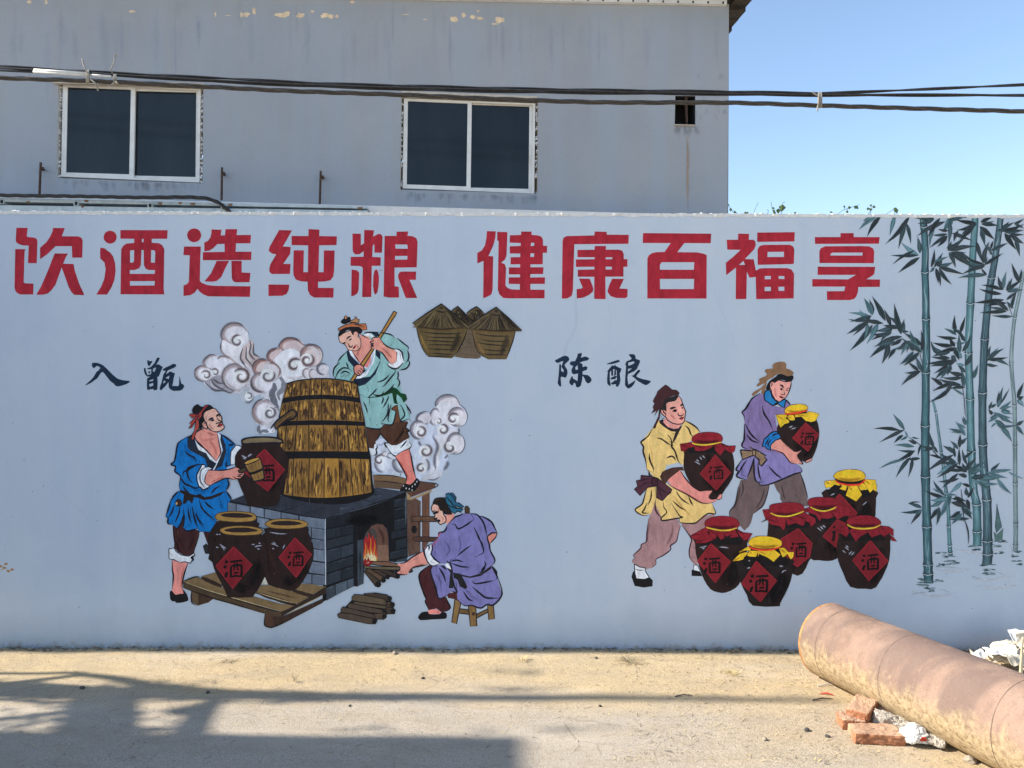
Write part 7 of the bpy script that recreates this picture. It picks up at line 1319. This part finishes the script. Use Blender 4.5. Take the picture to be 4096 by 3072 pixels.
for i in range(150):                                 # soil and rubble under the rubbish
    x, y = random.gauss(2.95, .22), random.gauss(4.45, .12)
    if y > YW-.05: y = YW-.06
    r = random.uniform(.006, .03); z = ground_z(x, y)+random.uniform(0, .05)*max(0, 1-abs(x-2.95)/.5)
    pts = [Vector((x, y, z)) + Vector((random.uniform(-1, 1), random.uniform(-1, 1), random.uniform(-.6, .8)))*r for _ in range(4)]
    hm.add(pts, [(0, 1, 2), (0, 2, 3), (0, 3, 1), (1, 3, 2)])
o = hm.build('rubble', m_conc); tag(o, 'small broken rubble under the rubbish in the right corner', 'rubble', kind='stuff')

# ------------------------------------------------------------------ pebbles, grass, litter on the ground
m_stone = simple_mat('dark_pebble', (.045, .042, .04), (.10, .09, .08), 40, .9, .4, .003)
m_pale = simple_mat('pale_pebble', (.24, .20, .155), (.38, .32, .25), 40, .9, .4, .003)
def pebble(u, v, r, mat, label, seed):
    bm = bmesh.new(); bmesh.ops.create_icosphere(bm, subdivisions=2, radius=1)
    for vv in bm.verts: vv.co *= 1+.35*noise.noise(vv.co*1.3+Vector((seed, 1, 0)))
    for vv in bm.verts: vv.co = Vector((vv.co.x*r*1.2, vv.co.y*r, vv.co.z*r*.75))
    me = bpy.data.meshes.new('pebble'); bm.to_mesh(me); bm.free(); me.materials.append(mat)
    o = link(bpy.data.objects.new('pebble', me)); p = gpt(u, v); o.location = (p.x, p.y, p.z+r*.45); o.rotation_euler = (0, 0, seed)
    tag(o, label, 'pebble', 'pebbles on the ground')
PB = [(330, 2757, .012, m_stone, 'dark pebble at the far left in the tree shadow'), (832, 2771, .010, m_stone, 'dark pebble in the shadow right of the leftmost pebble'), (1692, 2711, .009, m_stone, 'dark pebble on sunlit sand below the log pile'), (1578, 2625, .014, m_pale, 'pale stone at the foot of the wall below the stove'), (1400, 2823, .007, m_stone, 'tiny dark pebble left of centre below the long shadow band'),
      (2400, 2826, .008, m_stone, 'small dark pebble just below the long shadow band right of centre'), (3227, 2920, .013, m_stone, 'round dark pebble left of the brick heap'), (3310, 2944, .010, m_stone, 'flat dark pebble between the round pebble and the front brick'), (3060, 2962, .011, m_pale, 'pale pebble alone left of the brick heap near the bottom'), (3880, 3045, .022, m_pale, 'pale stone beside the pipe at the bottom right'), (2945, 2614, .016, m_pale, 'rounded pale stone at the wall foot left of the pipe'), (4050, 3062, .03, m_conc, 'grey stone at the bottom right corner by the pipe'), (2385, 2644, .008, m_stone, 'small dark pebble beside the dry grass clump')]
for i, (u, v, r, m_, lab) in enumerate(PB): pebble(u, v, r, m_, lab, i*1.7)
m_straw = simple_mat('dry_straw', (.40, .30, .12), (.62, .50, .26), 30, .9, .2, .001)
m_dgrass = simple_mat('grey_dry_grass', (.20, .16, .10), (.42, .35, .22), 30, .9, .2, .001)
m_green = simple_mat('green_leaf', (.035, .06, .018), (.08, .12, .035), 18, .6, .2, .001)
def blade(mb, p, d, l, w_, up):
    d = Vector(d).normalized(); s_ = d.cross(Vector((0, 0, 1))).normalized()*w_
    a = Vector(p); m1 = a + d*l*.5 + Vector((0, 0, up)); e = a + d*l + Vector((0, 0, up*.6))
    mb.add([a-s_, a+s_, m1+s_*.8, m1-s_*.8, e], [(0, 1, 2, 3), (3, 2, 4)])
def clump(u, v, n, r, hgt, mat, label, name='dry_grass_clump'):
    c0 = gpt(u, v); mb = MB()
    for i in range(n):
        th = random.uniform(0, 6.28); rr = random.random()*r*.5
        blade(mb, c0+Vector((math.cos(th)*rr*1.6, math.sin(th)*rr, random.uniform(0, hgt*.4))), (math.cos(th)+random.uniform(-.5, .5), math.sin(th), 0), random.uniform(.4, 1.2)*r, random.uniform(.0008, .002), random.uniform(.1, 1)*hgt)
    tag(mb.build(name, mat), label, 'grass', 'dry grass clumps on the ground')
clump(2510, 2655, 90, .075, .025, m_dgrass, 'tangled grey dry grass clump on the sand right of centre')
clump(2085, 2650, 26, .05, .03, m_straw, 'thin yellow straw tuft on the sand at centre')
clump(915, 2655, 40, .045, .012, m_dgrass, 'dark flat dry grass clump on the sand at left')
clump(1182, 2728, 12, .03, .04, m_dgrass, 'small upright dry sprout on the sand left of centre')
clump(2930, 2700, 50, .06, .02, m_straw, 'yellow straw tuft left of the pipe end')
clump(2920, 2620, 40, .05, .02, m_dgrass, 'grey dry grass clump at the wall foot near the pipe')
lit = MB()
for i in range(3400):                                # loose straw and chips too small to count
    u, v = random.uniform(-200, 3900), 2618+random.random()**1.7*440
    if random.random() < .45: u = random.uniform(2500, 3900)
    p = gpt(u, v, .0015)
    if p.x > PX-.1 and abs((p-Vector((PX, PY, 0))).dot(pn)) < .12: continue
    th = random.gauss(0, .7)
    if random.random() < .55: blade(lit, p, (math.cos(th), math.sin(th), 0), random.uniform(.008, .05), random.uniform(.0007, .0019), random.uniform(.002, .008))
    else:
        r = random.uniform(.002, .0065); lit.add([p+Vector((random.uniform(-1, 1), random.uniform(-1, 1), random.uniform(0, 1)))*r for _ in range(4)], [(0, 1, 2), (0, 2, 3), (0, 3, 1), (1, 3, 2)])
me_ = lit.build('straw_litter', [m_straw, m_dgrass, m_stone]); 
for p_ in me_.data.polygons: p_.material_index = (p_.index//7) % 3
tag(me_, 'fine straw and grit scattered over the sandy ground', 'litter', kind='stuff')
deb = MB()
for i in range(900):                                 # dark broken plaster and soil along the wall foot
    x = random.uniform(-4, 2.9); y = YW-.002-random.random()**2*.055; r = random.uniform(.004, .016); z = ground_z(x, y)-.004+random.uniform(0, .012)
    deb.add([Vector((x, y, z))+Vector((random.uniform(-1.8, 1.8), random.uniform(-1, .05), random.uniform(-.5, 1)))*r for _ in range(4)], [(0, 1, 2), (0, 2, 3), (0, 3, 1), (1, 3, 2)])
m_soil = simple_mat('damp_soil', (.10, .085, .07), (.22, .18, .14), 40, .95, .5, .004)
dm2 = deb.build('plaster_debris', [m_soil, m_conc, m_dgrass])
for p_ in dm2.data.polygons: p_.material_index = 0 if (p_.index//4) % 5 else (1 if (p_.index//4) % 2 else 2)
tag(dm2, 'broken plaster and dry soil along the foot of the painted wall', 'debris', kind='stuff')
def strip(u0, v0, u1, v1, w_, mat, label, name='litter_strip'):
    mb = MB(); a, c_ = gpt(u0, v0, .004), gpt(u1, v1, .004); m1 = (a+c_)/2+Vector((0, .004, .006)); mb.tube([a, m1, c_], [w_, w_*1.2, w_*.6], 5); tag(mb.build(name, mat), label, 'litter')
strip(3284, 2776, 3335, 2781, .004, m_redprint, 'torn red plastic strip on the sand left of the brick heap')
strip(3250, 2802, 3330, 2796, .003, m_stone, 'thin dark twig on the sand under the red strip', 'twig')
strip(2700, 2790, 2770, 2788, .003, m_stone, 'thin dark twig lying in the long shadow band', 'twig')
strip(3270, 2745, 3350, 2738, .003, m_sleeve, 'thin white scrap on the sand near the pipe')
strip(1300, 2618, 1420, 2612, .003, m_dgrass, 'dry grey twig at the wall foot below the platform', 'twig')
strip(1850, 2600, 2010, 2612, .0035, m_dgrass, 'long dry grey twig at the wall foot below the stool', 'twig')

# ------------------------------------------------------------------ vine sprigs on top of the wall
def sprig(label, stem, lv, seed):
    o = empty('vine_sprig'); tag(o, label, 'vine', 'vine sprigs on top of the wall'); random.seed(seed)
    W_ = lambda u, v: hit(2800+u*1296/2212, 700+v*1296/2212, (0, YW+.12, 0), NW)
    for s in stem:
        mb = MB(); mb.tube([Vector(p) for p in cat_rom([tuple(W_(*q)) for q in s], False, 4)], .0016, 5); mb.build('stem', m_green, o)
    for (u, v, r, a) in lv:
        p = W_(u, v); mb = MB(); k = r*1296/2212*(YW+.12)/FPX
        d = Vector((math.cos(a), random.uniform(-.3, .3), -math.sin(a))); s_ = Vector((-d.z, random.uniform(-.4, .4), d.x)).normalized(); n_ = d.cross(s_)*.25
        mb.add([p, p+d*k*.35+s_*k*.42, p+d*k+n_*k*.2, p+d*k*.35-s_*k*.42, p+d*k*.45+n_*k*.35], [(0, 1, 4), (1, 2, 4), (2, 3, 4), (3, 0, 4)]); mb.build('leaf', m_green, o)
sprig('dark vine sprig with round leaves beside the building corner', [[(188, 195), (215, 240), (250, 275)], [(240, 270), (235, 250), (228, 240)]], [(192, 198, 18, 1.2), (208, 225, 26, 1.4), (230, 250, 22, .4), (250, 258, 16, 1.3)], 1)
sprig('low brown vine sprig with one folded leaf on the wall top', [[(300, 275), (312, 256), (325, 268)]], [(300, 258, 30, .1), (318, 252, 20, .8)], 2)
sprig('bare thin vine stem leaning right on the wall top', [[(365, 275), (375, 235), (398, 188)], [(462, 262), (466, 245), (460, 235)]], [(424, 258, 14, 1.2)], 3)
sprig('tall vine sprig with large hanging leaf, largest on the wall top', [[(555, 278), (556, 230), (566, 190), (580, 186)], [(505, 270), (492, 225), (484, 182)]], [(565, 200, 60, 1.8), (536, 228, 40, 1.7), (490, 222, 24, .6), (498, 238, 26, .8), (505, 250, 24, 1.0)], 4)
sprig('tiny curled leaf on the wall top right of the tall sprig', [[(650, 278), (648, 262), (655, 255)]], [(642, 255, 22, .5), (655, 258, 14, 1.1)], 5)
sprig('arching vine sprig with four leaves on the wall top', [[(935, 270), (975, 242), (1010, 228), (1060, 212), (1085, 203)], [(1005, 230), (1008, 250)], [(985, 235), (986, 215)], [(905, 275), (892, 250)]], [(980, 208, 22, .9), (1008, 225, 28, -.2), (1000, 242, 26, 1.3), (1050, 212, 36, .6), (1066, 210, 30, 1.1), (888, 248, 20, .8), (900, 258, 16, .5)], 6)
sprig('fine vine sprig with two pairs of small leaves on the wall top', [[(1145, 272), (1165, 240), (1175, 210)], [(1160, 270), (1168, 245)]], [(1136, 232, 26, -.1), (1178, 212, 26, .5), (1155, 238, 26, -.2), (1158, 214, 20, -.7)], 7)
sprig('single round leafed vine sprig above the painted bamboo', [[(1268, 268), (1315, 238), (1328, 228), (1330, 275)]], [(1320, 225, 40, .6), (1332, 226, 44, 1.4)], 8)
random.seed(99)

# ------------------------------------------------------------------ things off to the left that throw the shadows
m_bark = simple_mat('bark', (.10, .08, .06), (.20, .16, .12), 20, .95, .8, .01, (4, 4, 1))
XT = -5.2; KS = 1.43
def caster(u, v, x=XT):                               # point of the tree whose shadow falls on a ground spot
    g_ = gpt(u, v); z = (g_.x-x)/KS
    return Vector((x+random.uniform(-.02, .02), g_.y+.027*z, max(z, .0)))
tree = empty('young_tree'); tag(tree, 'slim young tree with sparse foliage standing off to the left', 'tree')
mb = MB(); b0 = caster(900, 2782); base_ = Vector((XT, b0.y+.03, -.05))
tp = [base_, Vector((XT, b0.y+.02, .5)), caster(420, 2772), caster(900, 2779), caster(1500, 2784), caster(2200, 2788), caster(2800, 2796), caster(3340, 2800)]
mb.tube(cat_rom([tuple(p) for p in tp], False, 4), [.10-.0026*i for i in range(29)], 9); mb.build('trunk', m_bark, tree, True)
def limb(pts, r0, r1):
    mb = MB(); q = cat_rom([tuple(caster(*p)) for p in pts], False, 5); n = len(q); mb.tube(q, [r0+(r1-r0)*i/(n-1) for i in range(n)], 7); mb.build('limb', m_bark, tree, True)
limb([(-300, 2745), (0, 2735), (330, 2697), (120, 2694), (-300, 2696)], .03, .016)
limb([(-200, 2740), (150, 2752), (420, 2768), (700, 2776)], .08, .05); limb([(330, 2700), (480, 2718), (650, 2748), (900, 2768)], .03, .05)
limb([(500, 2770), (430, 2800), (395, 2860), (380, 2960)], .10, .12); limb([(870, 2785), (840, 2820), (800, 2870), (760, 2960)], .035, .06); limb([(700, 2850), (800, 2830), (880, 2800)], .05, .03)
limb([(-200, 2895), (100, 2868), (300, 2842), (400, 2830)], .02, .03); limb([(380, 2908), (560, 2912), (760, 2912)], .015, .02); limb([(-300, 2830), (0, 2800), (200, 2812), (420, 2800)], .02, .02)
limb([(900, 2790), (700, 2800), (500, 2812)], .012, .012); limb([(1500, 2790), (1200, 2806), (900, 2812)], .012, .01)
m_leaf = simple_mat('tree_leaf', (.05, .085, .025), (.10, .15, .05), 12, .6, .2, .001)
cr = MB()
for (u, v, su, sv, n) in ((2080, 2687, 170, 4, 26), (2080, 2750, 150, 4, 30), (2150, 2918, 210, 4, 32), (250, 2775, 330, 14, 260), (60, 2730, 160, 8, 50), (450, 2850, 110, 60, 220), (1460, 2918, 130, 4, 16), (1150, 2800, 240, 6, 60), (620, 2740, 160, 10, 50), (150, 2900, 260, 22, 150), (620, 2925, 180, 10, 60), (760, 2860, 90, 30, 50), (900, 2782, 380, 9, 170), (1500, 2788, 300, 7, 90), (330, 2820, 160, 20, 110)):
    for i in range(n):
        p = caster(random.gauss(u, su*.6), random.gauss(v, sv), XT+random.uniform(-.15, .25))
        if p.z < .05: continue
        d = Vector((random.uniform(-1, 1), random.uniform(-1, 1), random.uniform(-1, 1))).normalized(); s_ = d.orthogonal().normalized()
        k = random.uniform(.03, .06); cr.add([p, p+d*k*.5+s_*k*.3, p+d*k, p+d*k*.5-s_*k*.3], [(0, 1, 2, 3)])
cr.build('crown', m_leaf, tree)
shed = empty('shadow_shed'); tag(shed, 'plain grey shed added out of view on the left to shade the foreground', 'shed')  # unseen shed, added to throw the broad shadow over the foreground
mb = MB(); XS = -5.6; g0 = gpt(2050, 3000); hs = (g0.x-XS)/KS; ys_ = gpt(1000, 2946).y + .027*hs
mb.box((-8.6, 1.4, -.1), (XS, ys_, hs-.12)); mb.build('shed_wall', m_bld, shed)
mb = MB(); mb.box((-8.8, 1.25, hs-.12), (XS+.06, ys_+.01, hs)); mb.build('shed_roof', m_blacktile, shed)
mb = MB(); mb.box((XS-.02, 1.8, 0), (XS+.03, 2.8, 2.05)); mb.build('shed_door', m_iron, shed)
build_parts()
